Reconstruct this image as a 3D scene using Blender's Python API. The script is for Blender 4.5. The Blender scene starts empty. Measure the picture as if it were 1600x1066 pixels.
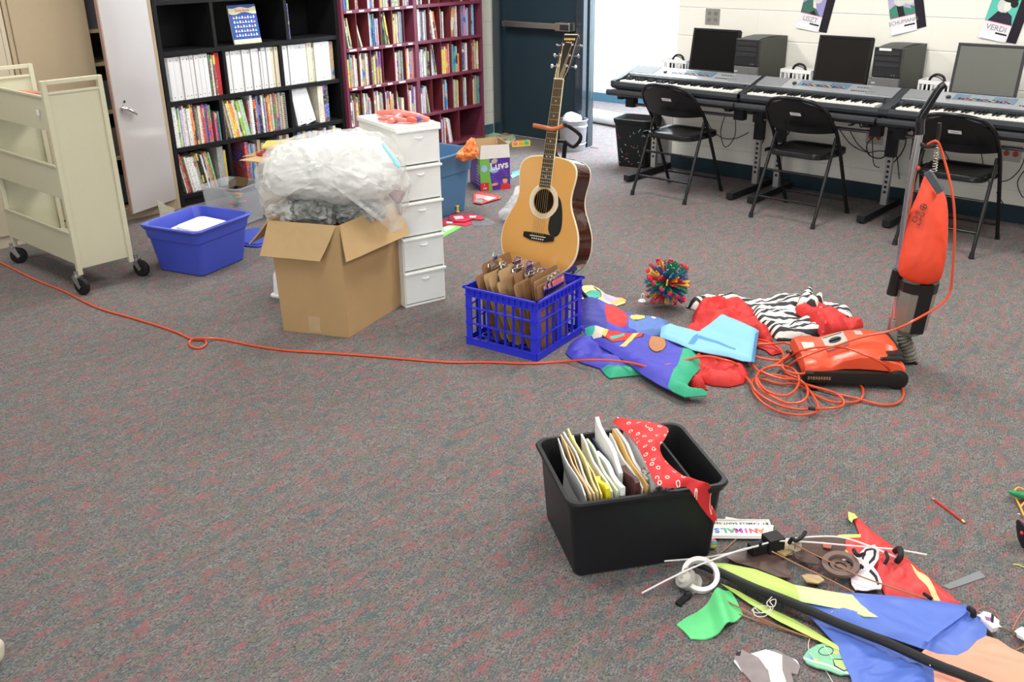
import bpy, bmesh, math, random
from mathutils import Vector, Matrix, Euler, noise
from mathutils.geometry import delaunay_2d_cdt
R = math.radians
S = bpy.context.scene
COL = S.collection
# ------------------------------------------------------------------ camera
CAMH = 1.72
FPX = 1491.0
PITCH, ROLL, YAW = R(22.94), R(-0.74), R(41.7)
_c, _s = math.cos(PITCH), math.sin(PITCH)
_right = Vector((1, 0, 0)); _fwd = Vector((0, _c, -_s)); _up = Vector((0, _s, _c))
_r2 = math.cos(ROLL)*_right + math.sin(ROLL)*_up
_u2 = -math.sin(ROLL)*_right + math.cos(ROLL)*_up
_RZ = Matrix.Rotation(YAW, 3, 'Z')
CR, CU, CW = _RZ @ _r2, _RZ @ _u2, _RZ @ _fwd
cam = bpy.data.objects.new('camera', bpy.data.cameras.new('camera'))
COL.objects.link(cam)
cam.matrix_world = Matrix(((CR.x, CU.x, -CW.x, 0), (CR.y, CU.y, -CW.y, 0), (CR.z, CU.z, -CW.z, CAMH), (0, 0, 0, 1)))
cam.data.sensor_width = 36; cam.data.lens = FPX/1600*36
cam.data.clip_start = 0.05
S.camera = cam
S.view_settings.view_transform = 'Standard'
S.view_settings.look = 'None'
S.view_settings.exposure = 0.0
S.view_settings.gamma = 1.0
S.view_settings.use_curve_mapping = False
# ------------------------------------------------------------------ world and lights
wd = bpy.data.worlds.new('world'); S.world = wd; wd.use_nodes = True
wd.node_tree.nodes['Background'].inputs[0].default_value = (0.75, 0.85, 1, 1)
wd.node_tree.nodes['Background'].inputs[1].default_value = 1.0
def area(name, loc, rot, sx, sy, power, col=(1, 1, 1)):
    l = bpy.data.lights.new(name, 'AREA'); l.shape = 'RECTANGLE'; l.size = sx; l.size_y = sy
    l.energy = power; l.color = col
    o = bpy.data.objects.new(name, l); COL.objects.link(o); o.location = loc; o.rotation_euler = rot
    return o
# fluorescent fixtures of the room (their bodies are built with the ceiling)
FIX = [(-4.9, 4.6), (-2.4, 4.6), (0.1, 4.6), (-4.9, 1.6), (-2.4, 1.6), (0.1, 1.6)]
for (x, y) in FIX:
    area('fixture_light', (x, y, 2.86), (0, 0, 0), 0.55, 1.15, 66 if y > 3 else 34, (1.0, 0.97, 0.92))
# daylight from windows behind and to the left of the camera
area('window_daylight', (0.6, -2.85, 1.75), (R(88), 0, R(0)), 4.5, 1.5, 120, (0.93, 0.97, 1.0))
# daylight in the corridor beyond the open door leaf
area('corridor_daylight', (-4.6, 7.9, 2.75), (0, 0, 0), 3.4, 1.6, 340, (0.80, 0.90, 1.0))

area('corridor_window', (-3.9, 8.6, 2.0), (R(-62), 0, R(-38)), 2.2, 1.2, 260, (0.78, 0.88, 1.0))

def at(px, py, z=0.0):
    """pixel of the 1600x1066 frame -> point of the world at height z"""
    d = CR*((px-800)/FPX) - CU*((py-533)/FPX) + CW
    t = (z-CAMH)/d.z
    return Vector((0, 0, CAMH)) + d*t
def atY(px, py, Y):
    d = CR*((px-800)/FPX) - CU*((py-533)/FPX) + CW
    return Vector((0, 0, CAMH)) + d*(Y/d.y)
def atX(px, py, X):
    d = CR*((px-800)/FPX) - CU*((py-533)/FPX) + CW
    return Vector((0, 0, CAMH)) + d*(X/d.x)
# ------------------------------------------------------------------ materials
_M = {}
def nodes_of(name):
    m = bpy.data.materials.new(name); m.use_nodes = True
    nt = m.node_tree
    return m, nt, nt.nodes['Principled BSDF']
def mat(name, col=(.5, .5, .5), rough=.5, metal=0., vary=0.06, scale=30., bump=0., bscale=200., trans=0., alpha=1., emis=0., coat=0., sss=0., spec=None):
    if name in _M: return _M[name]
    m, nt, b = nodes_of(name)
    L = nt.links
    b.inputs['Base Color'].default_value = (*col, 1)
    b.inputs['Roughness'].default_value = rough
    b.inputs['Metallic'].default_value = metal
    if spec is None and max(col) < .07 and not metal: spec = .22
    if spec is not None: b.inputs['Specular IOR Level'].default_value = spec
    if coat: b.inputs['Coat Weight'].default_value = coat
    if trans: b.inputs['Transmission Weight'].default_value = trans
    if alpha < 1: b.inputs['Alpha'].default_value = alpha
    if emis:
        b.inputs['Emission Color'].default_value = (*col, 1); b.inputs['Emission Strength'].default_value = emis
    tc = nt.nodes.new('ShaderNodeTexCoord')
    if vary:
        n = nt.nodes.new('ShaderNodeTexNoise'); n.inputs['Scale'].default_value = scale; n.inputs['Detail'].default_value = 3
        mx = nt.nodes.new('ShaderNodeMix'); mx.data_type = 'RGBA'
        mx.inputs[6].default_value = (*[max(0, c*(1-vary)) for c in col], 1)
        mx.inputs[7].default_value = (*[min(1, c*(1+vary)) for c in col], 1)
        L.new(tc.outputs['Object'], n.inputs['Vector']); L.new(n.outputs['Fac'], mx.inputs[0]); L.new(mx.outputs[2], b.inputs['Base Color'])
    if bump:
        n2 = nt.nodes.new('ShaderNodeTexNoise'); n2.inputs['Scale'].default_value = bscale; n2.inputs['Detail'].default_value = 2
        bp = nt.nodes.new('ShaderNodeBump'); bp.inputs['Strength'].default_value = bump; bp.inputs['Distance'].default_value = .002
        L.new(tc.outputs['Object'], n2.inputs['Vector']); L.new(n2.outputs['Fac'], bp.inputs['Height']); L.new(bp.outputs['Normal'], b.inputs['Normal'])
    _M[name] = m
    return m
def carpet():
    m, nt, b = nodes_of('flecked_carpet'); L = nt.links; N = nt.nodes
    b.inputs['Roughness'].default_value = .95; b.inputs['Specular IOR Level'].default_value = .15
    tc = N.new('ShaderNodeTexCoord')
    mp = N.new('ShaderNodeMapping'); mp.inputs['Rotation'].default_value = (0, 0, R(48)); L.new(tc.outputs['Object'], mp.inputs[0])
    mp2 = N.new('ShaderNodeMapping'); mp2.inputs['Scale'].default_value = (1.0, 2.6, 1); L.new(mp.outputs[0], mp2.inputs[0])
    def nz(scale, det, src=mp, off=0):
        n = N.new('ShaderNodeTexNoise'); n.inputs['Scale'].default_value = scale; n.inputs['Detail'].default_value = det
        n.noise_dimensions = '4D'; n.inputs['W'].default_value = off
        L.new(src.outputs[0], n.inputs['Vector']); return n
    def ramp(src, a, c, ca, cb):
        r = N.new('ShaderNodeValToRGB'); r.color_ramp.elements[0].position = a; r.color_ramp.elements[1].position = c
        r.color_ramp.elements[0].color = (*ca, 1); r.color_ramp.elements[1].color = (*cb, 1)
        L.new(src, r.inputs[0]); return r
    def mix(f, A, B, typ='MIX'):
        x = N.new('ShaderNodeMix'); x.data_type = 'RGBA'; x.blend_type = typ
        for s_, v in ((0, f), (6, A), (7, B)):
            if isinstance(v, (int, float)): x.inputs[s_].default_value = v
            elif isinstance(v, tuple): x.inputs[s_].default_value = (*v, 1)
            else: L.new(v, x.inputs[s_])
        return x.outputs[2]
    # loops: little cells, each with a yarn tint; the tints gather in soft streaks
    vo = N.new('ShaderNodeTexVoronoi'); vo.inputs['Scale'].default_value = 330
    mpv = N.new('ShaderNodeMapping'); mpv.inputs['Rotation'].default_value = (0, 0, R(-38)); mpv.inputs['Scale'].default_value = (1.0, .55, 1); L.new(tc.outputs['Object'], mpv.inputs[0])
    L.new(mpv.outputs[0], vo.inputs['Vector'])
    sep = N.new('ShaderNodeSeparateColor'); L.new(vo.outputs['Color'], sep.inputs[0])
    mps = N.new('ShaderNodeMapping'); mps.inputs['Rotation'].default_value = (0, 0, R(4)); mps.inputs['Scale'].default_value = (1.0, .42, 1); L.new(tc.outputs['Object'], mps.inputs[0])
    base = ramp(sep.outputs[0], 0.0, 1.0, (0.062, 0.064, 0.068), (0.285, 0.270, 0.256)).outputs[0]
    blot_r = nz(30, 3, mps, 1.0); blot_t = nz(26, 3, mps, 7.0); blot_g = nz(30, 3, mps, 13.)
    def addn(a, sc, bsock):
        x = N.new('ShaderNodeMath'); x.operation = 'MULTIPLY_ADD'; L.new(bsock, x.inputs[0]); x.inputs[1].default_value = sc; L.new(a, x.inputs[2]); return x.outputs[0]
    fr = ramp(addn(blot_r.outputs['Fac'], .26, sep.outputs[1]), .68, .84, (0, 0, 0), (1, 1, 1)).outputs[0]
    ft = ramp(addn(blot_t.outputs['Fac'], .26, sep.outputs[2]), .62, .82, (0, 0, 0), (1, 1, 1)).outputs[0]
    fg = ramp(addn(blot_g.outputs['Fac'], .26, sep.outputs[0]), .70, .84, (0, 0, 0), (1, 1, 1)).outputs[0]
    c = mix(ft, base, (0.084, 0.128, 0.134))
    c = mix(fg, c, (0.19, 0.178, 0.13))
    c = mix(fr, c, (0.345, 0.105, 0.12))
    # ribs of the weave
    wv = N.new('ShaderNodeTexWave'); wv.inputs['Scale'].default_value = 42; wv.inputs['Distortion'].default_value = 1.2; wv.inputs['Detail'].default_value = 1; wv.inputs['Detail Scale'].default_value = 6
    L.new(mpv.outputs[0], wv.inputs['Vector'])
    c = mix(.20, c, ramp(wv.outputs['Fac'], .1, .9, (.45, .45, .45), (1, 1, 1)).outputs[0], 'MULTIPLY')
    big = nz(1.2, 2)
    c = mix(.12, c, ramp(big.outputs['Fac'], .3, .7, (.115, .115, .115), (.20, .19, .19)).outputs[0])
    L.new(c, b.inputs['Base Color'])
    bp = N.new('ShaderNodeBump'); bp.inputs['Strength'].default_value = .55; bp.inputs['Distance'].default_value = .003
    L.new(vo.outputs['Distance'], bp.inputs['Height']); bp.invert = True
    L.new(bp.outputs['Normal'], b.inputs['Normal'])
    return m
def blockwall(name, axis, xoff, col, depth=1.):
    """painted concrete block: courses 0.2032 high, joints every 0.4064 along the wall"""
    m, nt, b = nodes_of(name); L = nt.links; N = nt.nodes
    b.inputs['Roughness'].default_value = .45
    tc = N.new('ShaderNodeTexCoord'); sp = N.new('ShaderNodeSeparateXYZ'); L.new(tc.outputs['Object'], sp.inputs[0])
    def edge(sock, period, off, w):
        a = N.new('ShaderNodeMath'); a.operation = 'ADD'; L.new(sock, a.inputs[0]); a.inputs[1].default_value = off
        p = N.new('ShaderNodeMath'); p.operation = 'PINGPONG'; L.new(a.outputs[0], p.inputs[0]); p.inputs[1].default_value = period/2
        r = N.new('ShaderNodeMapRange'); r.inputs[1].default_value = 0; r.inputs[2].default_value = w; r.inputs[3].default_value = 1; r.inputs[4].default_value = 0
        L.new(p.outputs[0], r.inputs[0]); return r.outputs[0]
    h = edge(sp.outputs[2], .2032, 2.032, .006)
    v = edge(sp.outputs[axis], .4064, xoff, .004)
    vm = N.new('ShaderNodeMath'); vm.operation = 'MULTIPLY'; L.new(v, vm.inputs[0]); vm.inputs[1].default_value = .35
    mxm = N.new('ShaderNodeMath'); mxm.operation = 'MAXIMUM'; L.new(h, mxm.inputs[0]); L.new(vm.outputs[0], mxm.inputs[1])
    x = N.new('ShaderNodeMix'); x.data_type = 'RGBA'; x.inputs[6].default_value = (*col, 1); x.inputs[7].default_value = (*[c*.86 for c in col], 1)
    mf = N.new('ShaderNodeMath'); mf.operation = 'MULTIPLY'; L.new(mxm.outputs[0], mf.inputs[0]); mf.inputs[1].default_value = .55
    L.new(mf.outputs[0], x.inputs[0]); L.new(x.outputs[2], b.inputs['Base Color'])
    n = N.new('ShaderNodeTexNoise'); n.inputs['Scale'].default_value = 90; n.inputs['Detail'].default_value = 4; L.new(tc.outputs['Object'], n.inputs['Vector'])
    s = N.new('ShaderNodeMath'); s.operation = 'MULTIPLY_ADD'; L.new(mxm.outputs[0], s.inputs[0]); s.inputs[1].default_value = -.8*depth
    ns = N.new('ShaderNodeMath'); ns.operation = 'MULTIPLY'; L.new(n.outputs['Fac'], ns.inputs[0]); ns.inputs[1].default_value = .22
    L.new(ns.outputs[0], s.inputs[2])
    bp = N.new('ShaderNodeBump'); bp.inputs['Strength'].default_value = .8; bp.inputs['Distance'].default_value = .004
    L.new(s.outputs[0], bp.inputs['Height']); L.new(bp.outputs['Normal'], b.inputs['Normal'])
    return m
def covermat(name, col, col2, kind=0):
    """printed cover: base colour with a soft second tint and small marks that read as spine lettering"""
    if name in _M: return _M[name]
    m, nt, b = nodes_of(name); L = nt.links; N = nt.nodes
    b.inputs['Roughness'].default_value = .38
    tc = N.new('ShaderNodeTexCoord'); oi = N.new('ShaderNodeObjectInfo')
    cx = N.new('ShaderNodeVectorMath'); cx.operation = 'SCALE'; cx.inputs[0].default_value = (13, 7, 31); L.new(oi.outputs['Random'], cx.inputs['Scale'])
    ad = N.new('ShaderNodeVectorMath'); ad.operation = 'ADD'; L.new(tc.outputs['Object'], ad.inputs[0]); L.new(cx.outputs[0], ad.inputs[1])
    n = N.new('ShaderNodeTexNoise'); n.inputs['Scale'].default_value = 9; n.inputs['Detail'].default_value = 2; L.new(ad.outputs[0], n.inputs['Vector'])
    r = N.new('ShaderNodeValToRGB'); r.color_ramp.elements[0].position = .56; r.color_ramp.elements[1].position = .60
    L.new(n.outputs['Fac'], r.inputs[0])
    x = N.new('ShaderNodeMix'); x.data_type = 'RGBA'; x.inputs[6].default_value = (*col, 1); x.inputs[7].default_value = (*col2, 1); L.new(r.outputs[0], x.inputs[0])
    n2 = N.new('ShaderNodeTexNoise'); n2.inputs['Scale'].default_value = 130; n2.inputs['Detail'].default_value = 1; L.new(ad.outputs[0], n2.inputs['Vector'])
    r2 = N.new('ShaderNodeValToRGB'); r2.color_ramp.elements[0].position = .60; r2.color_ramp.elements[1].position = .64
    L.new(n2.outputs['Fac'], r2.inputs[0])
    ink = (.04, .04, .06) if sum(col) > .9 else (.75, .72, .6)
    y = N.new('ShaderNodeMix'); y.data_type = 'RGBA'; y.inputs[7].default_value = (*ink, 1); L.new(x.outputs[2], y.inputs[6])
    mm = N.new('ShaderNodeMath'); mm.operation = 'MULTIPLY'; mm.inputs[1].default_value = .55; L.new(r2.outputs[0], mm.inputs[0]); L.new(mm.outputs[0], y.inputs[0])
    L.new(y.outputs[2], b.inputs['Base Color'])
    _M[name] = m; return m
# ------------------------------------------------------------------ mesh builder
def frame_of(d):
    d = d.normalized(); u = Vector((0, 0, 1)) if abs(d.z) < .95 else Vector((1, 0, 0))
    a = d.cross(u).normalized(); return a, d.cross(a).normalized()
def catmull(pts, n=8, closed=False):
    pts = [Vector(p) for p in pts]; out = []; k = len(pts)
    rng = range(k if closed else k-1)
    for i in rng:
        if closed: p0, p1, p2, p3 = pts[(i-1) % k], pts[i], pts[(i+1) % k], pts[(i+2) % k]
        else: p0, p1, p2, p3 = pts[max(i-1, 0)], pts[i], pts[i+1], pts[min(i+2, k-1)]
        for j in range(n):
            t = j/n
            out.append(.5*((2*p1)+(p2-p0)*t+(2*p0-5*p1+4*p2-p3)*t*t+(-p0+3*p1-3*p2+p3)*t**3))
    if not closed: out.append(pts[-1])
    return out
class MB:
    def __init__(s): s.v = []; s.f = []; s.m = []; s.M = Matrix.Identity(4)
    def _add(s, vs, fs, mi=0):
        o = len(s.v); s.v += [s.M @ Vector(p) for p in vs]
        for f in fs: s.f.append([o+i for i in f]); s.m.append(mi)
        return s
    def box(s, c, d, rot=None, mi=0):
        x, y, z = d[0]/2, d[1]/2, d[2]/2
        vs = [Vector((a*x, b*y, e*z)) for a in (-1, 1) for b in (-1, 1) for e in (-1, 1)]
        if rot is not None:
            q = rot if isinstance(rot, Matrix) else Euler(rot).to_matrix()
            vs = [q @ v for v in vs]
        vs = [v+Vector(c) for v in vs]
        return s._add(vs, [(0, 1, 3, 2), (4, 6, 7, 5), (0, 4, 5, 1), (2, 3, 7, 6), (0, 2, 6, 4), (1, 5, 7, 3)], mi)
    def bx(s, x0, x1, y0, y1, z0, z1, mi=0):
        return s.box(((x0+x1)/2, (y0+y1)/2, (z0+z1)/2), (x1-x0, y1-y0, z1-z0), None, mi)
    def hexa(s, b, t, mi=0):
        """bottom quad b (ccw), top quad t"""
        return s._add(list(b)+list(t), [(3, 2, 1, 0), (4, 5, 6, 7), (0, 1, 5, 4), (1, 2, 6, 5), (2, 3, 7, 6), (3, 0, 4, 7)], mi)
    def bar(s, p0, p1, w, h=None, up=None, mi=0):
        """rectangular bar between two points"""
        p0, p1 = Vector(p0), Vector(p1); h = h or w; d = (p1-p0).normalized()
        if up is None: a, b = frame_of(d)
        else: a = d.cross(Vector(up)).normalized(); b = a.cross(d).normalized()
        q = [(-1, -1), (1, -1), (1, 1), (-1, 1)]
        B = [p0+a*(x*w/2)+b*(y*h/2) for x, y in q]; T = [p1+a*(x*w/2)+b*(y*h/2) for x, y in q]
        return s.hexa(B, T, mi)
    def tube(s, pts, r, n=10, closed=False, mi=0, cap=True):
        pts = [Vector(p) for p in pts]; k = len(pts)
        rs = r if isinstance(r, (list, tuple)) else [r]*k
        rings = []; a = None
        for i, p in enumerate(pts):
            if closed: d = pts[(i+1) % k]-pts[i-1]
            else: d = pts[min(i+1, k-1)]-pts[max(i-1, 0)]
            if d.length < 1e-9: d = Vector((0, 0, 1))
            d.normalize()
            if a is None: a, b = frame_of(d)
            else:
                a = (a-d*a.dot(d))
                if a.length < 1e-6: a, b = frame_of(d)
                a.normalize(); b = d.cross(a)
            rings.append([p+(a*math.cos(2*math.pi*j/n)+b*math.sin(2*math.pi*j/n))*rs[i] for j in range(n)])
        vs = [v for g in rings for v in g]; fs = []
        for i in range(k if closed else k-1):
            i2 = (i+1) % k
            for j in range(n): fs.append((i*n+j, i*n+(j+1) % n, i2*n+(j+1) % n, i2*n+j))
        if not closed and cap: fs += [tuple(range(n))[::-1], tuple((k-1)*n+j for j in range(n))]
        return s._add(vs, fs, mi)
    def cyl(s, p0, p1, r0, r1=None, n=20, mi=0, cap=True):
        return s.tube([p0, p1], [r0, r0 if r1 is None else r1], n, False, mi, cap)
    def lathe(s, prof, n=32, mi=0, c=(0, 0, 0), closed=False):
        vs = [(c[0]+r*math.cos(2*math.pi*j/n), c[1]+r*math.sin(2*math.pi*j/n), c[2]+z) for r, z in prof for j in range(n)]
        fs = []; k = len(prof)
        for i in range(k if closed else k-1):
            i2 = (i+1) % k
            for j in range(n): fs.append((i*n+j, i*n+(j+1) % n, i2*n+(j+1) % n, i2*n+j))
        return s._add(vs, fs, mi)
    def prism(s, poly, z0, z1, mi=0, F=None):
        """poly in the xy plane of frame F (4x4), extruded z0..z1"""
        F = F or Matrix.Identity(4); k = len(poly)
        ar = sum(poly[i][0]*poly[(i+1) % k][1]-poly[(i+1) % k][0]*poly[i][1] for i in range(k))
        if ar < 0: poly = poly[::-1]
        vs = [F @ Vector((p[0], p[1], z0)) for p in poly]+[F @ Vector((p[0], p[1], z1)) for p in poly]
        fs = [tuple(range(k))[::-1], tuple(range(k, 2*k))]+[(i, (i+1) % k, k+(i+1) % k, k+i) for i in range(k)]
        return s._add(vs, fs, mi)
    def loft(s, rings, mi=0, cap0=True, cap1=True, closed=True):
        n = len(rings[0]); vs = [Vector(p) for g in rings for p in g]; fs = []
        for i in range(len(rings)-1):
            for j in range(n if closed else n-1): fs.append((i*n+j, i*n+(j+1) % n, (i+1)*n+(j+1) % n, (i+1)*n+j))
        if cap0: fs.append(tuple(range(n))[::-1])
        if cap1: fs.append(tuple((len(rings)-1)*n+j for j in range(n)))
        return s._add(vs, fs, mi)
    def sph(s, c, r, n=14, m=9, mi=0):
        r = r if isinstance(r, (tuple, list)) else (r, r, r)
        rings = []
        for i in range(m+1):
            t = math.pi*i/m
            q = max(math.sin(t), 1e-3)
            rings.append([Vector(c)+Vector((r[0]*q*math.cos(2*math.pi*j/n), r[1]*q*math.sin(2*math.pi*j/n), -r[2]*math.cos(t))) for j in range(n)])
        return s.loft(rings, mi)
    def build(s, name, m, parent=None, smooth=False, bevel=0., solid=0., sub=0, recalc=True, world=False):
        me = bpy.data.meshes.new(name)
        me.from_pydata([tuple(v) for v in s.v], [], s.f)
        ms = m if isinstance(m, (list, tuple)) else [m]
        for q in ms: me.materials.append(q)
        for p, k in zip(me.polygons, s.m): p.material_index = k
        if recalc:
            b = bmesh.new(); b.from_mesh(me); bmesh.ops.recalc_face_normals(b, faces=b.faces); b.to_mesh(me); b.free()
        if smooth:
            for p in me.polygons: p.use_smooth = True
            try: me.set_sharp_from_angle(angle=R(38))
            except Exception: pass
        o = bpy.data.objects.new(name, me); COL.objects.link(o)
        if parent is not None:
            o.parent = parent
        else:                                           # put the origin at the base of the thing
            if me.vertices:
                xs = [v.co.x for v in me.vertices]; ys = [v.co.y for v in me.vertices]; zs = [v.co.z for v in me.vertices]
                c = Vector(((min(xs)+max(xs))/2, (min(ys)+max(ys))/2, min(zs)))
                if not world:
                    me.transform(Matrix.Translation(-c)); o.location = c
        if bevel:
            md = o.modifiers.new('bevel', 'BEVEL'); md.width = bevel; md.segments = 2; md.limit_method = 'ANGLE'; md.angle_limit = R(40)
        if solid:
            md = o.modifiers.new('solid', 'SOLIDIFY'); md.thickness = solid; md.offset = 0
            if smooth: md = o.modifiers.new('split', 'EDGE_SPLIT'); md.split_angle = R(50)
        if sub:
            md = o.modifiers.new('sub', 'SUBSURF'); md.levels = sub; md.render_levels = sub
        return o
def tag(o, label=None, cat=None, group=None, kind=None):
    if label: o['label'] = label
    if cat: o['category'] = cat
    if group: o['group'] = group
    if kind: o['kind'] = kind
    return o
def empty(name, loc, rz=0, label=None, cat=None, group=None, rot=None):
    o = bpy.data.objects.new(name, None); COL.objects.link(o); o.empty_display_size = .1
    o.location = loc; o.rotation_euler = rot if rot is not None else (0, 0, rz)
    return tag(o, label, cat, group)
KIDS = {}
def copy_tree(o, parent=None):
    c = o.copy(); COL.objects.link(c)
    if parent is not None: c.parent = parent
    for ch in [q for q in COL.objects if q.parent == o]: copy_tree(ch, c)
    return c
def text_mb(mb, txt, F, size, mi=0, depth=.0004, align='CENTER', shear=0., bold=0., spacing=1.):
    """lettering as thin raised geometry in frame F (x right, y up, z out)"""
    cu = bpy.data.curves.new('t', 'FONT'); cu.body = txt; cu.size = size; cu.align_x = align; cu.align_y = 'CENTER'
    cu.shear = shear; cu.offset = bold; cu.space_character = spacing; cu.resolution_u = 2
    o = bpy.data.objects.new('t', cu); COL.objects.link(o)
    dg = bpy.context.evaluated_depsgraph_get(); me = bpy.data.meshes.new_from_object(o.evaluated_get(dg))
    vs = [F @ Vector((v.co.x, v.co.y, depth)) for v in me.vertices]
    mb._add(vs, [tuple(p.vertices) for p in me.polygons], mi)
    bpy.data.objects.remove(o); bpy.data.curves.remove(cu); bpy.data.meshes.remove(me)
def poly_in(p, poly):
    x, y = p; c = False; j = len(poly)-1
    for i in range(len(poly)):
        xi, yi = poly[i][0], poly[i][1]; xj, yj = poly[j][0], poly[j][1]
        if (yi > y) != (yj > y) and x < (xj-xi)*(y-yi)/(yj-yi)+xi: c = not c
        j = i
    return c
def edist(p, poly):
    b = 9
    for i in range(len(poly)):
        a = Vector(poly[i-1][:2]); c = Vector(poly[i][:2]); d = c-a; q = Vector(p[:2])-a
        t = max(0, min(1, q.dot(d)/max(d.length_squared, 1e-12))); b = min(b, (q-d*t).length)
    return b
def sheet(mb, outline, hfun, step=.012, patches=(), mi=0):
    """fill a floor outline (world xy) with a fine mesh lifted by hfun(x, y, edge distance); patches: (outline, material index)"""
    out = [Vector(p[:2]) for p in outline]
    def dense(poly):
        r = []
        for i in range(len(poly)):
            a, b = Vector(poly[i][:2]), Vector(poly[(i+1) % len(poly)][:2]); k = max(1, int((b-a).length/step))
            r += [a.lerp(b, j/k) for j in range(k)]
        return r
    pts = []; edges = []
    for poly in [out]+[[Vector(q[:2]) for q in pp] for pp, _ in patches]:
        d = dense(poly); o = len(pts); pts += d; edges += [(o+i, o+(i+1) % len(d)) for i in range(len(d))]
    x0 = min(p.x for p in out); x1 = max(p.x for p in out); y0 = min(p.y for p in out); y1 = max(p.y for p in out)
    j = 0; y = y0
    while y < y1:
        x = x0+(step/2 if j % 2 else 0)
        while x < x1:
            if poly_in((x, y), out) and edist((x, y), out) > step*.5: pts.append(Vector((x, y)))
            x += step
        y += step*.87; j += 1
    r = delaunay_2d_cdt(pts, edges, [], 0, 1e-5)
    vs, fs = r[0], r[2]
    keep = []; mis = []
    for f in fs:
        c = sum((vs[i] for i in f), Vector((0, 0)))/len(f)
        if not poly_in(c, out): continue
        k = mi
        for pp, idx in patches:
            if poly_in(c, pp): k = idx
        keep.append(tuple(f)); mis.append(k)
    V = []
    for v in vs: V.append(Vector((v.x, v.y, hfun(v.x, v.y, edist(v, out) if len(vs) < 9000 else .05))))
    o = len(mb.v); mb.v += V
    for f, k in zip(keep, mis): mb.f.append([o+i for i in f]); mb.m.append(k)
def pxs(L, z=0.): return [at(x, y, z) for x, y in L]
def blob(mb, outline, P, thick, mi=0, nu=96, nv=14, amp=.006, fr=18., seed=0., zmin=None, flat=1., ridge=.9):
    """closed swollen body whose silhouette follows a traced outline at the distance of P, with a real thickness"""
    P = Vector(P); dep = (P-Vector((0, 0, CAMH))).dot(CW)
    q = [((x-800)/FPX*dep, -(y-533)/FPX*dep) for x, y in outline]
    q = [Vector((p.x, p.y)) for p in catmull([Vector((a, b, 0)) for a, b in q], 6, True)]
    c = sum(q, Vector((0, 0)))/len(q)
    rings = []
    for i in range(-nv, nv+1):
        t = math.pi/2*i/nv; cs = max(math.cos(t), 1e-3)**flat; sn = math.sin(t); ring = []
        for j in range(nu):
            v = q[int(j*len(q)/nu)]-c
            p = Vector((0, 0, CAMH))+CW*dep+CR*(c.x+v.x*cs)+CU*(c.y+v.y*cs)+CW*(sn*thick)
            nn = (noise.noise(p*fr+Vector((seed, 0, 0)))+ridge*(.35-abs(noise.noise(p*fr*1.9+Vector((0, seed, 0)))))+.5*ridge*(.3-abs(noise.noise(p*fr*4+Vector((seed, seed, 0))))))*amp
            dv = (p-(Vector((0, 0, CAMH))+CW*dep+CR*c.x+CU*c.y)); 
            if dv.length > 1e-6: p = p+dv.normalized()*nn
            if zmin is not None and p.z < zmin: p.z = zmin+.001*(zmin-p.z)
            ring.append(p)
        rings.append(ring)
    mb.loft(rings, mi)
# ================================================================== the room
def structure(mb, name, m, world=True, **k):
    return tag(mb.build(name, m, None, world=world, **k), kind='structure')
CREAM = (.80, .785, .71)
NAVY = (.020, .038, .052)
navy = mat('navy_paint', NAVY, .35, vary=.05)
mb = MB(); mb.bx(-6.7, 3.0, -3.0, 9.05, -.08, 0); mb.bx(-9.6, -6.7, 6.99, 9.05, -.08, 0); structure(mb, 'floor', carpet())
mb = MB(); mb.bx(-6.7, 3.0, -3.0, 9.05, 2.95, 3.05); mb.bx(-9.6, -6.7, 6.99, 9.05, 2.95, 3.05); structure(mb, 'ceiling', mat('ceiling_tile', (.82, .81, .78), .9, bump=.3))
wb = blockwall('cream_block_back', 0, 2.22, CREAM); ws = blockwall('cream_block_side', 1, 0.1, CREAM)
mb = MB(); mb.bx(-4.1, 3.0, 6.55, 6.77, 0, 2.95); mb.bx(-4.16, -4.1, 6.55, 6.77, 2.2, 2.95); mb.bx(-6.18, -4.16, 6.55, 6.77, 2.2, 2.95)
structure(mb, 'wall_back', wb)
mb = MB(); mb.bx(-9.5, -6.7, 6.85, 6.99, 0, 2.95); structure(mb, 'wall_corridor_side', wb)
mb = MB(); mb.bx(-6.7, -6.18, 6.55, 6.99, 0, 2.95); structure(mb, 'wall_back_pier', ws, bevel=.022)
mb = MB(); mb.bx(-6.7, -6.45, -3.0, 6.549, 0, 2.95); structure(mb, 'wall_left', ws)
mb = MB(); mb.bx(2.9, 3.0, -3.0, 6.549, 0, 2.95); structure(mb, 'wall_right', ws)
# front wall (behind the camera) with a wide window
mb = MB(); mb.bx(-6.45, -1.9, -3.1, -3.0, 0, 2.95); mb.bx(2.8, 2.9, -3.1, -3.0, 0, 2.95); mb.bx(-1.9, 2.8, -3.1, -3.0, 0, .95); mb.bx(-1.9, 2.8, -3.1, -3.0, 2.6, 2.95)
structure(mb, 'wall_front', wb)
mb = MB(); mb.bx(-9.5, 2.9, 8.9, 9.0, 0, 2.95); structure(mb, 'wall_corridor', mat('corridor_paint', (.86, .87, .88), .5))
mb = MB(); mb.bx(-9.6, -9.5, 6.991, 8.9, 0, 2.95); structure(mb, 'wall_corridor_end', mat('corridor_paint'))
mb = MB(); mb.bx(-4.099, 2.9, 6.538, 6.549, 0, .112); structure(mb, 'baseboard_back', navy)
mb = MB(); mb.bx(-6.179, -6.171, 6.55, 6.70, 0, .10); mb.bx(-9.49, 2.89, 8.885, 8.899, 0, .095)
structure(mb, 'baseboard_corridor', mat('blue_base', (.05, .13, .2), .4))
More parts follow.
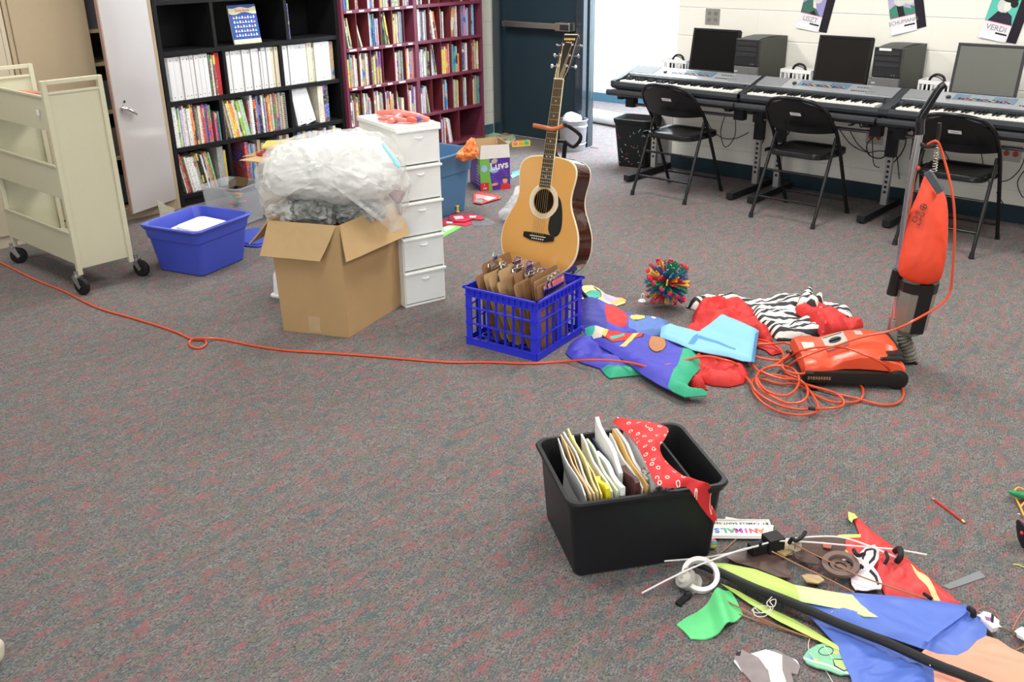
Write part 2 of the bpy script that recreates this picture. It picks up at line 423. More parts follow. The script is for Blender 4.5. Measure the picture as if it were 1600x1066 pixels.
# door frame, leaf, mullion
Y = 6.78
mb = MB(); mb.bx(-6.165, -6.075, Y-.075, Y+.08, 0, 2.15); mb.bx(-6.14, -6.06, Y-.02, Y+.02, 0, 2.12)
mb.bx(-5.195, -5.115, Y-.09, Y+.075, .0, 2.12); mb.bx(-5.21, -5.10, Y-.02, Y+.03, 0, 2.12)
mb.bx(-4.16, -4.10, Y-.0, Y+.08, 0, 2.15); mb.bx(-6.16, -4.10, Y-.0, Y+.08, 2.1, 2.2)
structure(mb, 'trim_1', mat('navy_gloss', NAVY, .18, vary=.05, coat=.8, spec=.6), bevel=.004)
d = MB(); d.bx(-6.055, -5.228, Y-.03, Y+.02, .012, 2.09); door = structure(d, 'door_1', navy, bevel=.003)
mb = MB(); mb.bx(-6.01, -5.24, Y-.115, Y-.07, .985, 1.035); mb.bx(-6.01, -5.93, Y-.10, Y-.03, .99, 1.03); mb.bx(-5.40, -5.24, Y-.12, Y-.03, .975, 1.045)
pb = mb.build('panic_bar', mat('brushed_steel', (.46, .44, .40), .32, .9), door, bevel=.006)
mb = MB(); mb.bx(-5.34, -5.25, Y-.124, Y-.119, .985, 1.03); mb.build('latch_cover', mat('dark_plastic', (.03, .03, .033), .35), door)
mb = MB(); mb.bx(-5.226, -5.214, Y-.028, Y+.015, .012, 2.09); mb.build('gap_light_strip', mat('gap_light_pale', (.72, .74, .78), .4), door)  # pale strip standing in for corridor light through the gap beside the leaf
# ceiling light fixtures (out of frame, they light the room)
fm = mat('fixture_white', (.85, .85, .84), .4)
for i, (x, y) in enumerate(FIX):
    e = empty('ceiling_light', (x, y, 2.9), 0, 'recessed fluorescent ceiling panel with white frame, %s row, %s' % (('rear', 'front')[i//3], ('by the bookcases', 'above the middle', 'on the right side')[i % 3]), 'ceiling light', 'ceiling light panels')
    q = MB(); q.bx(-.31, .31, -.61, -.58, -.0, .05); q.bx(-.31, .31, .58, .61, -.0, .05); q.bx(-.31, -.28, -.58, .58, 0, .05); q.bx(.28, .31, -.58, .58, 0, .05)
    q.build('frame', fm, e)
    q = MB(); q.bx(-.28, .28, -.58, .58, .03, .045); q.build('diffuser', mat('diffuser', (1, .98, .94), .5, vary=0, emis=1.6), e)

# ------------------------------------------------------------------ tan steel storage cabinets
tan = mat('tan_enamel', (.40, .315, .205), .42, vary=.03)
tanl = mat('tan_enamel_light', (.52, .45, .33), .4, vary=.03)
lil = mat('glare_paled_enamel', (.42, .385, .375), .20, vary=.03, scale=3, coat=.3)  # tan door paled in its base colour to carry the window glare
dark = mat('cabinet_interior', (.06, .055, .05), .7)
def cabinet(y0, y1, label, ajar, body, doorm):
    xf = -6.05; e = empty('storage_cabinet', (xf, (y0+y1)/2, 0), 0, label, 'cabinet')
    w = (y1-y0)/2
    q = MB(); q.bx(-.38, 0, -w, -w+.028, 0, 1.83); q.bx(-.38, 0, w-.028, w, 0, 1.83); q.bx(-.38, 0, -w+.028, w-.028, 0, .085); q.bx(-.38, 0, -w+.028, w-.028, 1.79, 1.83)
    q.build('body', body, e, bevel=.003)
    q = MB(); q.bx(-.385, -.375, -w+.028, w-.028, .085, 1.79); q.build('back_panel', dark, e)
    for z in (.40, .70, 1.0, 1.20, 1.5):
        q = MB(); q.bx(-.37, -.03, -w+.03, w-.03, z, z+.022); q.build('shelf', body, e, bevel=.002)
    q = MB(); q.bx(-.02, .006, -w+.03, .026 if ajar else -.002, .092, 1.785); dl = q.build('door', doorm[0], e, bevel=.004)
    q = MB()
    ln = w-.045
    q.bx(-.012, .012, -ln, 0, .075, 1.785)
    dr = q.build('door', doorm[1], e, bevel=.004)
    q = MB(); q.bx(-.010, .010, -ln-.006, -ln-.0005, .078, 1.782); q.build('door_edge', mat('rust_edge', (.34, .20, .15), .45), dr)
    dr.location = (.0, w-.033, 0); dr.rotation_euler = (0, 0, R(-ajar))
    # lever handle and lock
    q = MB(); q.tube(catmull([(.018, -ln+.052, .755), (.036, -ln+.062, .748), (.042, -ln+.09, .735), (.038, -ln+.125, .715), (.030, -ln+.15, .70)]), [.012]*8+[.011]*16+[.008]*9, 10)
    q.cyl((.011, -ln+.052, .757), (.024, -ln+.052, .757), .013, n=16)
    q.build('handle', mat('chrome', (.85, .85, .87), .08, 1, vary=0), dr, smooth=True)
    q = MB(); q.cyl((.011, -ln+.078, .79), (.018, -ln+.078, .79), .009, n=16); q.build('lock', mat('chrome'), dr, smooth=True)
    return e
cabinet(2.412, 3.335, 'tall tan steel storage cabinet beside the black bookcase, its shiny right door ajar', -19, tan, (tan, lil))
cabinet(1.48, 2.405, 'tall tan steel cabinet at the far left edge, behind the book cart, doors shut', 0, tanl, (tanl, tanl))
# dark box files glimpsed inside the open cabinet
for i, (z, n_) in enumerate(((.722, 3), (.422, 3), (.107, 2), (1.222, 1))):
    for k in range(n_):
        q = MB(); q.bx(-6.33, -6.12, 2.93+k*.105, 2.93+k*.105+.085, z, z+.18+.02*k)
        tag(q.build('storage_box', mat('box_grey%d' % ((i+k) % 3), ((.10, .10, .11), (.16, .14, .12), (.05, .07, .09))[(i+k) % 3], .6)),
            'dark box inside the open tan cabinet, %s shelf, %s' % (('third', 'second', 'bottom', 'upper')[i], ('nearest the gap', 'middle one', 'behind the door')[k]), 'box', 'dark boxes inside the cabinet')

# ------------------------------------------------------------------ bookcases
blk = mat('black_laminate', (.012, .012, .014), .35, vary=.1)
mrn = mat('maroon_paint', (.15, .025, .034), .32, vary=.08)
mrnf = mat('maroon_front_edge', (.19, .042, .075), .25, vary=.06)
def black_case():
    x0, x1 = -6.42, -6.07; y0, y1 = 3.352, 4.866; ym = (y0+y1)/2
    e = empty('bookcase', (x1, ym, 0), 0, 'black laminate bookcase with three columns of cubbies full of white binders', 'bookcase')
    T = Matrix.Translation((-x1, -ym, 0))
    def P(q, n, m): 
        q.v = [T @ v for v in q.v]; return q.build(n, m, e, bevel=.0015)
    for y in (y0, y1-.03):
        q = MB(); q.bx(x0, x1, y, y+.03, 0, 1.75); P(q, 'side_panel', blk)
    q = MB(); q.bx(x0-.006, x0, y0, y1, 0, 1.75); P(q, 'back_panel', blk)
    q = MB(); q.bx(x0, x1-.015, y0+.03, y1-.03, 0, .055); P(q, 'toe_kick', blk)
    for z in (.085, .41, .722, 1.045, 1.368, 1.72):
        q = MB(); q.bx(x0, x1, y0+.03, y1-.03, z-.03, z); P(q, 'shelf', blk)
    for z0, z1, ys in ((.085, .38, (3.79, 4.36)), (.41, .692, (3.765, 4.365)), (.722, 1.015, (3.84, 4.315)), (1.045, 1.338, (3.785, 4.39)), (1.368, 1.69, (3.79, 4.36))):
        for y in ys:
            q = MB(); q.bx(x0, x1-.002, y-.012, y+.012, z0, z1); P(q, 'divider', blk)
black_case()
MY = [4.872+i*.1235 for i in range(7)]; MY2 = [5.652+i*.1235 for i in range(7)]
def maroon_case():
    x0, x1 = -6.34, -6.03; y0, y1 = 4.842, 6.43; ym = (y0+y1)/2
    e = empty('bookcase', (x1, ym, 0), 0, 'maroon wooden bookcase with narrow upright bins of thin picture books', 'bookcase')
    T = Matrix.Translation((-x1, -ym, 0))
    def P(q, n, m, b=.0015):
        q.v = [T @ v for v in q.v]; return q.build(n, m, e, bevel=b)
    for y, w in ((y0+.026, .022), (5.614, .038), (y1-.02, .02)):
        q = MB(); q.bx(x0, x1, y-.0 if y != 5.614 else 5.614, y+w, 0, 1.6); P(q, 'upright', mrnf)
    q = MB(); q.bx(x0-.006, x0, y0, y1, 0, 1.6); P(q, 'back_panel', mrn)
    zs = (.045, .342, .645, .938, 1.222, 1.52)
    for k, z in enumerate(zs):
        for a, b in ((4.89, 5.614), (5.652, 6.41)):
            q = MB(); q.bx(x0, x1+.004, a, b, z-.026, z); P(q, 'shelf', mrnf)
    q = MB(); q.bx(x0, x1-.02, y0+.04, y1-.02, 0, .02); P(q, 'plinth', mrn)
    for k in range(1, 5):
        z0, z1 = zs[k], (zs[k+1]-.026)
        for L_ in (MY, MY2):
            for y in L_[1:6]:
                q = MB(); q.bx(x0, x1-.004, y+.012, y+.018, z0, z1); P(q, 'divider', mrn, 0)
    for y in (5.15, 5.38, 5.87, 6.10):
        q = MB(); q.bx(x0, x1-.004, y, y+.012, zs[0], zs[1]-.026); P(q, 'divider', mrn, 0)
    pm = mat('label_paper', (.80, .80, .82), .5)
    for k in (1, 2, 3, 4):
        for j in range(6):
            if (k, j) in ((1, 1), (2, 5)): continue
            y = MY[j]+.045
            q = MB(); q.bx(x1+.0041, x1+.0052, y, y+(.05 if (j+k) % 3 else .07), zs[k]-.019, zs[k]-.006); P(q, 'shelf_label', pm, 0)
maroon_case()

# ------------------------------------------------------------------ books
PAL = dict(w=((.82, .82, .83), 'white'), c=((.76, .71, .56), 'cream'), t=((.52, .40, .24), 'tan'), y=((.78, .58, .10), 'yellow'), o=((.80, .27, .05), 'orange'),
    r=((.58, .045, .05), 'red'), m=((.24, .03, .06), 'dark red'), k=((.02, .02, .025), 'black'), g=((.06, .24, .09), 'green'), l=((.33, .62, .07), 'lime green'),
    a=((.07, .38, .42), 'teal'), b=((.05, .17, .50), 'blue'), n=((.025, .05, .20), 'navy'), s=((.25, .50, .72), 'sky blue'), p=((.20, .07, .36), 'purple'),
    v=((.60, .54, .70), 'lilac'), i=((.74, .15, .38), 'pink'), e=((.36, .36, .36), 'grey'), d=((.09, .06, .045), 'dark brown'), q=((.46, .62, .42), 'pale green'))
SEC = 'ctwyrbgkpo'
paper = mat('page_block', (.80, .77, .70), .8, vary=.08, scale=200)
rng = random.Random(7)
def cov(k, var=0, soft=0):
    c = tuple(v*(1-soft)+u*soft for v, u in zip(PAL[k][0], (.50, .43, .34))); c2 = PAL[SEC[(ord(k)*7+var*3) % 10]][0]
    if k in 'wcve': c2 = tuple(x*.86 for x in c)
    return covermat('cover_%s%d%s' % (PAL[k][1].replace(' ', '_'), var, '_soft' if soft else ''), c, c2)
ORD = ['first', 'second', 'third', 'fourth', 'fifth', 'sixth', 'seventh', 'eighth', 'ninth', 'tenth', 'eleventh', 'twelfth', 'thirteenth', 'fourteenth', 'fifteenth', 'sixteenth', 'seventeenth', 'eighteenth', 'nineteenth', 'twentieth', 'twenty-first', 'twenty-second', 'twenty-third', 'twenty-fourth', 'twenty-fifth']
def book(x, y, z, th, h, dp, k, lean=0, kind='book', var=0, soft=0):
    """book standing with its spine towards +x; lean in degrees tips the top towards -y (left)"""
    q = MB(); b = .0022 if kind == 'book' else .003
    q.bx(-b, 0, 0, th, 0, h); q.bx(-dp, -b, 0, b if th > .006 else th*.3, 0, h); q.bx(-dp, -b, th-(b if th > .006 else th*.3), th, 0, h)
    q.bx(-dp+.004, -b, b if th > .006 else th*.3, th-(b if th > .006 else th*.3), .004, h-.004, mi=1)
    ms = [cov(k, var, soft), paper]
    if kind == 'binder':
        ms = [mat('binder_vinyl_'+PAL[k][1].replace(' ', '_'), tuple(v*.86 for v in PAL[k][0]), .38, vary=.03), paper, mat('rivet', (.05, .05, .06), .3, .8, vary=0)]
        for zz in (.022, h-.022): q.cyl((-.0005, th/2, zz), (.0012, th/2, zz), .0036, n=10, mi=2)
        if th > .024: q.bx(0, .0006, th*.18, th*.82, h*.14, h*.86, mi=0)
    if kind == 'comb':
        ms = [cov(k, var), paper, mat('comb_black', (.02, .02, .02), .3)]
        for j in range(int(h/.016)): q.tube(catmull([(-.006, th*.2, .01+j*.016), (.004, th*.3, .01+j*.016), (.004, th*.7, .01+j*.016), (-.006, th*.8, .01+j*.016)], 3), .0022, 5, mi=2)
    a = R(lean)
    o = q.build('ring_binder' if kind == 'binder' else 'comb_bound_book' if kind == 'comb' else 'book', ms, None, world=True, bevel=.0022 if kind == 'binder' else 0)
    # lean to the left pivots on the lower right edge's side: base stays on the shelf
    if lean > 0: o.rotation_euler = (a, 0, 0); o.location = (x, y+0.0, z)
    elif lean < 0: o.rotation_euler = (a, 0, 0); o.location = (x, y, z+abs(math.sin(a))*th)
    else: o.location = (x, y, z)
    return o
def fill(where, seq, y0, y1, z, xf, hmax, thr, hr, dp, group, default='book'):
    """seq items: letter + optional modifiers: B binder, K comb, | gap, digits*.01 = thickness(mm), / lean left, < lean right, s short"""
    y = y0; n = 0; leanacc = 0
    toks = seq.split(); frac = 1.0
    if toks and toks[0][0] == '@': frac = float(toks[0][1:]); toks = toks[1:]
    tot = 0; l0 = 0
    mid = (thr[0]+thr[1])/2
    for it in toks:
        if it[0] == '|': tot += float(it[1:] or 10)/1000; continue
        nm = ''.join(c for c in it[1:] if c.isdigit()); t_ = int(nm)/1000 if nm else mid
        sl = '/' in it or '<' in it
        tot += t_*(1.03 if sl else 1)+.0012
        if sl and not l0: tot += .25*math.sin(R(15 if '//' in it else 9))
        l0 = sl
    kf = max(.8, min(1.75, (y1-y0)*frac/max(tot, .01)))
    for it in toks:
        if it[0] == '|':
            y += kf*float(it[1:] or 10)/1000; continue
        k = it[0]; mods = it[1:]; kind = default
        th = rng.uniform(*thr); h = rng.uniform(*hr)
        num = ''.join(c for c in mods if c.isdigit())
        if num: th = int(num)/1000
        if 'B' in mods: kind = 'binder'
        if 'K' in mods: kind = 'comb'
        if 'b' in mods: kind = 'book'
        if kind == 'binder': h = rng.uniform(.283, .288)
        if 's' in mods: h *= .72
        th *= kf
        lean = 0
        if '/' in mods: lean = 9 if '//' not in mods else 15
        if '<' in mods: lean = -9
        h = min(h, hmax)
        a = R(abs(lean)); w = th*math.cos(a)
        if y+w > y1+.002 and not lean: break
        # a leaning book's top reaches left by h*sin(a); start it far enough right
        if lean > 0 and leanacc == 0: y += h*math.sin(a)*.92; leanacc = 1
        if lean <= 0 and leanacc: leanacc = 0
        if y+w > y1+.004: break
        n += 1
        o = book(xf-rng.uniform(.004, .02), y, z, th, h, dp-rng.uniform(0, .03), k, lean, kind, rng.randint(0, 2), .30 if xf == MX else .10)
        y += w/max(.2, math.cos(a)**2) if lean > 0 else w
        if lean < 0: y += h*math.sin(a)*.0
        y += rng.uniform(.0004, .0018)+(.0022 if kind == 'binder' else 0)
        tall = 'short ' if 's' in mods else ''
        noun = {'book': 'book', 'binder': 'ring binder', 'comb': 'comb-bound book'}[kind]
        tag(o, '%s%s%s %s, %s from left, %s' % ('leaning ' if lean else '', tall, PAL[k][1], noun, ORD[min(n-1, 24)], where), 'binder' if kind == 'binder' else 'book', group)
        if lean < 0: y += h*math.sin(a)
BX = -6.08
MX = -6.04
W = 'black bookcase'
def bc(row, col, seq, y0, y1, z, **k):
    d = dict(hmax=.292, thr=(.010, .018), hr=(.245, .284), dp=.22); d.update(k)
    fill('%s cubby of %s, %s' % (col, row, W), seq, y0, y1, z, BX, d['hmax'], d['thr'], d['hr'], d['dp'], 'books in the black bookcase, '+row, d.get('default', 'book'))
bc('binder row', 'left', 'eB18 wB36 wB44 wB30 wB26 wB26 wB28 wB30 wB30 d12 w8 c10 m12 rB34 wB28', 3.392, 3.826, .722, default='book', thr=(.02, .03))
bc('binder row', 'middle', 'wB30 wB26 wB50 wB28 wB30 wB30 wB24 w12 n5 wB30 wB26 cB28 cB26 wB20', 3.858, 4.302, .722, thr=(.02, .03))
bc('binder row', 'right', 'wB32 wB30 wB72 cB28 c8 wB86 t26 y14', 4.334, 4.834, .722, thr=(.02, .03))
bc('third row down', 'left', 'w14 w14 l12 w12 v14 w10 w16 w26 o12 m8 p8 d10 e12 c20 r16 r10 t14 r12 g16 |28 is10 ms12 as10', 3.390, 3.750, .41)
bc('third row down', 'middle', 'd8 c12/ c10/ y12/ o18/ c12/ p12/ l16/ q18/ q10/ m8 v8 w18 kK14 r12 b10 p20 w12 n10 w12 r8 o14 a10 c14 m16 t18 e18 t14 eK26', 3.783, 4.352, .41, thr=(.012, .02))
bc('third row down', 'right', 'wB42/ wB56// |10 c28 p16 k14', 4.385, 4.834, .41)
bc('bottom row', 'left', 'c10/ r12/ m14/ c12/ e6/ w24/ w18/ q12/ t12/ y10/ kK14/ c12/ n12/ v8/ o10/ g14/ q10/ |20 e26 e20 y16', 3.386, 3.776, .085)
bc('bottom row', 'middle', '@.98 |70 r14 m8 s12 b8 e10 m14 q16 e14 q14 t10 o12 b22 n16 b14 t18 d12 t16', 3.806, 4.346, .085)
bc('bottom row', 'right', 'b14 b12 e14 v12 t16 r14 s18 e16 t16 c12 d10 c18 t12 v16 b14 c16 e12 c20 w16 w20', 4.378, 4.834, .085)
bc('top open row', 'right', '@.05 w9 n6', 4.408, 4.8, 1.045, hr=(.25, .26))
# picture books in the maroon bookcase
MX = -6.04
MROWS = [
 (1.222, 'top row', ['q9 a8 g8 e7 l9', '@.3 t10 m12', 'w9 v8 s9 p9 c8', 't8 o8 c9 q8 t8 c8 t9', 't9 g8 a8 q7 y8 t7 e9', 'w9 v9 t8 e8 s9'], ['c9 k10 k8 w7', '@.3 w8 c8', '', '', 'e10 e9 t8', 'k8 e9 t9 y8 t9']),
 (.938, 'second row', ['@.75 q9/ q8/ e8/ y7/', '@.8 c12//', 'v9 w8 a10 n9 s6 p8 w9', 'g8 c8 g14/ d12/ e6/', 'c12 y8 t9 r6 c9 t8 e12 s10', ''], ['w12 t10 n14 w9 e8', 'p6/ c8/ w9/ y9/ r7/', 'y12 n10 w8', 'o26< w8', 's12 b16 i12 s16 v7', '@.5 w14 s14']),
 (.645, 'third row', ['b10 y12 a8 e10 r7 c12 w8', 'w9 c8 y9 t22 c10 t8 v7', 's10 a8 y12 e10 t10 y9 t12', '', 'r12s w9 t10 e12 g14 e8 k6', 'c10 o9 w12 p14 t8 i8'], ['v10 w8 e7 k9 c12 e8 g9', 'ws9/ w9/ e10/ k6/ t9/', 'y32 w8 o8 r8 w6', 'v7 a14 a12 q10 o10s', 'r7 n16 v12 w12', 'c9 k5 c9 r12 q9 e9 y12 e11']),
 (.342, 'fourth row', ['o9 k10 e10 w7 m12 d10 c9 d8', 'c9 g8 c10 t9 e12 t8 q12 s9s', 'c9 t8 t9 w6 c10 e9 t8', 'm9 w7 t9 m10 o9 t12 d9', 'w9/ m8/ cs18', 'p10 o6 w9 m8 t12 w10'], ['w14s v14 b8 w9 r8s q8/', '', '@.7 q12 g10 s9 b8', 'y8 t6 q12 e12 y7', '@.6 e14 s12 w16', 'y14 c10 e8 g14 a9']),
]
def dshort(s): return s
for z, rn, Lh, Rh in MROWS:
    for half, bins, ys in (('left', Lh, MY), ('right', Rh, MY2)):
        for j, seq in enumerate(bins):
            if not seq: continue
            fill('%s bin, %s half, %s, maroon bookcase' % (ORD[j], half, rn), seq, ys[j]+.021, ys[j+1]+.010, z, MX, .255, (.008, .012), (.20, .252), .22, 'picture books in the maroon bookcase, '+rn)
fill('middle of bottom row, maroon bookcase', 'g9 e8 w8 w7 r8 w9 w10 w8 v9 w12 q8 e8', 5.68, 5.865, .045, MX, .24, (.008, .012), (.18, .23), .2, 'picture books in the maroon bookcase, bottom row')
fill('right of bottom row, maroon bookcase', 'p8 v8 p7 y14 r5/ w10/ w9/ e8/', 5.885, 6.095, .045, MX, .24, (.008, .012), (.18, .23), .2, 'picture books in the maroon bookcase, bottom row')
fill('left of bottom row, maroon bookcase', 't12 y10 c9 e12 b10 t10 r9 t12', 4.90, 5.14, .045, MX, .24, (.008, .012), (.18, .23), .2, 'picture books in the maroon bookcase, bottom row')
# song book facing the room in the middle cubby of the top open row
def songbook():
    a = atX(351, 13, -6.10); w = .215; h = .262
    e = empty('song_book', (-6.115, 3.965, 1.046), 0, 'blue and cream song book with rows of small pictures, facing out in black bookcase', 'book', rot=(0, R(-10), R(-4)))
    q = MB(); q.bx(-.014, -.002, 0, w, 0, h); q.build('pages', paper, e)
    bl = mat('song_blue', (.02, .075, .33), .3); cr = mat('song_cream', (.80, .74, .48), .35); rd = mat('song_red', (.75, .12, .06), .4); pk = mat('song_white', (.85, .82, .82), .4); gr = mat('song_green', (.1, .5, .4), .4)
    F = Matrix(((0, 0, 1, 0), (1, 0, 0, 0), (0, 1, 0, 0), (0, 0, 0, 1)))
    q = MB(); q.bx(-.002, 0, 0, w, 0, h, 0)
    q.prism([(0, .03), (w, .03), (w, 0), (0, 0)], .0002, .0006, 1, F)
    wave = [(w*i/12, .243-.005*math.sin(i*.9)) for i in range(13)]+[(w-w*i/12, .205-.008*math.sin((12-i)*.7)) for i in range(13)]
    q.prism(wave, .0002, .0006, 1, F)
    text_mb(q, 'Song Book', F @ Matrix.Translation((w/2, .224, .0005)), .026, 2, .0004, bold=.0006)
    for i in range(5):
        for j in range(8):
            x = .024+j*.0225; y = .05+i*.03
            q.prism([(x, y), (x+.014, y), (x+.014, y+.006), (x, y+.006)], .0003, .0007, 3, F)
            q.prism([(x+.002, y+.007), (x+.012, y+.007), (x+.013, y+.015), (x+.004, y+.018)], .0003, .0007, (2, 1, 4, 3)[(i*3+j*5) % 4], F)
    q.build('cover', [bl, cr, rd, pk, gr], e, recalc=False)
songbook()
# ================================================================== book cart
def book_cart():
    ce = mat('cream_enamel', (.60, .575, .42), .35, vary=.02)
    ch = mat('caster_steel', (.5, .5, .5), .3, .9); rb = mat('black_rubber', (.015, .015, .016), .5)
    e = empty('book_cart', (-5.3, 2.21, 0), 0, 'cream metal book cart with sloping shelves and black casters', 'cart')
    T = Matrix.Translation((5.3, -2.21, 0))
    for x, s in ((-4.9, 1), (-5.7, -1)):
        q = MB(); q.M = T
        y0, y1, z0, z1 = 2.055, 2.368, .13, 1.10
        q.bx(x-.004, x+.004, y0+.018, y1-.018, z0, 1.035)
        q.bx(x-.014, x+.014, y0, y0+.026, z0-.03, z1); q.bx(x-.014, x+.014, y1-.026, y1, z0-.03, z1)
        q.bx(x-.013, x+.013, y0+.026, y1-.026, 1.078, z1-.0); q.bx(x-.01, x+.012, y0+.026, y1-.026, 1.03, 1.044)
        q.build('end_panel', ce, e, bevel=.003)
    for ztop, zb, ysh in ((1.03, .855, 0), (.685, .51, 0), (.335, .16, 0)):
        q = MB(); q.M = T
        q.bx(-5.694, -4.906, 2.056, 2.062, zb, ztop); q.bx(-5.694, -4.906, 2.050, 2.064, ztop-.012, ztop)
        q.hexa([(-5.694, 2.06, zb+.03), (-4.906, 2.06, zb+.03), (-4.906, 2.36, zb-.02), (-5.694, 2.36, zb-.02)], [(-5.694, 2.06, zb+.038), (-4.906, 2.06, zb+.038), (-4.906, 2.36, zb-.012), (-5.694, 2.36, zb-.012)])
        q.build('shelf', ce, e, bevel=.002)
    for i, (x, y, r) in enumerate(((-4.895, 2.045, 20), (-4.93, 2.40, 28), (-5.70, 2.05, 60), (-5.70, 2.38, 10))):
        w = empty('caster', (x+5.3, y-2.21, 0), R(r)); w.parent = e
        # sub-parts: fork and wheel
        bpy.data.objects.remove(w)
        A = Matrix.Translation((x+5.3, y-2.21, 0)) @ Matrix.Rotation(R(r), 4, 'Z')
        q = MB(); q.M = A
        q.cyl((0, 0, .098), (0, 0, .125), .012, n=14); q.cyl((0, 0, .094), (0, 0, .104), .022, n=18)
        for s in (-1, 1): q._add([(-.018, s*.017, .096), (.018, s*.017, .096), (.034, s*.017, .045), (.02, s*.017, .034), (-.018, s*.02, .096), (.018, s*.02, .096), (.034, s*.02, .045), (.02, s*.02, .034)], [(0, 1, 2, 3), (4, 7, 6, 5), (0, 4, 5, 1), (1, 5, 6, 2), (2, 6, 7, 3), (3, 7, 4, 0)])
        q.cyl((.026, -.024, .047), (.026, .024, .047), .006, n=10)
        f = q.build('caster', ch, e)
        q = MB(); q.M = A @ Matrix.Translation((.026, 0, .047)) @ Matrix.Rotation(R(90), 4, 'X')
        q.lathe([(.010, -.012), (.036, -.013), (.044, -.011), (.047, -.006), (.047, .006), (.044, .011), (.036, .013), (.010, .012)], 28, closed=True)
        q.build('wheel', rb, f, smooth=True)
    q = MB(); q.M = T; q.bx(-4.985, -4.96, 2.046, 2.05, .93, .955); q.build('sticker', mat('sticker_white', (.8, .8, .78), .5), e)
    # a few red books lying on the top sloping shelf
    for i, (x, c, h) in enumerate(((-5.28, 'r', 0), (-5.09, 'm', 0))):
        q = MB(); q.bx(-.10, .10, -.07, .07, 0, .018); q.bx(-.097, .102, -.067, .067, .003, .015, mi=1)
        o = q.build('book', [cov(c, 1), paper], None, world=True, bevel=.001); o.location = (x, 2.17, .99-.02+h); o.rotation_euler = (R(-9), 0, R(6-9*i))
        tag(o, ('red book lying on the top shelf of the cream cart, farther in', 'dark red book on top shelf of the cream cart, by its near end panel')[i], 'book', 'books lying on the cart')
        q = MB(); q.bx(-.09, .09, -.08, .08, 0, .10)
        o.location.z = .985
    # stack below so the books lie at the shelf edge height
    for i, (x, c) in enumerate(((-5.28, 'e'), (-5.09, 'b'))):
        q = MB(); q.bx(-.10, .10, -.075, .075, 0, .085)
        o = q.build('book', [cov(c, 0)], None, world=True, bevel=.002); o.location = (x, 2.185, .8915); o.rotation_euler = (R(-9), 0, 0)
        tag(o, ('grey thick book under the red one on the cart top shelf', 'blue thick book under the dark red one on the cart top shelf')[i], 'book', 'books lying on the cart')
book_cart()

# ================================================================== plastic totes
def rrect(w, l, r, n=5):
    pts = []
    for cx, cy, a0 in ((w/2-r, l/2-r, 0), (-w/2+r, l/2-r, 90), (-w/2+r, -l/2+r, 180), (w/2-r, -l/2+r, 270)):
        for i in range(n+1):
            a = R(a0+90*i/n); pts.append((cx+r*math.cos(a), cy+r*math.sin(a)))
    return pts
def tote_mb(w, l, W, L, h, r, rim, t=.004, stepz=None, stepin=.006, ledge=.0):
    """open tub: bottom w x l, mouth W x L; outer wall with an optional step, rolled rim, inner wall"""
    q = MB(); rings = []
    def ring(f, z, off=0): return [(x, y, z) for x, y in rrect(w+(W-w)*f+2*off, l+(L-l)*f+2*off, r+(.6*r)*f)]
    rings.append(ring(0, 0, -.008)); rings.append(ring(0.02, .006))
    if stepz:
        rings.append(ring(stepz-.01, h*stepz-.004)); rings.append(ring(stepz, h*stepz, stepin))
    rings.append(ring(.93, h*.90, stepin if stepz else 0)); rings.append(ring(.93, h*.905, rim*.55)); rings.append(ring(1, h-.006, rim)); rings.append(ring(1, h, rim-.004)); rings.append(ring(1, h, .0)); rings.append(ring(1, h-.008, -t))
    rings.append(ring(.1, .012, -t)); rings.append(ring(.02, .006, -t-.008))
    q.loft(rings)
    return q
def tote(name, loc, rz, m, label, cat, **k):
    q = tote_mb(**k); o = q.build(name, m, None, world=True, smooth=True)
    o.location = (*loc, 0) if len(loc) == 2 else loc; o.rotation_euler = (0, 0, rz)
    return tag(o, label, cat)
bp_ = mat('blue_tote_plastic', (.055, .085, .52), .33, vary=.03)
tote('storage_tub', (-4.83, 2.745), R(15.8), bp_, 'open royal blue storage tub with white paper inside, beside the tan cabinet', 'tub', w=.32, l=.36, W=.40, L=.44, h=.275, r=.03, rim=.018, stepz=.72, stepin=.006)
q = MB(); q.loft([[(x, y, z) for x, y in rrect(.25, .30, .05)] for z in (0, .10, .135)]); q.loft([[(x*.8, y*.8, z) for x, y in rrect(.25, .30, .05)] for z in (.135, .15)])
o = q.build('paper_bundle', mat('white_paper', (.85, .84, .83), .6), None, world=True, smooth=True); o.location = (-4.84, 2.77, .085); o.rotation_euler = (0, R(5), R(20)); tag(o, 'white bundle lying inside the royal blue storage tub', 'paper')
q = MB(); q.loft([[(x, y, z) for x, y in rrect(.30, .34, .04)] for z in (0, .012)]); q.loft([[(x, y, z) for x, y in rrect(.25, .29, .03)] for z in (.012, .018)])
o = q.build('tub_lid', mat('blue_lid_plastic', (.03, .06, .42), .35), None, world=True, bevel=.003); c = at(385, 376, 0); o.location = (-5.03, 3.24, 0); o.rotation_euler = (0, 0, R(20)); tag(o, 'royal blue plastic lid lying on the carpet behind the cardboard box', 'lid')
# steel blue large tote behind the drawer tower
tote('storage_tub', (-4.665, 4.27), R(6), mat('steel_blue_plastic', (.065, .17, .32), .35, vary=.03), 'large slate blue storage tub behind the white drawer tower', 'tub', w=.44, l=.56, W=.53, L=.66, h=.42, r=.04, rim=.018, stepz=.68, stepin=.008)
# orange cloth hanging over its rim
q = MB()
blob(q, [(714, 247), (718, 237), (726, 230), (731, 222), (739, 218), (742, 226), (745, 234), (744, 243), (733, 249), (722, 251)], (-4.40, 4.46, .43), .035, amp=.022, fr=30, nu=120, nv=18, ridge=1.3)
tag(q.build('cloth', mat('orange_cloth', (.85, .25, .07), .7, bump=.3), None, smooth=True), 'crumpled orange cloth over the rim of the slate blue tub', 'cloth')
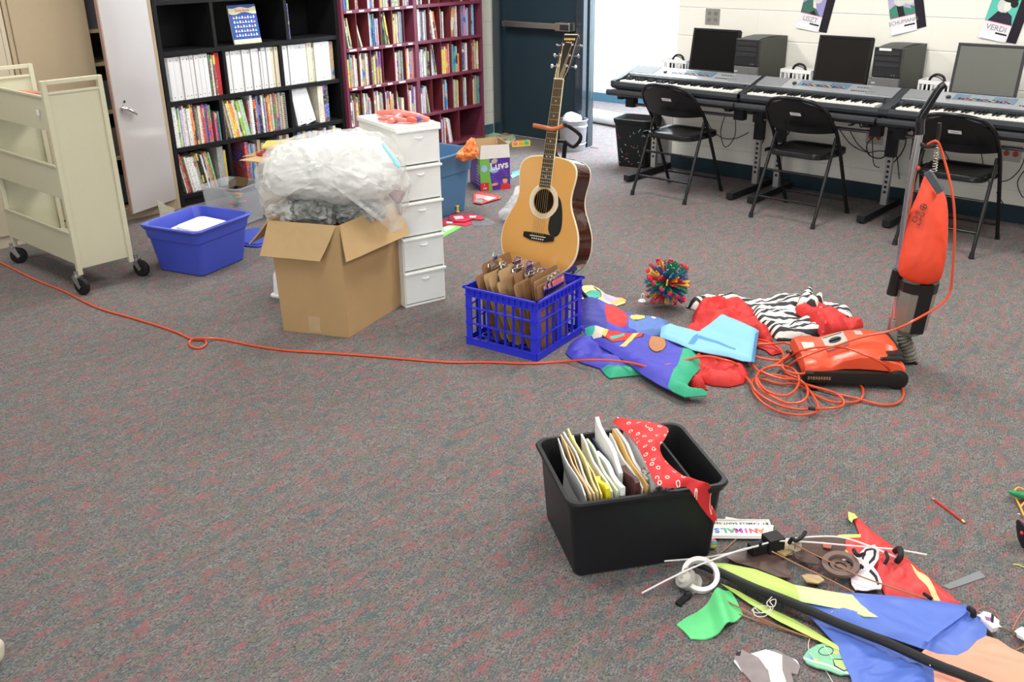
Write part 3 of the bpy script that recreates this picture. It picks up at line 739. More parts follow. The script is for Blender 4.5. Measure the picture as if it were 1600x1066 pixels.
# clear small tub with odds and ends by the black bookcase
clr = mat('clear_plastic', (.62, .66, .70), .12, alpha=.25, vary=0)
def clear_tub():
    base = (-5.47, 3.40); rz = R(18)
    tote('storage_tub', base, rz, clr, 'small clear plastic tub of odds and ends in front of the black bookcase', 'tub', w=.27, l=.24, W=.31, L=.28, h=.26, r=.02, rim=.008)
    rr = random.Random(3)
    F = Matrix.Translation((*base, 0)) @ Matrix.Rotation(rz, 4, 'Z')
    cols = [('red', (.6, .05, .05)), ('green', (.05, .3, .12)), ('yellow', (.75, .6, .08)), ('teal', (.05, .35, .35)), ('orange', (.75, .3, .06)), ('dark', (.05, .05, .05))]
    places = ['at the bottom left', 'at the bottom right', 'near the middle', 'against the front wall', 'against the back wall', 'on top of the heap', 'under the gold tin', 'in the left corner', 'in the right corner', 'across the heap', 'low in the heap', 'by the tub rim']
    for i in range(12):
        n, c = cols[i % 6]; q = MB(); a = rr.uniform(0, 3.1); l = rr.uniform(.12, .18)
        z = .03+i*.0165; p = Vector((rr.uniform(-.04, .04), rr.uniform(-.03, .03), z)); d = Vector((math.cos(a), math.sin(a), 0))*l/2
        if i % 3 == 0: q.tube([F @ (p-d), F @ (p+d)], .008, 8)
        elif i % 3 == 1: q.bar(F @ (p-d), F @ (p+d), .03, .008, (0, 0, 1))
        else: q.sph(F @ p, (.045, .035, .012))
        tag(q.build('toy_stick' if i % 3 == 0 else 'flat_slat' if i % 3 == 1 else 'round_shaker', mat('toy_'+n, c, .45), None), '%s %s %s of the small clear tub' % (n, ('stick', 'flat slat', 'flat round shaker')[i % 3], places[i]), 'toy', 'odds and ends in the clear tub')
    q = MB(); 
    b = [(-.05, -.10, 0), (.05, -.10, 0), (.05, .10, 0), (-.05, .10, 0)]; t = [(-.06, -.12, .06), (.06, -.12, .06), (.06, .12, .06), (-.06, .12, .06)]
    bi = [(-.048, -.098, .003), (.048, -.098, .003), (.048, .098, .003), (-.048, .098, .003)]; ti = [(-.057, -.117, .06), (.057, -.117, .06), (.057, .117, .06), (-.057, .117, .06)]
    q.loft([b, t, ti, bi], cap0=True, cap1=True)
    o = q.build('tin_tray', mat('gold_tin', (.16, .11, .05), .3, .6), None, world=True, bevel=.001); o.location = (-5.47, 3.44, .215); o.rotation_euler = (R(-22), R(14), R(70)); o.scale = (.7, .8, .9); tag(o, 'gold rectangular tin tray sticking out of the small clear tub', 'tray')
clear_tub()

# ================================================================== large open cardboard box
kraft = mat('kraft_cardboard', (.45, .29, .135), .75, vary=.06, scale=8, bump=.15)
kraftl = mat('kraft_inside', (.52, .35, .17), .8, vary=.06)
def flat_panel(q, p, t):
    """thin panel from 4 world points"""
    n = (Vector(p[1])-Vector(p[0])).cross(Vector(p[3])-Vector(p[0])).normalized()*t
    q.hexa([Vector(a)-n/2 for a in p], [Vector(a)+n/2 for a in p])
def cardboard_box():
    A, B, C, D = Vector((-3.624, 2.431, 0)), Vector((-3.317, 2.573, 0)), Vector((-3.453, 3.043, 0)), Vector((-3.76, 2.90, 0)); h = .545
    up = Vector((0, 0, h)); At, Bt, Ct, Dt = A+up+Vector((-.012, -.01, 0)), B+up+Vector((.004, -.008, 0)), C+up+Vector((.012, 0, 0)), D+up
    c = (A+B+C+D)/4; e = empty('cardboard_box', c, 0, 'large open brown cardboard box with flaps folded out, holding a white plastic bag', 'box')
    T = Matrix.Translation(-c)
    def P(pts, name, m=kraft, t=.006):
        q = MB(); q.M = T; flat_panel(q, pts, t); return q.build(name, m, e, bevel=.0015)
    z = Vector((0, 0, .003))
    P([A+z, B+z, C+z, D+z], 'bottom')
    P([A, B, Bt, At], 'side_wall'); P([B, C, Ct, Bt], 'side_wall'); P([C, D, Dt, Ct], 'side_wall'); P([D, A, At, Dt], 'side_wall')
    def flap(hinge0, hinge1, o0, o1, sag=-.004):
        q = MB(); q.M = T; n = 10; m = 5; G = []
        for j in range(m+1):
            row = []
            for i in range(n+1):
                a = hinge0.lerp(hinge1, i/n); b = o0.lerp(o1, i/n); p = a.lerp(b, j/m)
                p = p+Vector((0, 0, sag*math.sin(math.pi*j/m)))+Vector((1, -1, 0))*.006*noise.noise(p*9)*j/m
                row.append(p)
            G.append(row)
        q.loft(G, cap0=False, cap1=False, closed=False)
        return q.build('flap', kraftl, e, smooth=True, solid=.005)
    flap(At, Bt+(At-Bt)*.03, at(406, 400, .385), at(500, 409, .385))
    flap(Bt+(Ct-Bt)*.02, Ct, at(541, 410, .39), at(639, 367, .40))
    dn = (Dt-At).normalized()
    flap(Ct, Dt, Ct+Vector((-.06, .12, .04)), Dt+Vector((-.06, .12, .04)))
    flap(Dt, At, Dt+Vector((-.12, -.05, -.09)), At+Vector((-.10, -.05, -.12)))
    q = MB(); q.M = T
    d = (B-A).normalized(); n_ = d.cross(Vector((0, 0, 1))); p = A.lerp(B, .5)+n_*.0045
    q.bar(p+Vector((0, 0, .01)), p+Vector((0, 0, .09)), .06, .0008, n_); q.build('tape', mat('clear_tape', (.50, .36, .2), .25), e)
cardboard_box()
film = mat('thin_clear_film', (.80, .81, .80), .16, alpha=.30, vary=.05, scale=60, bump=1.0, bscale=28)
# packed grey bags inside the box
for i, (ol, P, th, col, lab) in enumerate((
    ([(420, 340), (424, 326), (440, 318), (455, 316), (462, 330), (460, 345)], (-3.60, 2.58, .50), .06, (.62, .60, .58), 'pale bag with a small red print at the left of the open cardboard box'),
    ([(455, 345), (460, 322), (480, 312), (505, 312), (520, 325), (522, 345), (490, 352)], (-3.50, 2.66, .52), .09, (.33, .34, .32), 'grey plastic wrapped pack in the middle of the open cardboard box'),
    ([(515, 345), (512, 322), (540, 314), (575, 318), (600, 330), (590, 345), (560, 352)], (-3.45, 2.78, .50), .10, (.36, .37, .35), 'grey plastic wrapped pack at the right of the open cardboard box'))):
    q = MB(); blob(q, ol, P, th, amp=.030, fr=16, seed=i*3., ridge=1.4, nu=130, nv=20)
    tag(q.build('wrapped_pack', mat('pack_%d' % i, col, .3, bump=.8, bscale=30), None, smooth=True), lab, 'bag', 'wrapped packs in the cardboard box')
# the big white bag lying on top
def big_bag():
    P = Vector((-3.50, 2.74, .77))
    e = empty('plastic_bag', (-3.5, 2.74, .56), 0, 'big puffy white plastic bag heaped on top of the cardboard box', 'bag')
    T = Matrix.Translation((3.5, -2.74, -.56))
    q = MB()
    blob(q, [(413, 268), (418, 250), (440, 232), (470, 220), (505, 216), (545, 211), (578, 214), (603, 230), (620, 255), (627, 280), (618, 298), (590, 306), (560, 312), (525, 318), (490, 312), (455, 308), (430, 300), (416, 288)], P, .17, amp=.030, fr=9, flat=.8, nu=160, nv=26)
    q.v = [T @ v for v in q.v]
    q.build('filling', mat('white_fluff', (.80, .80, .77), .42, vary=.04, scale=12, bump=1.0, bscale=34), e, smooth=True)
    q = MB()
    blob(q, [(402, 292), (401, 268), (412, 248), (432, 230), (455, 219), (500, 211), (545, 206), (582, 208), (608, 222), (628, 250), (637, 283), (634, 318), (626, 350), (614, 362), (602, 352), (588, 334), (560, 320), (525, 324), (490, 318), (460, 314), (440, 322), (425, 336), (412, 337), (406, 315)], P, .20, amp=.026, fr=12, seed=4., flat=.8, nu=160, nv=26)
    q.v = [T @ v for v in q.v]
    q.build('outer_film', film, e, smooth=True)
    q = MB()
    blob(q, [(606, 300), (612, 296), (622, 297), (632, 300), (630, 308), (622, 318), (612, 312)], (-3.30, 2.86, .66), .012, amp=.006, fr=40)
    q.v = [T @ v for v in q.v]
    q.build('maroon_print', mat('maroon_film', (.20, .07, .07), .3), e, smooth=True)
    q = MB()
    blob(q, [(596, 226), (601, 224), (610, 236), (618, 246), (626, 258), (624, 263), (617, 258), (610, 246), (602, 236)], P-CW*.135, .008, amp=.002, nu=40, nv=5)
    q.v = [T @ v for v in q.v]
    q.build('blue_print', mat('sky_film', (.35, .75, .85), .3), e, smooth=True)
big_bag()
# white cord handle loops behind the bag
for i, (a, b, c, P) in enumerate((((521, 212), (528, 206), (537, 213), (-3.66, 2.92, 0)), ((434, 242), (441, 230), (449, 240), (-5.1, 3.62, 0)))):
    
    q = MB(); pp = [atY(x, y, P[1]) for x, y in (a, b, c)]
    q.tube(catmull([pp[0]-Vector((0, 0, .04)), pp[0], pp[1], pp[2], pp[2]-Vector((0, 0, .05))]), .009, 8)
    tag(q.build('handle_loop', mat('white_loop', (.8, .8, .78), .4), None, smooth=True), ('white plastic loop showing above the big white bag, near the drawer tower', 'white plastic loop at the left end of big white bag, over the book stack')[i], 'loop')
# ================================================================== tan box with stack of books behind the bag
def tan_box():
    e = empty('cardboard_box', (-5.55, 3.98, 0), R(20), 'brown cardboard box with open flap under the book stack, by the black bookcase', 'box')
    q = MB()
    for p in ((-.2, -.17, .006, .34), (.194, -.17, .006, .34)): q.bx(p[0], p[0]+p[2], p[1], p[1]+p[3], 0, .345)
    q.bx(-.194, .194, -.17, -.164, 0, .345); q.bx(-.194, .194, .164, .17, 0, .345); q.bx(-.194, .194, -.164, .164, 0, .006); q.build('body', kraft, e)
    q = MB(); q.hexa([(-.2, -.18, .345), (.2, -.18, .345), (.18, -.40, .36), (-.16, -.42, .37)], [(-.2, -.18, .35), (.2, -.18, .35), (.18, -.40, .365), (-.16, -.42, .375)]); q.build('flap', kraftl, e)
    q = MB(); q.hexa([(-.2, -.18, .345), (-.2, .18, .345), (-.33, .16, .33), (-.33, -.16, .33)][::-1], [(-.2, -.18, .35), (-.2, .18, .35), (-.33, .16, .335), (-.33, -.16, .335)][::-1]); q.build('flap', kraftl, e)
    q = MB(); q.bx(-.19, .19, -.16, .16, .29, .345)
    specs = [('r', .40, .28, .0, 0, 'red book at the bottom of the flat stack on the brown box'), ('l', .33, .24, .10, -14, 'lime green book near the top of the flat stack on the brown box'), ('m', .32, .24, .0, 8, 'dark red book in the middle of the flat stack on the brown box'), ('y', .30, .23, -.06, 25, 'yellow and orange picture book lying on top of the stack on the brown box')]
    z = .352
    for i, (c, l, w, dx, a, lab) in enumerate(specs):
        t = .014 if i else .02; q = MB(); q.bx(-l/2, l/2, -w/2, w/2, 0, t); q.bx(-l/2+.004, l/2+.001, -w/2+.004, w/2+.001, .003, t-.003, mi=1)
        o = q.build('book', [cov(c, 2 if i == 3 else i % 3), paper], None, world=True, bevel=.001); o.location = (-5.55+dx, 3.95, z); o.rotation_euler = (0, 0, R(20+a)); z += t+.0005
        tag(o, lab, 'book', 'flat books on the brown box')
    q = MB(); sheet(q, [(0, 0), (.13, -.03), (.16, .02), (.22, .05), (.12, .13), (.02, .16)], lambda x, y, d: .006+.02*abs(noise.noise(Vector((x*12, y*12, 1)))), .01)
    o = q.build('paper_sheet', mat('white_paper'), None, world=True, smooth=True, solid=.001); o.location = (-5.45, 3.78, z); o.rotation_euler = (0, 0, R(10)); tag(o, 'crumpled white paper on top of the flat book stack', 'paper')
tan_box()
# ================================================================== white drawer tower
def drawer_tower():
    wp = mat('white_drawer_plastic', (.83, .84, .80), .35, vary=.02); tp = mat('milky_plastic', (.88, .90, .88), .22, alpha=.94, vary=.07, scale=9)
    e = empty('drawer_tower', (-3.365, 3.12, 0), R(75), 'tall white plastic tower of five translucent drawers beside the cardboard box', 'drawer tower')
    w = .115; D = .40; H5 = .176
    q = MB(); q.bx(-w-.008, w+.008, -.012, D+.01, .882, .906); q.bx(-w-.002, w+.002, -.006, D+.004, .868, .882); q.build('top', wp, e, bevel=.005)
    q = MB(); q.bx(-w, w, 0, D, 0, .012); q.build('base', wp, e, bevel=.003)
    for k in range(5):
        z0 = .010+k*H5-.0; z1 = z0+H5
        q = MB()
        for s in (-1, 1):
            x = s*(w-.0015)
            q.bx(x-.0015, x+.0015, .045, D-.03, z0+.02, z1-.02)
        q.bx(-w, w, D-.004, D, z0, z1); q.build('side_window', tp, e)
        q = MB()
        for s in (-1, 1):
            x = s*(w-.002)
            q.bx(x-.003, x+.003, .0, .045, z0, z1-.002); q.bx(x-.003, x+.003, D-.03, D, z0, z1-.002); q.bx(x-.003, x+.003, .045, D-.03, z0, z0+.02); q.bx(x-.003, x+.003, .045, D-.03, z1-.02, z1-.002)
        q.bx(-w, w, 0, D, z1-.006, z1-.001); q.build('tier_frame', wp, e, bevel=.001)
        q = MB(); q.hexa([(-w+.006, -.002, z0+.008), (w-.006, -.002, z0+.008), (w-.006, .003, z0+.008), (-w+.006, .003, z0+.008)], [(-w+.004, -.010, z1-.012), (w-.004, -.010, z1-.012), (w-.004, .001, z1-.012), (-w+.004, .001, z1-.012)])
        q.bx(-w+.01, w-.01, .004, D-.02, z0+.006, z0+.009)
        q.bx(-w+.010, -w+.013, .004, D-.02, z0+.01, z1-.03); q.bx(w-.013, w-.010, .004, D-.02, z0+.01, z1-.03)
        dr = q.build('drawer', tp, e, bevel=.002)
        q = MB(); q.bx(-w-.004, w+.004, -.018, -.0, z1-.014, z1-.002); q.build('drawer_rim', wp, dr, bevel=.003)
        q = MB(); q.tube(catmull([(-.020, -.009, z0+.135), (-.012, -.014, z0+.132), (0, -.016, z0+.131), (.012, -.014, z0+.132), (.020, -.009, z0+.135)], 5), .003, 8); q.build('handle', mat('clear_handle', (.9, .92, .92), .08, vary=0), dr, smooth=True)
    # stored stuff seen as pale shapes inside the drawers
    q = MB()
    # pool-noodle like pink bags on top
    F = Matrix.Translation((-3.365, 3.12, .907)) @ Matrix.Rotation(R(75), 4, 'Z')
    pk = mat('salmon_plastic', (.86, .20, .17), .35, bump=.5, bscale=40)
    specs = [((-.09, .10, .012), (.10, .24, .014), .022), ((-.03, .36, .014), (.07, .10, .030), .020), ((.085, .04, .012), (-.02, .20, .034), .021), ((-.10, .20, .012), (-.02, .05, .016), .016)]
    labs = ['salmon red bundle at the left of the drawer tower top', 'salmon red bundle farthest back on the drawer tower top', 'salmon red bundle crossing over the others on the drawer tower', 'small salmon red bundle by the tower top left corner']
    for (a, b, r), lb in zip(specs, labs):
        q = MB(); a = Vector(a); b = Vector(b); m_ = (a+b)/2+Vector((0, 0, .012)); pts = catmull([a, a.lerp(m_, .5), m_, m_.lerp(b, .5), b], 5)
        q.tube([F @ p for p in pts], [r*(.55+.45*math.sin(math.pi*min(1, .12+i/len(pts)*.85)))*(1+.12*noise.noise(p*40)) for i, p in enumerate(pts)], 12)
        q.v = [Vector((v.x, v.y, .908+(v.z-.907)*.72)) for v in q.v]
        tag(q.build('bundle', pk, None, smooth=True), lb, 'bundle', 'salmon bundles on the drawer tower')
    q = MB(); q.sph(F @ Vector((-.005, .045, .018)), (.035, .02, .014)); o = q.build('small_toy', mat('toy_mix', (.75, .10, .06), .4), None, smooth=True); tag(o, 'small red and gold toy on the drawer tower front edge', 'toy')
    q = MB(); q.sph(F @ Vector((.035, .05, .016)), (.018, .016, .013)); o = q.build('small_toy', mat('toy_violet', (.10, .07, .3), .4), None, smooth=True); tag(o, 'small violet toy on the drawer tower front edge', 'toy')
drawer_tower()
# white scoop-shaped tub half hidden behind the cardboard box
q = MB(); q.loft([[(x*s, y*s, z) for x, y in rrect(.20, .24, .03)] for z, s in ((0, 1.12), (.008, 1.12), (.012, 1.0), (.11, .95), (.155, .78), (.16, .70))])
o = q.build('plastic_tub', mat('white_tub', (.80, .82, .86), .35), None, world=True, smooth=True); o.location = (-4.03, 2.83, 0); o.rotation_euler = (0, 0, R(25)); tag(o, 'small white plastic tub upside down on the floor behind the cardboard box', 'tub')
# clear card leaning by the cabinet
q = MB(); p0 = at(262, 352, 0); p1 = at(273, 356, 0)
q.M = Matrix.Translation(at(265, 350, 0)) @ Matrix.Rotation(R(60), 4, 'Z') @ Matrix.Rotation(R(-9), 4, 'X')
q._add([(-.05, 0, .0), (.03, 0, .0), (.045, 0, .10), (.0, 0, .12), (-.055, 0, .17), (-.05, .002, .0), (.03, .002, .0), (.045, .002, .10), (.0, .002, .12), (-.055, .002, .17)], [(0, 1, 2, 3, 4), (9, 8, 7, 6, 5), (0, 5, 6, 1), (1, 6, 7, 2), (2, 7, 8, 3), (3, 8, 9, 4), (4, 9, 5, 0)])
tag(q.build('clear_wrapper', mat('wrapper', (.62, .58, .5), .15, alpha=.55, vary=.3, scale=40), None), 'torn clear packaging standing on floor by the tan cabinet door', 'wrapper')
# ================================================================== blue crate with clipboards
def crate():
    m = mat('crate_blue', (.025, .035, .60), .3, vary=.03)
    e = empty('milk_crate', (-2.681, 3.098, 0), R(7.5), 'blue lattice plastic crate holding brown clipboards', 'crate')
    w, l, h = .19, .193, .28
    q = MB(); q.bx(-w+.012, w-.012, -l+.012, l-.012, .012, .018)
    q = MB()
    for i in range(7): 
        t = -w+.02+i*(2*w-.04)/6; q.bx(t-.006, t+.006, -l+.01, l-.01, .010, .018)
    for i in range(7):
        t = -l+.02+i*(2*l-.04)/6; q.bx(-w+.01, w-.01, t-.006, t+.006, .010, .018)
    q.build('base_grid', m, e)
    for side in range(4):
        A = Matrix.Rotation(R(90*side), 4, 'Z'); n, d = (w, l) if side % 2 == 0 else (l, w)   # side 0: wall at y=-l
        q = MB(); q.M = A; y = -d
        f = .985
        q.bx(-n, n, y, y+.004, h-.042, h); q.bx(-n-.010, n+.010, y-.011, y+.004, h-.008, h); q.bx(-n, n, y-.006, y+.004, h-.044, h-.038)
        q.bx(-n, n, y-.005, y+.004, 0, .034); q.bx(-n, n, y-.008, y+.004, .030, .036)
        for z in (.108, .185): q.bx(-n, n, y-.007, y+.004, z-.003, z+.003)
        k = 7 if side in (0, 2) else 6
        for i in range(1, k):
            t = -n+.03+(2*n-.06)*i/k; ww = .0055 if not (side in (1, 3) and i == 3) else .022
            q.bx(t-ww, t+ww, y-.001, y+.003, .03, h-.04); q.bx(t-.001, t+.001, y-.007, y, .03, h-.04)
        for s in (-1, 1): q.bx(s*n-.016-s*.016, s*n+.016-s*.016, y-.001, y+.004, 0, h); 
        for i in range(12):
            t = -n+.02+i*(2*n-.04)/11; q.bx(t-.0012, t+.0012, y-.009, y, h-.04, h-.004)
        q.build('side_wall', m, e)
crate()
def clipboards():
    F = Matrix.Translation((-2.681, 3.098, 0)) @ Matrix.Rotation(R(7.5), 4, 'Z')
    br = [mat('hardboard_dark', (.25, .125, .055), .5, vary=.15, scale=300), mat('hardboard_light', (.42, .27, .13), .5, vary=.12, scale=300), mat('hardboard_mid', (.32, .18, .085), .5, vary=.15, scale=300)]
    cr = mat('clip_chrome', (.75, .75, .76), .15, 1, vary=0); bk = mat('clip_black', (.02, .02, .022), .3); bl = mat('clip_blue', (.02, .03, .45), .35)
    # x of foot, lean deg, y offset, height, material, clip kind, clip y, twist, label
    L_ = [
     (-.095, 13, .045, .345, 0, 0, -.02, 0, 'dark brown clipboard standing tallest at the back left of the blue crate'),
     (-.060, 20, -.065, .315, 0, 0, .0, 2, 'dark brown clipboard at the front left of the blue crate'),
     (-.035, 19, -.02, .315, 1, 0, .02, -2, 'pale tan clipboard behind the dark left one in the blue crate'),
     (.000, 21, -.025, .312, 1, 1, .0, 1, 'pale clipboard with a black clip in the blue crate'),
     (.022, 17, .030, .335, 1, 2, .02, -3, 'tan clipboard with dark blue clip tip, back middle of the blue crate'),
     (.048, 20, -.050, .30, 1, 0, .02, 0, 'light clipboard low at the front middle of the blue crate'),
     (.070, 17, .005, .325, 2, 0, -.02, -2, 'mid brown clipboard with a shiny clip, middle of the blue crate'),
     (.094, 15, .025, .335, 0, 3, .0, 2, 'dark brown clipboard with a blue and chrome clip in blue crate'),
     (.112, 15, -.045, .300, 2, 0, .01, 0, 'mid brown clipboard in front of the blue clipped one'),
     (.132, 12, -.010, .310, 0, 0, .01, -2, 'dark brown clipboard with a round chrome clip, right of the middle'),
     (.148, 10, .04, .325, 0, 4, .02, 1, 'dark brown clipboard without a clip at the back right of the crate'),
     (.160, 8, .02, .310, 2, 4, .02, 0, 'mid brown clipboard second from the right wall of the crate'),
     (.174, 5, -.02, .300, 0, 5, .0, 0, 'brown clipboard against the right crate wall with heaped chrome clips')]
    for i, (x, ln, yo, h, mi, ck, cy, tw, lab) in enumerate(L_):
        e = empty('clipboard', F @ Vector((x, yo*.55, .020)), 0, lab, 'clipboard', 'clipboards in the blue crate', rot=(0, R(-ln), R(7.5+tw)))
        w = .115; r = .018
        G = Matrix(((0, 0, 1, 0), (1, 0, 0, 0), (0, 1, 0, 0), (0, 0, 0, 1)))   # board plane: y, z; thickness x
        pts = [(p[0], p[1]+h/2) for p in rrect(2*w, h, r, 4)]
        q = MB(); q.prism(pts, -.0016, .0016, 0, G)
        q.build('board', br[mi], e)
        if ck == 4:
            q = MB()
            for s in (-.03, .03): q.cyl((.0017, cy+s, h-.03), (.0021, cy+s, h-.03), .004, n=10)
            q.build('rivet', cr, e); continue
        cm = bk if ck == 1 else cr
        for rep in range(1 if ck != 5 else 3):
            q = MB(); dy = cy+(rep-1)*.03 if ck == 5 else cy; hz = h+.004*rep
            wd = .05 if ck != 1 else .058
            prof = [(.0018, -.055), (.008, -.052), (.012, -.03), (.010, -.012), (.013, .004), (.020, .014), (.026, .012)]
            rows = [[(px_+.004*rep, dy+s*wd*(1-.45*(k > 3)-.1*k/6), hz+pz) for s in (-1, -.5, 0, .5, 1)] for k, (px_, pz) in enumerate(prof)]
            q.loft(rows, cap0=False, cap1=False, closed=False)
            o = q.build('clip', cm, e, smooth=True, solid=.0016)
            q = MB(); q.cyl((.006+.004*rep, dy-.03, hz-.012), (.006+.004*rep, dy+.03, hz-.012), .005, n=12)
            q.tube(catmull([(.013, dy-.018, hz), (.018, dy-.02, hz+.02), (.012, dy, hz+.027), (.018, dy+.02, hz+.02), (.013, dy+.018, hz)], 5), .0022, 8)
            q.build('clip_lever', bl if ck in (2, 3) and rep == 0 else cr, o, smooth=True)
clipboards()

# ================================================================== acoustic guitar on its stand
def guitar():
    dirv = (CR*((842.5-800)/FPX) - CU*((369.5-533)/FPX) + CW)
    dep = 4.55; K = dep/4.0/1.005          # overall size of this instrument
    O = Vector((0, 0, CAMH))+dirv*dep     # saddle
    N_ = (CR*.128+CU*1.0-CW*.17).normalized()
    a = R(37)
    A = (CR*math.cos(a)-CW*math.sin(a)); A = (A-N_*A.dot(N_)).normalized(); Z = A.cross(N_).normalized()   # Z: out of the soundboard
    if Z.dot(CW) > 0: Z = -Z
    M = Matrix(((A.x*K, N_.x*K, Z.x*K, O.x), (A.y*K, N_.y*K, Z.y*K, O.y), (A.z*K, N_.z*K, Z.z*K, O.z), (0, 0, 0, 1)))
    e = empty('acoustic_guitar', (0, 0, 0), 0, 'natural top acoustic guitar standing on a stand behind the blue crate', 'guitar')
    e.matrix_world = M; e.location = O
    e.rotation_mode = 'XYZ'; l_, r_, s_ = M.decompose(); e.location = l_; e.rotation_euler = r_.to_euler(); e.scale = s_
    top = mat('spruce_top', (.66, .33, .085), .22, vary=.10, scale=4, coat=.5)
    side = mat('dark_rosewood', (.05, .014, .008), .12, vary=.25, scale=6, coat=.6)
    cream = mat('cream_binding', (.80, .72, .50), .35, vary=0); fb = mat('rosewood_board', (.055, .035, .022), .4, vary=.2, scale=40)
    blkp = mat('gloss_black', (.012, .012, .013), .12, vary=0); nick = mat('nickel', (.75, .74, .68), .22, 1, vary=0); chrome = mat('chrome')
    # half outline of a dreadnought, y from tail (-.165) to top (.335), x half widths
    hp = [(-.165, 0), (-.163, .05), (-.150, .105), (-.120, .158), (-.075, .190), (-.025, .199), (.03, .192), (.08, .170), (.125, .146), (.165, .135), (.205, .137), (.245, .144), (.280, .144), (.308, .130), (.326, .098), (.334, .05), (.336, .0)]
    pr = catmull([Vector((x, y, 0)) for y, x in hp], 4)
    outl = [(p.x, p.y) for p in pr]+[(-p.x, p.y) for p in pr[-2:0:-1]]
    D = .108
    # body sides and back
    q = MB(); rings = []
    for z, s in ((-.004, 1.0), (-.010, 1.0), (-D+.006, 1.0), (-D, .995), (-D-.006, .6)): rings.append([(x*s, (y-.08)*s+.08, z-(0 if abs(z) < D else 0)) for x, y in outl])
    q.loft(rings, cap0=False, cap1=True); q.build('body_sides_and_back', side, e, smooth=True)
    # binding
    q = MB(); q.loft([[(x*s, (y-.08)*s+.08, z) for x, y in outl] for z, s in ((-.007, 1.003), (.0, 1.003), (.0008, .985), (-.0005, .98))], cap0=False, cap1=False)
    q.build('binding', cream, e, smooth=True)
    q = MB(); q.loft([[(x*s, (y-.08)*s+.08, z) for x, y in outl] for z, s in ((-D+.006, 1.003), (-D-.001, 1.003), (-D-.002, .985))], cap0=False, cap1=False); q.build('back_binding', cream, e, smooth=True)
    # soundboard with a real hole
    hc = (0, .148); hr = .050; n = 96
    def ray_out(ang):
        d = Vector((math.cos(ang), math.sin(ang))); best = .05
        for i in range(len(outl)):
            p, r2 = Vector(outl[i]), Vector(outl[(i+1) % len(outl)]); ed = r2-p; den = d.x*ed.y-d.y*ed.x
            if abs(den) < 1e-9: continue
            w = p-Vector(hc); t = (w.x*ed.y-w.y*ed.x)/den; u = (w.x*d.y-w.y*d.x)/den
            if t > 0 and -1e-6 <= u <= 1+1e-6: best = max(best, t)
        return best
    q = MB(); rings = []
    for f in (0, .0001, .25, .5, .75, .985):
        ring = []
        for j in range(n):
            t = 2*math.pi*j/n; ro = ray_out(t); r = hr+(ro-hr)*f
            ring.append((hc[0]+math.cos(t)*r, hc[1]+math.sin(t)*r, .0004 if f > 0 else -.003))
        rings.append(ring)
    q.loft(rings, cap0=False, cap1=False); q.build('soundboard', top, e)
    q = MB(); q.cyl((hc[0], hc[1], -.09), (hc[0], hc[1], -.089), .07, n=30); q.build('inside_label', mat('dark_inside', (.05, .03, .02), .8), e)
    rosette = e
    for r0, r1, c in ((.054, .058, (.75, .65, .45)), (.059, .067, (.62, .58, .50)), (.068, .073, (.80, .72, .5)), (.0502, .053, (.55, .22, .05))):
        q = MB(); q.lathe([(r0, .0006), (r1, .0006), (r1, .0011), (r0, .0011)], 56, c=(hc[0], hc[1], 0), closed=True); q.build('rosette_ring', mat('rosette_%d' % int(r1*1e4), c, .4, vary=.1, scale=200), e)
    # pickguard
    pg = catmull([(.043, .163, 0), (.060, .178, 0), (.082, .165, 0), (.098, .125, 0), (.106, .075, 0), (.104, .035, 0), (.088, .012, 0), (.062, .010, 0), (.044, .030, 0), (.040, .062, 0), (.0455, .096, 0), (.0605, .118, 0), (.068, .145, 0), (.060, .168, 0)][:11]+[(.053, .098, 0), (.0705, .117, 0), (.0765, .147, 0)], 4, True)
    pg2 = []
    for p in pg:
        v = Vector((p.x-hc[0], p.y-hc[1])); 
        if v.length < .0745: v = v.normalized()*.0745
        pg2.append((hc[0]+v.x, hc[1]+v.y))
    q = MB(); q.prism(pg2, .0006, .0022); q.build('pickguard', mat('pickguard_black', (.018, .020, .018), .3, vary=.1), e)
    # bridge
    bpz = [(-.078, .012), (-.035, .014), (.035, .014), (.078, .012), (.078, -.010), (.036, -.020), (-.036, -.020), (-.078, -.010)]
    q = MB(); q.prism(bpz, .0006, .009); br = q.build('bridge', mat('ebony', (.015, .012, .011), .35), e, bevel=.0015)
    q = MB(); q.bx(-.040, .040, -.0015, .0015, .009, .013, 0); q.build('saddle', cream, br)
    q = MB()
    for i in range(6): q.sph((-.028+i*.0112, -.011, .0105), .0034, 10, 6)
    q.build('bridge_pins', mat('pin_white', (.8, .78, .7), .3), br, smooth=True)
    # neck, fretboard, frets
    sc = .645; nutw, endw = .0215, .028; fe = .205
    q = MB(); q.hexa([(-endw, .30, .0005), (endw, .30, .0005), (nutw, sc, .0005), (-nutw, sc, .0005)], [(-endw, .30, .006), (endw, .30, .006), (nutw, sc, .006), (-nutw, sc, .006)])
    rings = []
    for y, w, d in ((.335, .026, .075), (.345, .026, .045), (.37, .026, .024), (.50, .0235, .022), (sc-.01, .0215, .020), (sc+.012, .022, .017)):
        rings.append([(w*math.cos(t), y, .001-d*math.sin(t)) for t in [math.pi*k/8 for k in range(9)]])
    q.loft(rings); q.build('neck', side, e, smooth=True)
    q = MB(); q.hexa([(-endw-.002, fe, .001), (endw+.002, fe, .001), (nutw+.0015, sc, .001), (-nutw-.0015, sc, .001)], [(-endw-.002, fe, .0065), (endw+.002, fe, .0065), (nutw+.0015, sc, .0065), (-nutw-.0015, sc, .0065)]); f = q.build('fretboard_binding', cream, e)
    q = MB(); q.hexa([(-endw, fe, .004), (endw, fe, .004), (nutw, sc, .004), (-nutw, sc, .004)], [(-endw, fe, .0072), (endw, fe, .0072), (nutw, sc, .0072), (-nutw, sc, .0072)]); fbo = q.build('fretboard', fb, e)
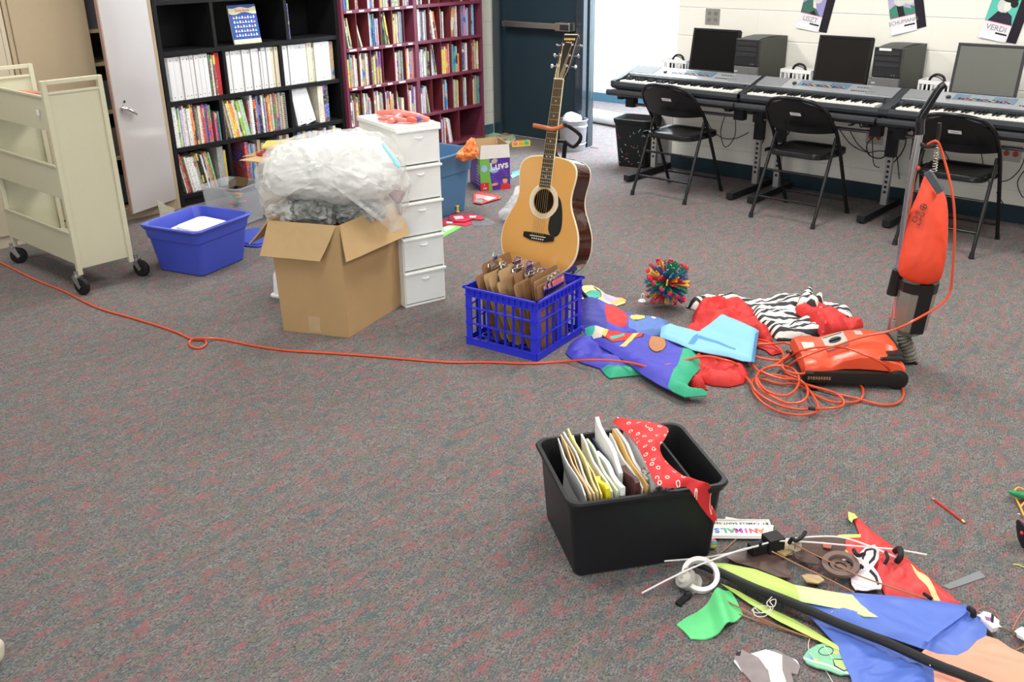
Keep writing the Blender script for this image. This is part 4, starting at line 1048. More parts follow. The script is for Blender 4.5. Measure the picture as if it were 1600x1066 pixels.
    def fw(y): return nutw+(endw-nutw)*(sc-y)/(sc-fe)
    q = MB()
    for i in range(1, 21):
        y = sc*(2**(-i/12)); 
        if y < fe: break
        w = fw(y); q.bx(-w, w, y-.0011, y+.0011, .0072, .0084)
    q.build('frets', nick, fbo)
    q = MB()
    for i in (3, 5, 7, 9, 12, 15, 17):
        y = (sc*2**(-i/12)+sc*2**(-(i-1)/12))/2
        for dx in ((0,) if i != 12 else (-.009, .009)): q.cyl((dx, y, .0072), (dx, y, .0076), .0034, n=12)
    q.build('inlay_dots', mat('pearl', (.8, .8, .75), .3), fbo)
    q = MB(); q.bx(-.0225, .0225, sc, sc+.005, .002, .0105); q.build('nut', cream, e)
    # headstock, tilted back
    Hs = Matrix.Translation((0, sc+.004, .004)) @ Matrix.Rotation(R(-13), 4, 'X')
    hp2 = [(-.0225, 0), (-.030, .03), (-.034, .06), (-.037, .18), (-.034, .188), (.034, .188), (.037, .18), (.034, .06), (.030, .03), (.0225, 0)]
    q = MB(); q.prism(hp2, -.014, 0, 0, Hs); hs = q.build('headstock', mat('headstock_black', (.016, .010, .009), .15, coat=.5), e, bevel=.002)
    q = MB(); q.M = Hs; q.bx(-.032, .032, .186, .190, -.013, .0005); q.build('headstock_edge', cream, hs)
    g = mat('gold_ink', (.7, .5, .12), .4)

    q = MB()
    for i in range(7): q.M = Hs; q.bx(-.026+i*.0078, -.026+i*.0078+.0055, .163+.0005*(i % 3), .172, .0002, .0007)
    for i in range(4): q.M = Hs; q.bx(-.014+i*.0078, -.014+i*.0078+.0055, .152, .156+.001*(i % 2), .0002, .0007)
    q.build('headstock_mark', g, hs)
    for s in (-1, 1):
        for i, y in enumerate((.055, .100, .145)):
            q = MB(); q.M = Hs @ Matrix.Translation((s*.0225, y, 0)); q.cyl((0, 0, 0), (0, 0, .003), .0055, n=14); q.cyl((0, 0, .003), (0, 0, .012), .003, n=10)
            q.cyl((s*.012, 0, -.008), (s*.030, 0, -.008), .0025, n=8)
            tp_ = q.build('tuning_peg', chrome, e, smooth=True)
            q = MB(); q.M = Hs @ Matrix.Translation((s*.0225+s*.036, y, -.008)) @ Matrix.Rotation(R(20+35*i), 4, 'X'); q.sph((0, 0, 0), (.0075, .0095, .0035), 12, 7); q.build('button', chrome, tp_, smooth=True)
    q = MB()
    for i in range(6):
        x0 = -.028+i*.0112; x1 = -.018+i*.0072
        s = -1 if i < 3 else 1; py = (.055, .100, .145)[i if i < 3 else 5-i]
        pk = Hs @ Vector((s*.0225, py, .006))
        q.tube([(x0, -.010, .010), (x0, 0, .0135), (x1, sc+.002, .0110), pk], .0007, 6)
    q.build('strings', mat('bronze_string', (.55, .42, .22), .3, .9, vary=0), e)
    # ---------------- stand
    sm = mat('stand_black', (.015, .015, .017), .35); orp = mat('orange_rubber', (.42, .11, .035), .5)
    Pk = M @ Vector((0, .405, -.012)); base = Vector((Pk.x, Pk.y, 0))+Vector((-.10, .12, 0)); cb = M @ Vector((0, -.12, -.135)); cb.z = max(cb.z, .2)
    s_e = empty('guitar_stand', (base.x, base.y, 0), 0, 'black tripod guitar stand with orange rubber yoke behind the guitar neck', 'stand')
    T = Matrix.Translation((-base.x, -base.y, 0))
    def P(q, n, m, **k): q.v = [T @ v for v in q.v]; return q.build(n, m, s_e, smooth=True, **k)
    back = Pk-Z*.10
    q = MB(); q.cyl(Vector((base.x, base.y, .16)), back, .011, n=14); P(q, 'pole', sm)
    for a_ in (95, 215, 335):
        d = Vector((math.cos(R(a_+41)), math.sin(R(a_+41)), 0)); q = MB(); q.cyl(Vector((base.x, base.y, .20)), Vector((base.x, base.y, .012))+d*.20, .009, n=12); q.sph(Vector((base.x, base.y, .012))+d*.20, .013); P(q, 'leg', sm)
    A2 = (M.to_3x3() @ Vector((1, 0, 0))).normalized()
    # yoke: black tube bow on the right and an orange sleeved arm in front of the neck
    p1 = Pk+A2*.055
    q = MB(); q.tube(catmull([back, back+A2*.05+Vector((0, 0, -.02)), back+A2*.088+Vector((0, 0, .03)), p1+A2*.035+Vector((0, 0, .065)), p1+A2*.01+Z*.01+Vector((0, 0, .072))], 6), .009, 10)
    q.tube(catmull([back, back-A2*.05, Pk-A2*.05-Z*.02], 5), .009, 10); P(q, 'yoke', sm)
    q = MB(); f0 = Pk+Z*.045+Vector((0, 0, .045))
    q.tube(catmull([p1+A2*.015+Vector((0, 0, .072)), f0+A2*.035, f0, f0-A2*.01], 5), .0098, 10); P(q, 'orange_sleeve', orp)
    q = MB(); q.tube(catmull([Pk-A2*.03+Vector((0, 0, .05)), Pk-A2*.06+Z*.0+Vector((0, 0, .052)), Pk-A2*.105+Z*.02+Vector((0, 0, .056))], 5), .0105, 10); P(q, 'orange_sleeve', orp)
    for s in (-1, 1):
        q = MB(); pb_ = M @ Vector((s*.09, -.150, -.115)); pf = M @ Vector((s*.09, -.172, .012))
        q.tube(catmull([Vector((base.x, base.y, .20)), pb_-N_*.03, pf-N_*.012, pf+N_*.02], 6), .008, 10); P(q, 'cradle_arm', sm)
guitar()

# ================================================================== expanding ball toy
def ball():
    C_ = Vector((-2.394, 3.846, .133)); e = empty('expanding_ball', C_-Vector((0, 0, .133)), 0, 'closed up multicoloured spiky expanding ball on the carpet', 'toy ball')
    cols = [('red', (.52, .02, .05)), ('green', (.02, .20, .11)), ('orange', (.70, .20, .03)), ('yellow', (.68, .45, .05)), ('blue', (.03, .11, .28)), ('red2', (.70, .05, .05))]
    n = 96; rr = random.Random(5)
    q = MB(); q.sph((0, 0, .133), .035); q.build('hub', mat('ball_core', (.04, .04, .05), .5), e)
    for i in range(n):
        z = 1-2*(i+.5)/n; t = i*2.39996; d = Vector((math.sqrt(1-z*z)*math.cos(t), math.sqrt(1-z*z)*math.sin(t), z))
        a, b = frame_of(d); nm, c = cols[(1, 0, 4, 1, 2, 1, 0, 4, 1, 3, 4)[i % 11]]
        cap = i % 4 == 0
        q = MB(); r1 = .118 if cap else .108+rr.uniform(-.004, .008)
        if d.z < -.97: r1 = min(r1, .13)
        o = Vector((0, 0, .133))
        tw = rr.uniform(0, 3); a2 = a*math.cos(tw)+b*math.sin(tw); b2 = d.cross(a2)
        for s in (-1, 1): q.bar(o+d*.03+a2*s*.002, o+d*r1+a2*s*.011, .011, .006, b2)
        q.bar(o+d*(r1-.012)-a2*.011, o+d*(r1-.012)+a2*.011, .006, .006)
        sp = q.build('strut', mat('ball_'+nm, c, .35, vary=.1), e)
        if cap:
            q = MB(); q.bar(o+d*(r1-.002), o+d*(r1+.012), .021, .014, b2); q.build('strut_cap', mat('ball_cap_red', (.66, .02, .06), .3), sp, bevel=.002)
ball()
# small white plastic cup-hook by the ball
q = MB(); q.lathe([(0, 0), (.020, 0), (.020, .003), (.014, .010), (.004, .014), (0, .014)], 24); q.tube(catmull([(-.004, 0, .012), (-.004, .0, .035), (0.004, 0, .044), (.012, 0, .036), (.012, 0, .022)], 5), .003, 8)
o = q.build('hook', mat('white_plastic', (.82, .82, .80), .35), None, world=True, smooth=True); o.location = at(1003, 471, 0); tag(o, 'small white plastic hook lying to the left of the multicoloured ball', 'hook')
# ================================================================== nappy carton
def carton():
    A = Vector((-4.752, 5.008, 0)); rz = R(58.6); w = .228; D = .30; h = .235
    e = empty('carton', A, rz, 'open purple and green nappy carton with white torn flap beside the slate blue tub', 'box')
    pu = mat('carton_purple', (.09, .03, .33), .4); gn = mat('carton_green', (.17, .48, .07), .4); rd = mat('carton_red', (.70, .03, .03), .4); wt = mat('carton_white', (.78, .76, .72), .5); kb = mat('kraft_cardboard')
    ora = mat('carton_orange', (.80, .20, .06), .4); bls = mat('carton_sky', (.30, .50, .80), .4); skn = mat('print_skin', (.72, .42, .30), .5); hair = mat('print_hair', (.10, .05, .04), .5); lil_ = mat('carton_lilac', (.32, .22, .60), .4); tr = mat('carton_torn', (.50, .44, .40), .7)
    ms = [pu, gn, rd, wt, ora, bls, skn, hair, lil_, tr]
    F = Matrix(((1, 0, 0, 0), (0, 0, -1, 0), (0, 1, 0, 0), (0, 0, 0, 1)))      # x right, y up, out = -y
    q = MB(); q.bx(0, w, 0, .004, 0, h, 0)
    def P(poly, k, z=.0004): q.prism(poly, z, z+.0003, k, F)
    P([(0, 0), (.062, 0), (.062, h), (0, h)], 1); P([(0, 0), (.064, 0), (.064, .06), (0, .06)], 2, .0008)
    P([(.062, 0), (.092, 0), (.074, .12), (.072, h), (.062, h)], 1, .0006)
    cx, cy = .15, .10
    for i in range(18):
        a0 = R(20*i); P([(cx+.03*math.cos(a0), cy+.03*math.sin(a0)), (cx+.062*math.cos(a0-.03), cy+.062*math.sin(a0-.03)), (cx+.062*math.cos(a0+.03), cy+.062*math.sin(a0+.03))], 8, .0008)
    P([(.105+.035*math.cos(R(a_)), .150+.022*math.sin(R(a_))) for a_ in range(0, 360, 20)], 5, .001)
    P([(.032+.024*math.cos(R(a_)), .165+.026*math.sin(R(a_))) for a_ in range(0, 360, 20)], 5, .001)
    text_mb(q, "Luvs", F @ Matrix.Translation((.145, .178, .0014)) @ Matrix.Rotation(R(6), 4, 'Z'), .078, 3, .0003, bold=.0022)
    P([(.09, .195), (.125, .20), (.135, .225), (.11, .235), (.085, .22)], 9, .0016)
    P([(.085, .03), (.132, .036), (.132, .055), (.085, .050)], 4, .001)
    text_mb(q, 'SIZE', F @ Matrix.Translation((.108, .043, .0012)) @ Matrix.Rotation(R(7), 4, 'Z'), .018, 3, .0003)
    text_mb(q, '1', F @ Matrix.Translation((.03, .043, .0012)), .026, 3, .0003); text_mb(q, '168', F @ Matrix.Translation((.032, .018, .0012)), .020, 3, .0003, bold=.0006)
    P([(.150, 0), (.226, 0), (.226, .03), (.205, .05), (.175, .05), (.155, .03)], 2, .001)
    P([(.188+.019*math.cos(R(a_)), .068+.023*math.sin(R(a_))) for a_ in range(0, 360, 20)], 6, .0013)
    P([(.188+.021*math.cos(R(a_)), .074+.022*math.sin(R(a_))) for a_ in range(10, 171, 20)]+[(.172, .082), (.188, .088), (.204, .082)][::-1], 7, .0016)
    for dx in (-.007, .007): P([(.188+dx+.002*math.cos(R(a_)), .068+.002*math.sin(R(a_))) for a_ in range(0, 360, 60)], 7, .0018)
    P([(.183, .057), (.193, .057), (.188, .054)], 2, .0018)
    q.build('front_panel', ms, e, recalc=False)
    q = MB(); q.bx(0, .004, .004, D, 0, h, 0); q.bx(-.0004, 0, .004, .06, .12, h, 1)
    for i in range(7): q.bx(-.0006, -.0002, .02, .11, .04+i*.022, .044+i*.022, 3)
    q.build('side_panel', ms, e)
    q = MB(); q.bx(w-.004, w, .004, D, 0, h); q.bx(.004, w-.004, D-.004, D, 0, h); q.bx(.004, w-.004, .004, D-.004, 0, .004); q.build('inner_walls', kb, e)
    def fl(pts, name, m):
        q = MB(); flat_panel(q, [Vector(p) for p in pts], .003); return q.build(name, m, e)
    fl([(0, .0, h), (w, .0, h), (w-.004, .004, h+.095), (.012, .004, h+.098)], 'front_flap', wt)
    fl([(w, .004, h), (w, D, h), (w-.01, D-.01, h+.10), (w-.006, .01, h+.095)], 'side_flap', kb)
    fl([(0, D, h), (w, D, h), (w-.01, D+.02, h+.09), (.01, D+.02, h+.09)], 'back_flap', kb)
    fl([(0, .01, h), (0, D, h), (-.07, D-.05, h+.045), (-.075, .03, h+.04)], 'side_flap', gn)
carton()
# red books inside, magazines and packets on the floor behind it
def flat_item(name, px_, z, th, m, label, cat, group=None, wav=0., patches=(), step=.02):
    """flat thing lying at height z, outline given where it lies"""
    pts = [at(x, y, z) for x, y in px_]; q = MB()
    c = sum((Vector(p) for p in pts), Vector())/len(pts)
    ph = [(pxs(pp, z), k) for pp, k in patches]
    sheet(q, pts, lambda x, y, d: z+th+(wav*abs(noise.noise(Vector((x*14, y*14, z*9)))) if wav else 0), step, ph)
    o = q.build(name, m, None, smooth=True); 
    md = o.modifiers.new('solid', 'SOLIDIFY'); md.thickness = th; md.offset = -1
    md = o.modifiers.new('split', 'EDGE_SPLIT'); md.split_angle = R(50)
    return tag(o, label, cat, group)
wht = mat('white_paper')
flat_item('magazine', [(752, 211), (775, 207), (800, 209), (805, 216), (797, 222), (770, 222), (756, 218)], 0, .012, [cov('q', 1), cov('w', 1)], 'pile edge magazine with pale green cover lying behind the nappy carton', 'magazine', wav=.01)
flat_item('magazine', [(765, 212), (798, 211), (806, 217), (800, 226), (775, 224)], .0, .006, cov('w', 2), 'white magazine lying under the pale green one behind the nappy carton', 'magazine')
q = MB(); p = at(813, 228, 0)
F = Matrix.Translation(p) @ Matrix.Rotation(R(58), 4, 'Z')
q.M = F; q.bx(-.085, .085, -.03, .03, 0, .045); 
for i, k in enumerate((1, 2, 3)): q.bx(-.075+i*.052, -.035+i*.052, -.031, -.0302, .014, .040, k); q.bx(-.075+i*.052, -.035+i*.052, -.03, .02, .0451, .0456, k)
tag(q.build('packet', [mat('packet_yellow', (.85, .66, .05), .4), mat('packet_pink', (.85, .18, .28), .4), mat('packet_orange', (.85, .35, .12), .4), mat('packet_green', (.08, .5, .28), .4)], None), 'yellow packet with pink, orange and green squares on the carpet behind the carton', 'packet')
q = MB(); F = Matrix.Translation((-4.87, 5.20, .235)) @ Matrix.Rotation(R(58.6), 4, 'Z')
flat_item('coupon', [(800, 270), (812, 266), (815, 270), (800, 277)], 0, .004, mat('teal_paper', (.10, .48, .55), .4), 'small teal plastic strip beside the nappy carton', 'packet')
flat_item('coupon', [(798, 274), (808, 270), (812, 273), (800, 279)], .004, .003, mat('cyan_paper', (.30, .65, .75), .4), 'small pale cyan strip on the teal one beside the nappy carton', 'packet')
flat_item('comic_book', [(740, 305), (748, 302), (783, 309), (782, 312), (752, 321), (740, 319)], 0, .006, [cov('r', 2), mat('comic_pink', (.80, .35, .35), .5), cov('w', 2), cov('a', 2)], 'red and pink picture book lying on the carpet beside the slate blue tub', 'book', wav=.004,
          patches=(([(743, 306), (758, 308), (760, 313), (744, 313)], 1), ([(760, 309), (776, 311), (764, 316), (756, 314)], 2), ([(744, 314), (756, 316), (752, 319), (742, 317)], 3)))
flat_item('flower_cutout', [(690, 346), (698, 342), (706, 345), (716, 343), (735, 345), (738, 350), (728, 354), (722, 353), (712, 352), (702, 353), (692, 352)], .0, .004, [mat('cut_red', (.62, .03, .07), .4), mat('cut_white', (.85, .80, .78), .4)], 'red foam cutout with white ring lying nearest the drawer tower', 'cutout', patches=(([(697, 347), (708, 346), (707, 350), (698, 350)], 1),))
flat_item('flower_cutout', [(701, 344), (703, 337), (716, 335), (735, 335), (752, 338), (757, 342), (752, 344), (738, 343), (727, 347), (712, 347)], .008, .004, [mat('cut_red'), mat('cut_white')], 'red foam cutout with white swirl on top of the others', 'cutout', patches=(([(708, 339), (722, 338), (725, 342), (712, 344)], 1), ([(733, 338), (745, 338), (743, 341), (734, 341)], 1)))
flat_item('paper_card', [(690, 357), (703, 352), (722, 355), (710, 362), (700, 367), (691, 372)], 0, .004, [mat('card_green', (.20, .55, .12), .5), mat('card_white', (.8, .82, .8), .5)], 'green and white cards lying beside the drawer tower', 'card', patches=(([(692, 357), (702, 354), (712, 356), (696, 363)], 1),))
q = MB(); pp = at(715, 334, .0); q.M = Matrix.Translation(pp); q.cyl((0, 0, .014), (0, 0, .05), .008, n=12); q.cyl((0, 0, .05), (0, 0, .055), .013, n=14); q.cyl((0, 0, .012), (0, 0, .017), .014, n=14)
tag(q.build('yellow_peg', mat('peg_yellow', (.8, .6, .08), .4), None, smooth=True), 'small yellow peg standing on the red cutouts by the slate blue tub', 'toy')
flat_item('zip_bag', [(735, 346), (762, 342), (774, 350), (768, 353), (740, 354)], 0, .004, mat('clear_plastic'), 'flat clear zip bag lying to the right of the red cutouts', 'bag')
q = MB(); blob(q, [(778, 337), (781, 330), (790, 320), (800, 305), (806, 292), (815, 297), (818, 320), (810, 335), (798, 341), (785, 342)], at(790, 338, .04), .05, amp=.014, fr=22, zmin=.002)
tag(q.build('plastic_bag', mat('crinkled_film', (.68, .70, .74), .14, alpha=.55, vary=.2, scale=40, bump=1., bscale=40), None, smooth=True), 'crumpled clear plastic bag on the carpet left of the guitar', 'bag')
# ================================================================== waste bins and things in the doorway
def bucket():
    c = at(886, 236, 0); e = empty('metal_bucket', (c.x+.0, c.y+.08, 0), 0, 'galvanised round waste bucket with a white liner, in front of the dark door', 'bin')
    q = MB(); q.lathe([(0, 0), (.105, 0), (.108, .01), (.120, .20), (.122, .21), (.124, .255), (.130, .262), (.127, .268), (.120, .262), (.104, .01), (0, .008)], 40)
    for z in (.205, .215, .06): q.lathe([(.1215+(z-.2)*.06, z-.004), (.1265+(z-.2)*.06, z), (.1215+(z-.2)*.06, z+.004)], 40)
    q.build('body', mat('galvanised', (.46, .47, .50), .35, .65, vary=.15, scale=25), e, smooth=True)
    return c
bc_ = bucket()
q = MB()
q.sph((bc_.x-.01, bc_.y+.08, .262), (.09, .08, .055), 24, 14)
q.v = [v+Vector((0, 0, 1))*.018*noise.noise(v*30)+Vector((1, 0, 0))*.01*noise.noise(v*25) for v in q.v]
tag(q.build('bin_liner', mat('white_liner', (.82, .80, .84), .5, bump=.4, bscale=60), None, smooth=True), 'crumpled white liner in the galvanised bucket', 'bag')
def speckled_bin():
    e = empty('waste_bin', (-4.36, 6.44, 0), R(12), 'black speckled rectangular waste bin at the left end of the desks', 'bin')
    q = tote_mb(w=.24, l=.20, W=.32, L=.27, h=.385, r=.03, rim=.008, t=.004); q.build('bin_body', mat('bin_black', (.015, .016, .018), .35), e, smooth=True)
    rr = random.Random(2)
    cs = [mat('fleck_red', (.5, .05, .05), .5), mat('fleck_green', (.05, .35, .22), .5), mat('fleck_grey', (.5, .5, .5), .5)]
    q = MB()
    for i in range(60):
        s = rr.choice((0, 1)); u = rr.uniform(-.8, .8); z = rr.uniform(.03, .34); f = z/.385
        if s == 0: p = Vector((u*(.12+.04*f), -(.10+.035*f)-.0062, z)); n = Vector((0, -1, 0)); tx = Vector((1, 0, 0))
        else: p = Vector(((.12+.04*f)+.0062, u*(.10+.035*f), z)); n = Vector((1, 0, 0)); tx = Vector((0, 1, 0))
        d = rr.uniform(-.6, .6); l = rr.uniform(.004, .011); dv = tx*math.cos(d*3)*l+Vector((0, 0, 1))*math.sin(d*3)*l
        q.bar(p-dv, p+dv, .004, .0015, n, rr.randint(0, 2))
    q.build('flecks', cs, e)
speckled_bin()
q = MB(); a0 = Vector((-6.6, 7.90, .066)); a1 = Vector((-4.6, 7.62, .066)); q.cyl(a0, a1, .066, n=36); q.cyl(a0, a1+Vector((.02, 0, 0)), .03, n=16)
tag(q.build('paper_roll', mat('roll_white', (.85, .85, .86), .5), None, smooth=True), 'long white paper roll lying on the corridor carpet beyond the doorway', 'roll')
q = MB(); q.bx(-.17, .06, -.10, .10, 0, .50)
o = q.build('pale_box', mat('pale_box_grey', (.60, .59, .57), .5), None, world=True, bevel=.004); o.location = (-4.19, 6.70, 0); o.rotation_euler = (0, 0, R(-3)); tag(o, 'pale tall box standing by the end of the block wall behind the speckled bin', 'box')
q = MB()
for i in range(7): q.tube(catmull([(i*.012, 0, 0.004), (i*.012+.006, .012*(-1)**i, .006), (i*.012+.012, 0, .004)], 4), .0016, 6)
o = q.build('wire_scrap', mat('black_wire', (.02, .02, .02), .4), None, world=True); o.location = at(922, 231, 0); tag(o, 'tiny black wire scrap on the carpet at the foot of the door post', 'scrap')
# ================================================================== music workstations along the back wall
GY = Matrix(((0, 0, 1, 0), (1, 0, 0, 0), (0, 1, 0, 0), (0, 0, 0, 1)))        # poly (y, z), extruded along x
dkm = mat('desk_laminate', (.06, .062, .068), .35, vary=.15, scale=80); dke = mat('desk_edge', (.035, .037, .042), .3); stl = mat('desk_black_steel', (.018, .018, .02), .4); slv = mat('leg_silver', (.42, .42, .42), .35, .6)
def desk(x0, x1, label):
    e = empty('desk', ((x0+x1)/2, 6.13, 0), 0, label, 'desk', 'desks along the back wall')
    w = (x1-x0)/2
    q = MB(); q.bx(-w, w, -.385, .40, .672, .70); q.build('worktop', dkm, e, bevel=.004)
    q = MB(); prof = [(-.385+.0, .66), (-.40, .665), (-.41, .68), (-.407, .695), (-.395, .703), (-.385, .703)]
    q.prism(prof, -w, w, 0, GY); q.build('front_edge', dke, e, smooth=True)
    for s in (-1, 1):
        x = s*(w-.075)
        q = MB(); q.bx(x-.026, x+.026, -.22, .36, .008, .052); q.build('foot', stl, e, bevel=.003)
        for yy in (-.19, .33):
            q = MB(); q.cyl((x, yy, 0), (x, yy, .01), .016, n=14); q.build('glide', stl, e)
        q = MB(); q.bx(x-.034, x+.034, .125, .175, .37, .672); q.build('leg_sleeve', stl, e, bevel=.003)
        q = MB(); q.bx(x-.021, x+.021, .132, .168, .05, .375); lg = q.build('leg', slv, e, bevel=.002)
        q = MB()
        for k in range(7): q.bx(x-.008, x+.010, .1305, .134, .13+k*.034, .147+k*.034)
        q.build('height_slots', mat('slot_dark', (.02, .02, .02), .6), lg)
        q = MB(); q.bx(x-.02, x+.02, -.34, .34, .63, .672); q.build('bracket', stl, e)
    q = MB(); q.bx(-w+.08, w-.08, .13, .16, .56, .62); q.build('crossbar', stl, e)
    q = MB(); q.cyl((-w+.05, -.17, .575), (w-.05, -.17, .575), .011, n=12); q.build('front_rail', mat('rail_grey', (.20, .20, .21), .3, .7), e, smooth=True)
    for s in (-1, 1):
        q = MB(); q.bx(s*(w-.065)-.035, s*(w-.065)+.035, -.20, -.14, .555, .672); q.build('rail_hanger', stl, e)
    q = MB(); q.bx(.12, .32, -.08, .10, .60, .672); q.build('power_box', stl, e, bevel=.004)
    return e
desk(-4.16, -3.135, 'black desk with height-adjustable legs nearest the doorway, speckled bin in front of it')
desk(-3.12, -2.19, 'black desk with height-adjustable legs in the middle of the back wall row')
desk(-2.175, -1.19, 'black desk with height-adjustable legs at the right end of the row, behind the vacuum')
def keyboard():
    e = empty('electronic_keyboard', (0, 0, 0)); W = .465
    dk = mat('kb_dark', (.035, .040, .045), .35, vary=.08); sv = mat('kb_silver', (.34, .36, .39), .3, .35, vary=.04); gr = mat('kb_speaker', (.19, .20, .21), .6, bump=.5, bscale=500)
    q = MB(); q.prism([(0, .012), (-.006, .03), (0, .052), (.008, .056), (.012, .046), (.145, .048), (.145, .075), (.185, .088), (.33, .128), (.345, .12), (.35, .02), (.33, 0), (.02, 0)], -W, W, 0, GY)
    q.build('case', dk, e, bevel=.002)
    for s in (-1, 1):
        q = MB(); pr = [(-.004, .02), (-.004, .058), (.03, .066), (.10, .074), (.16, .090), (.24, .114), (.32, .136), (.345, .132), (.352, .03), (.33, .004), (.02, .004)]
        q.prism(pr, W-.002 if s > 0 else -W-.032, W+.032 if s > 0 else -W+.002, 0, GY)
        ins = q.build('end_cheek', dk, e, bevel=.006)
    # top control panel, following the slope
    A = math.atan2(.128-.088, .33-.185); P0 = Matrix.Translation((0, .185, .0885)) @ Matrix.Rotation(A, 4, 'X')
    q = MB(); q.M = P0; q.bx(-W-.02, W+.02, -.002, .152, 0, .006); cp = q.build('control_panel', sv, e, bevel=.002)
    for s in (-1, 1):
        q = MB(); q.M = P0; q.bx(s*(W-.085)-.095, s*(W-.085)+.095, .018, .145, .006, .0085); q.build('speaker_grille', gr, e)
    q = MB(); q.M = P0; q.bx(-.19, .15, .055, .135, .0062, .008, 0); q.bx(-.10, .03, .085, .125, .008, .0105, 1)
    q.build('display', [mat('kb_blue_panel', (.10, .17, .25), .25), mat('kb_lcd', (.16, .24, .30), .1)], cp)
    q = MB(); q.M = P0
    rr = random.Random(4)
    for j in range(2):
        for i in range(14): q.bx(-.16+i*.021, -.146+i*.021, .062+j*.012, .070+j*.012, .008, .0105, (0, 0, 1, 0, 2)[(i+j) % 5])
    for i in range(10): q.bx(.18+i*.016, .19+i*.016, .045, .052, .006, .009, 0)
    for i in range(6): q.bx(.20+i*.02, .213+i*.02, .10, .108, .006, .008, 0)
    q.build('buttons', [mat('kb_btn_dark', (.03, .03, .035), .4), mat('kb_btn_red', (.55, .05, .03), .4), mat('kb_btn_orange', (.75, .3, .03), .4)], cp)
    q = MB(); q.M = P0; q.cyl((-.215, .07, .006), (-.215, .07, .017), .014, n=20); q.build('dial', mat('kb_btn_dark'), cp, smooth=True)
    q = MB(); q.bx(-W+.03, W-.03, .14, .185, .074, .0885); q.build('key_cover_strip', dk, e)
    # keys
    wk = mat('key_white', (.82, .80, .74), .25, vary=0); bk = mat('key_black', (.012, .012, .013), .2, vary=0)
    n = 36; x0 = -W+.035; st = (2*W-.07)/n
    proto = None; pb = None
    for i in range(n):
        if proto is None:
            q = MB(); q.bx(0, st-.0012, .016, .142, .046, .064); proto = q.build('white_key', wk, e, bevel=.0012); proto.location = (x0, 0, 0)
        else:
            c = proto.copy(); COL.objects.link(c); c.location = (x0+i*st, 0, 0)
        if i % 7 in (0, 1, 3, 4, 5) and i < n-1:
            if pb is None:
                q = MB(); q._add([(-.0055, .060, .062), (.0055, .060, .062), (.0055, .142, .062), (-.0055, .142, .062), (-.004, .066, .075), (.004, .066, .075), (.004, .142, .076), (-.004, .142, .076)], [(3, 2, 1, 0), (4, 5, 6, 7), (0, 1, 5, 4), (1, 2, 6, 5), (2, 3, 7, 6), (3, 0, 4, 7)])
                pb = q.build('black_key', bk, e); pb.location = (x0+(i+1)*st, 0, 0)
            else:
                c = pb.copy(); COL.objects.link(c); c.location = (x0+(i+1)*st, 0, 0)
    return e
kb = keyboard()
K_ = [(-3.625, 5.765, .702, 1.06, 'grey electronic keyboard on the desk nearest the doorway, black screen behind it'),
      (-2.645, 5.765, .702, .985, 'grey electronic keyboard on the middle desk of the back wall row'),
      (-1.665, 5.765, .702, 1.0, 'grey electronic keyboard on the right desk, half behind the vacuum handle')]
for i, (x, y, z, sx, lb) in enumerate(K_):
    o = kb if i == 0 else copy_tree(kb)
    o.location = (x, y, z); o.scale = (sx, 1, 1.0); tag(o, lb, 'keyboard', 'keyboards along the back wall')
def monitor(x, w, screen, label, y=6.24):
    e = empty('monitor', (x, y+.06, .702), 0, label, 'monitor', 'monitors along the back wall')
    fr = mat('monitor_black', (.012, .012, .013), .4) if screen != 2 else mat('monitor_grey', (.045, .042, .046), .35)
    T_ = Matrix.Translation((0, -.06, .105)) @ Matrix.Rotation(R(-9), 4, 'X'); h = .30
    q = MB(); q.M = T_; b = .016
    for a in ((-w/2, w/2, 0, .018, 0, b), (-w/2, w/2, 0, .018, h-b, h), (-w/2, -w/2+b, 0, .018, b, h-b), (w/2-b, w/2, 0, .018, b, h-b)): q.bx(*a)
    q.bx(-w/2+.006, w/2-.006, .010, .045, .006, h-.006); q.build('bezel', fr, e, bevel=.003)
    q = MB(); q.M = T_; q.bx(-w/2+b, w/2-b, .004, .008, b, h-b)
    q.build('screen', (mat('screen_black', (.006, .006, .006), .5, vary=0, spec=.08), mat('screen_brown', (.012, .010, .009), .5, vary=0, spec=.1), mat('screen_reflection_grey', (.125, .13, .115), .30, vary=.05, scale=3))[screen], e)  # third screen: glass coloured grey to stand for a reflection
    q = MB(); q.bx(-.045, .045, .0, .03, .012, .20); q.build('stand_neck', fr, e, bevel=.004)
    q = MB(); q.loft([[(x_, y_+.02, z_) for x_, y_ in rrect(.24*s, .18*s, .03)] for z_, s in ((0, 1), (.008, 1), (.014, .85))]); q.build('stand_base', fr, e)
monitor(-3.615, .375, 0, 'black flat monitor, nearest the doorway, under the outlet plate')
monitor(-2.66, .365, 1, 'black flat monitor on the middle desk, under the lavender poster')
monitor(-1.765, .385, 2, 'dark framed monitor with reflection-greyed screen on the right desk, under the turquoise poster')
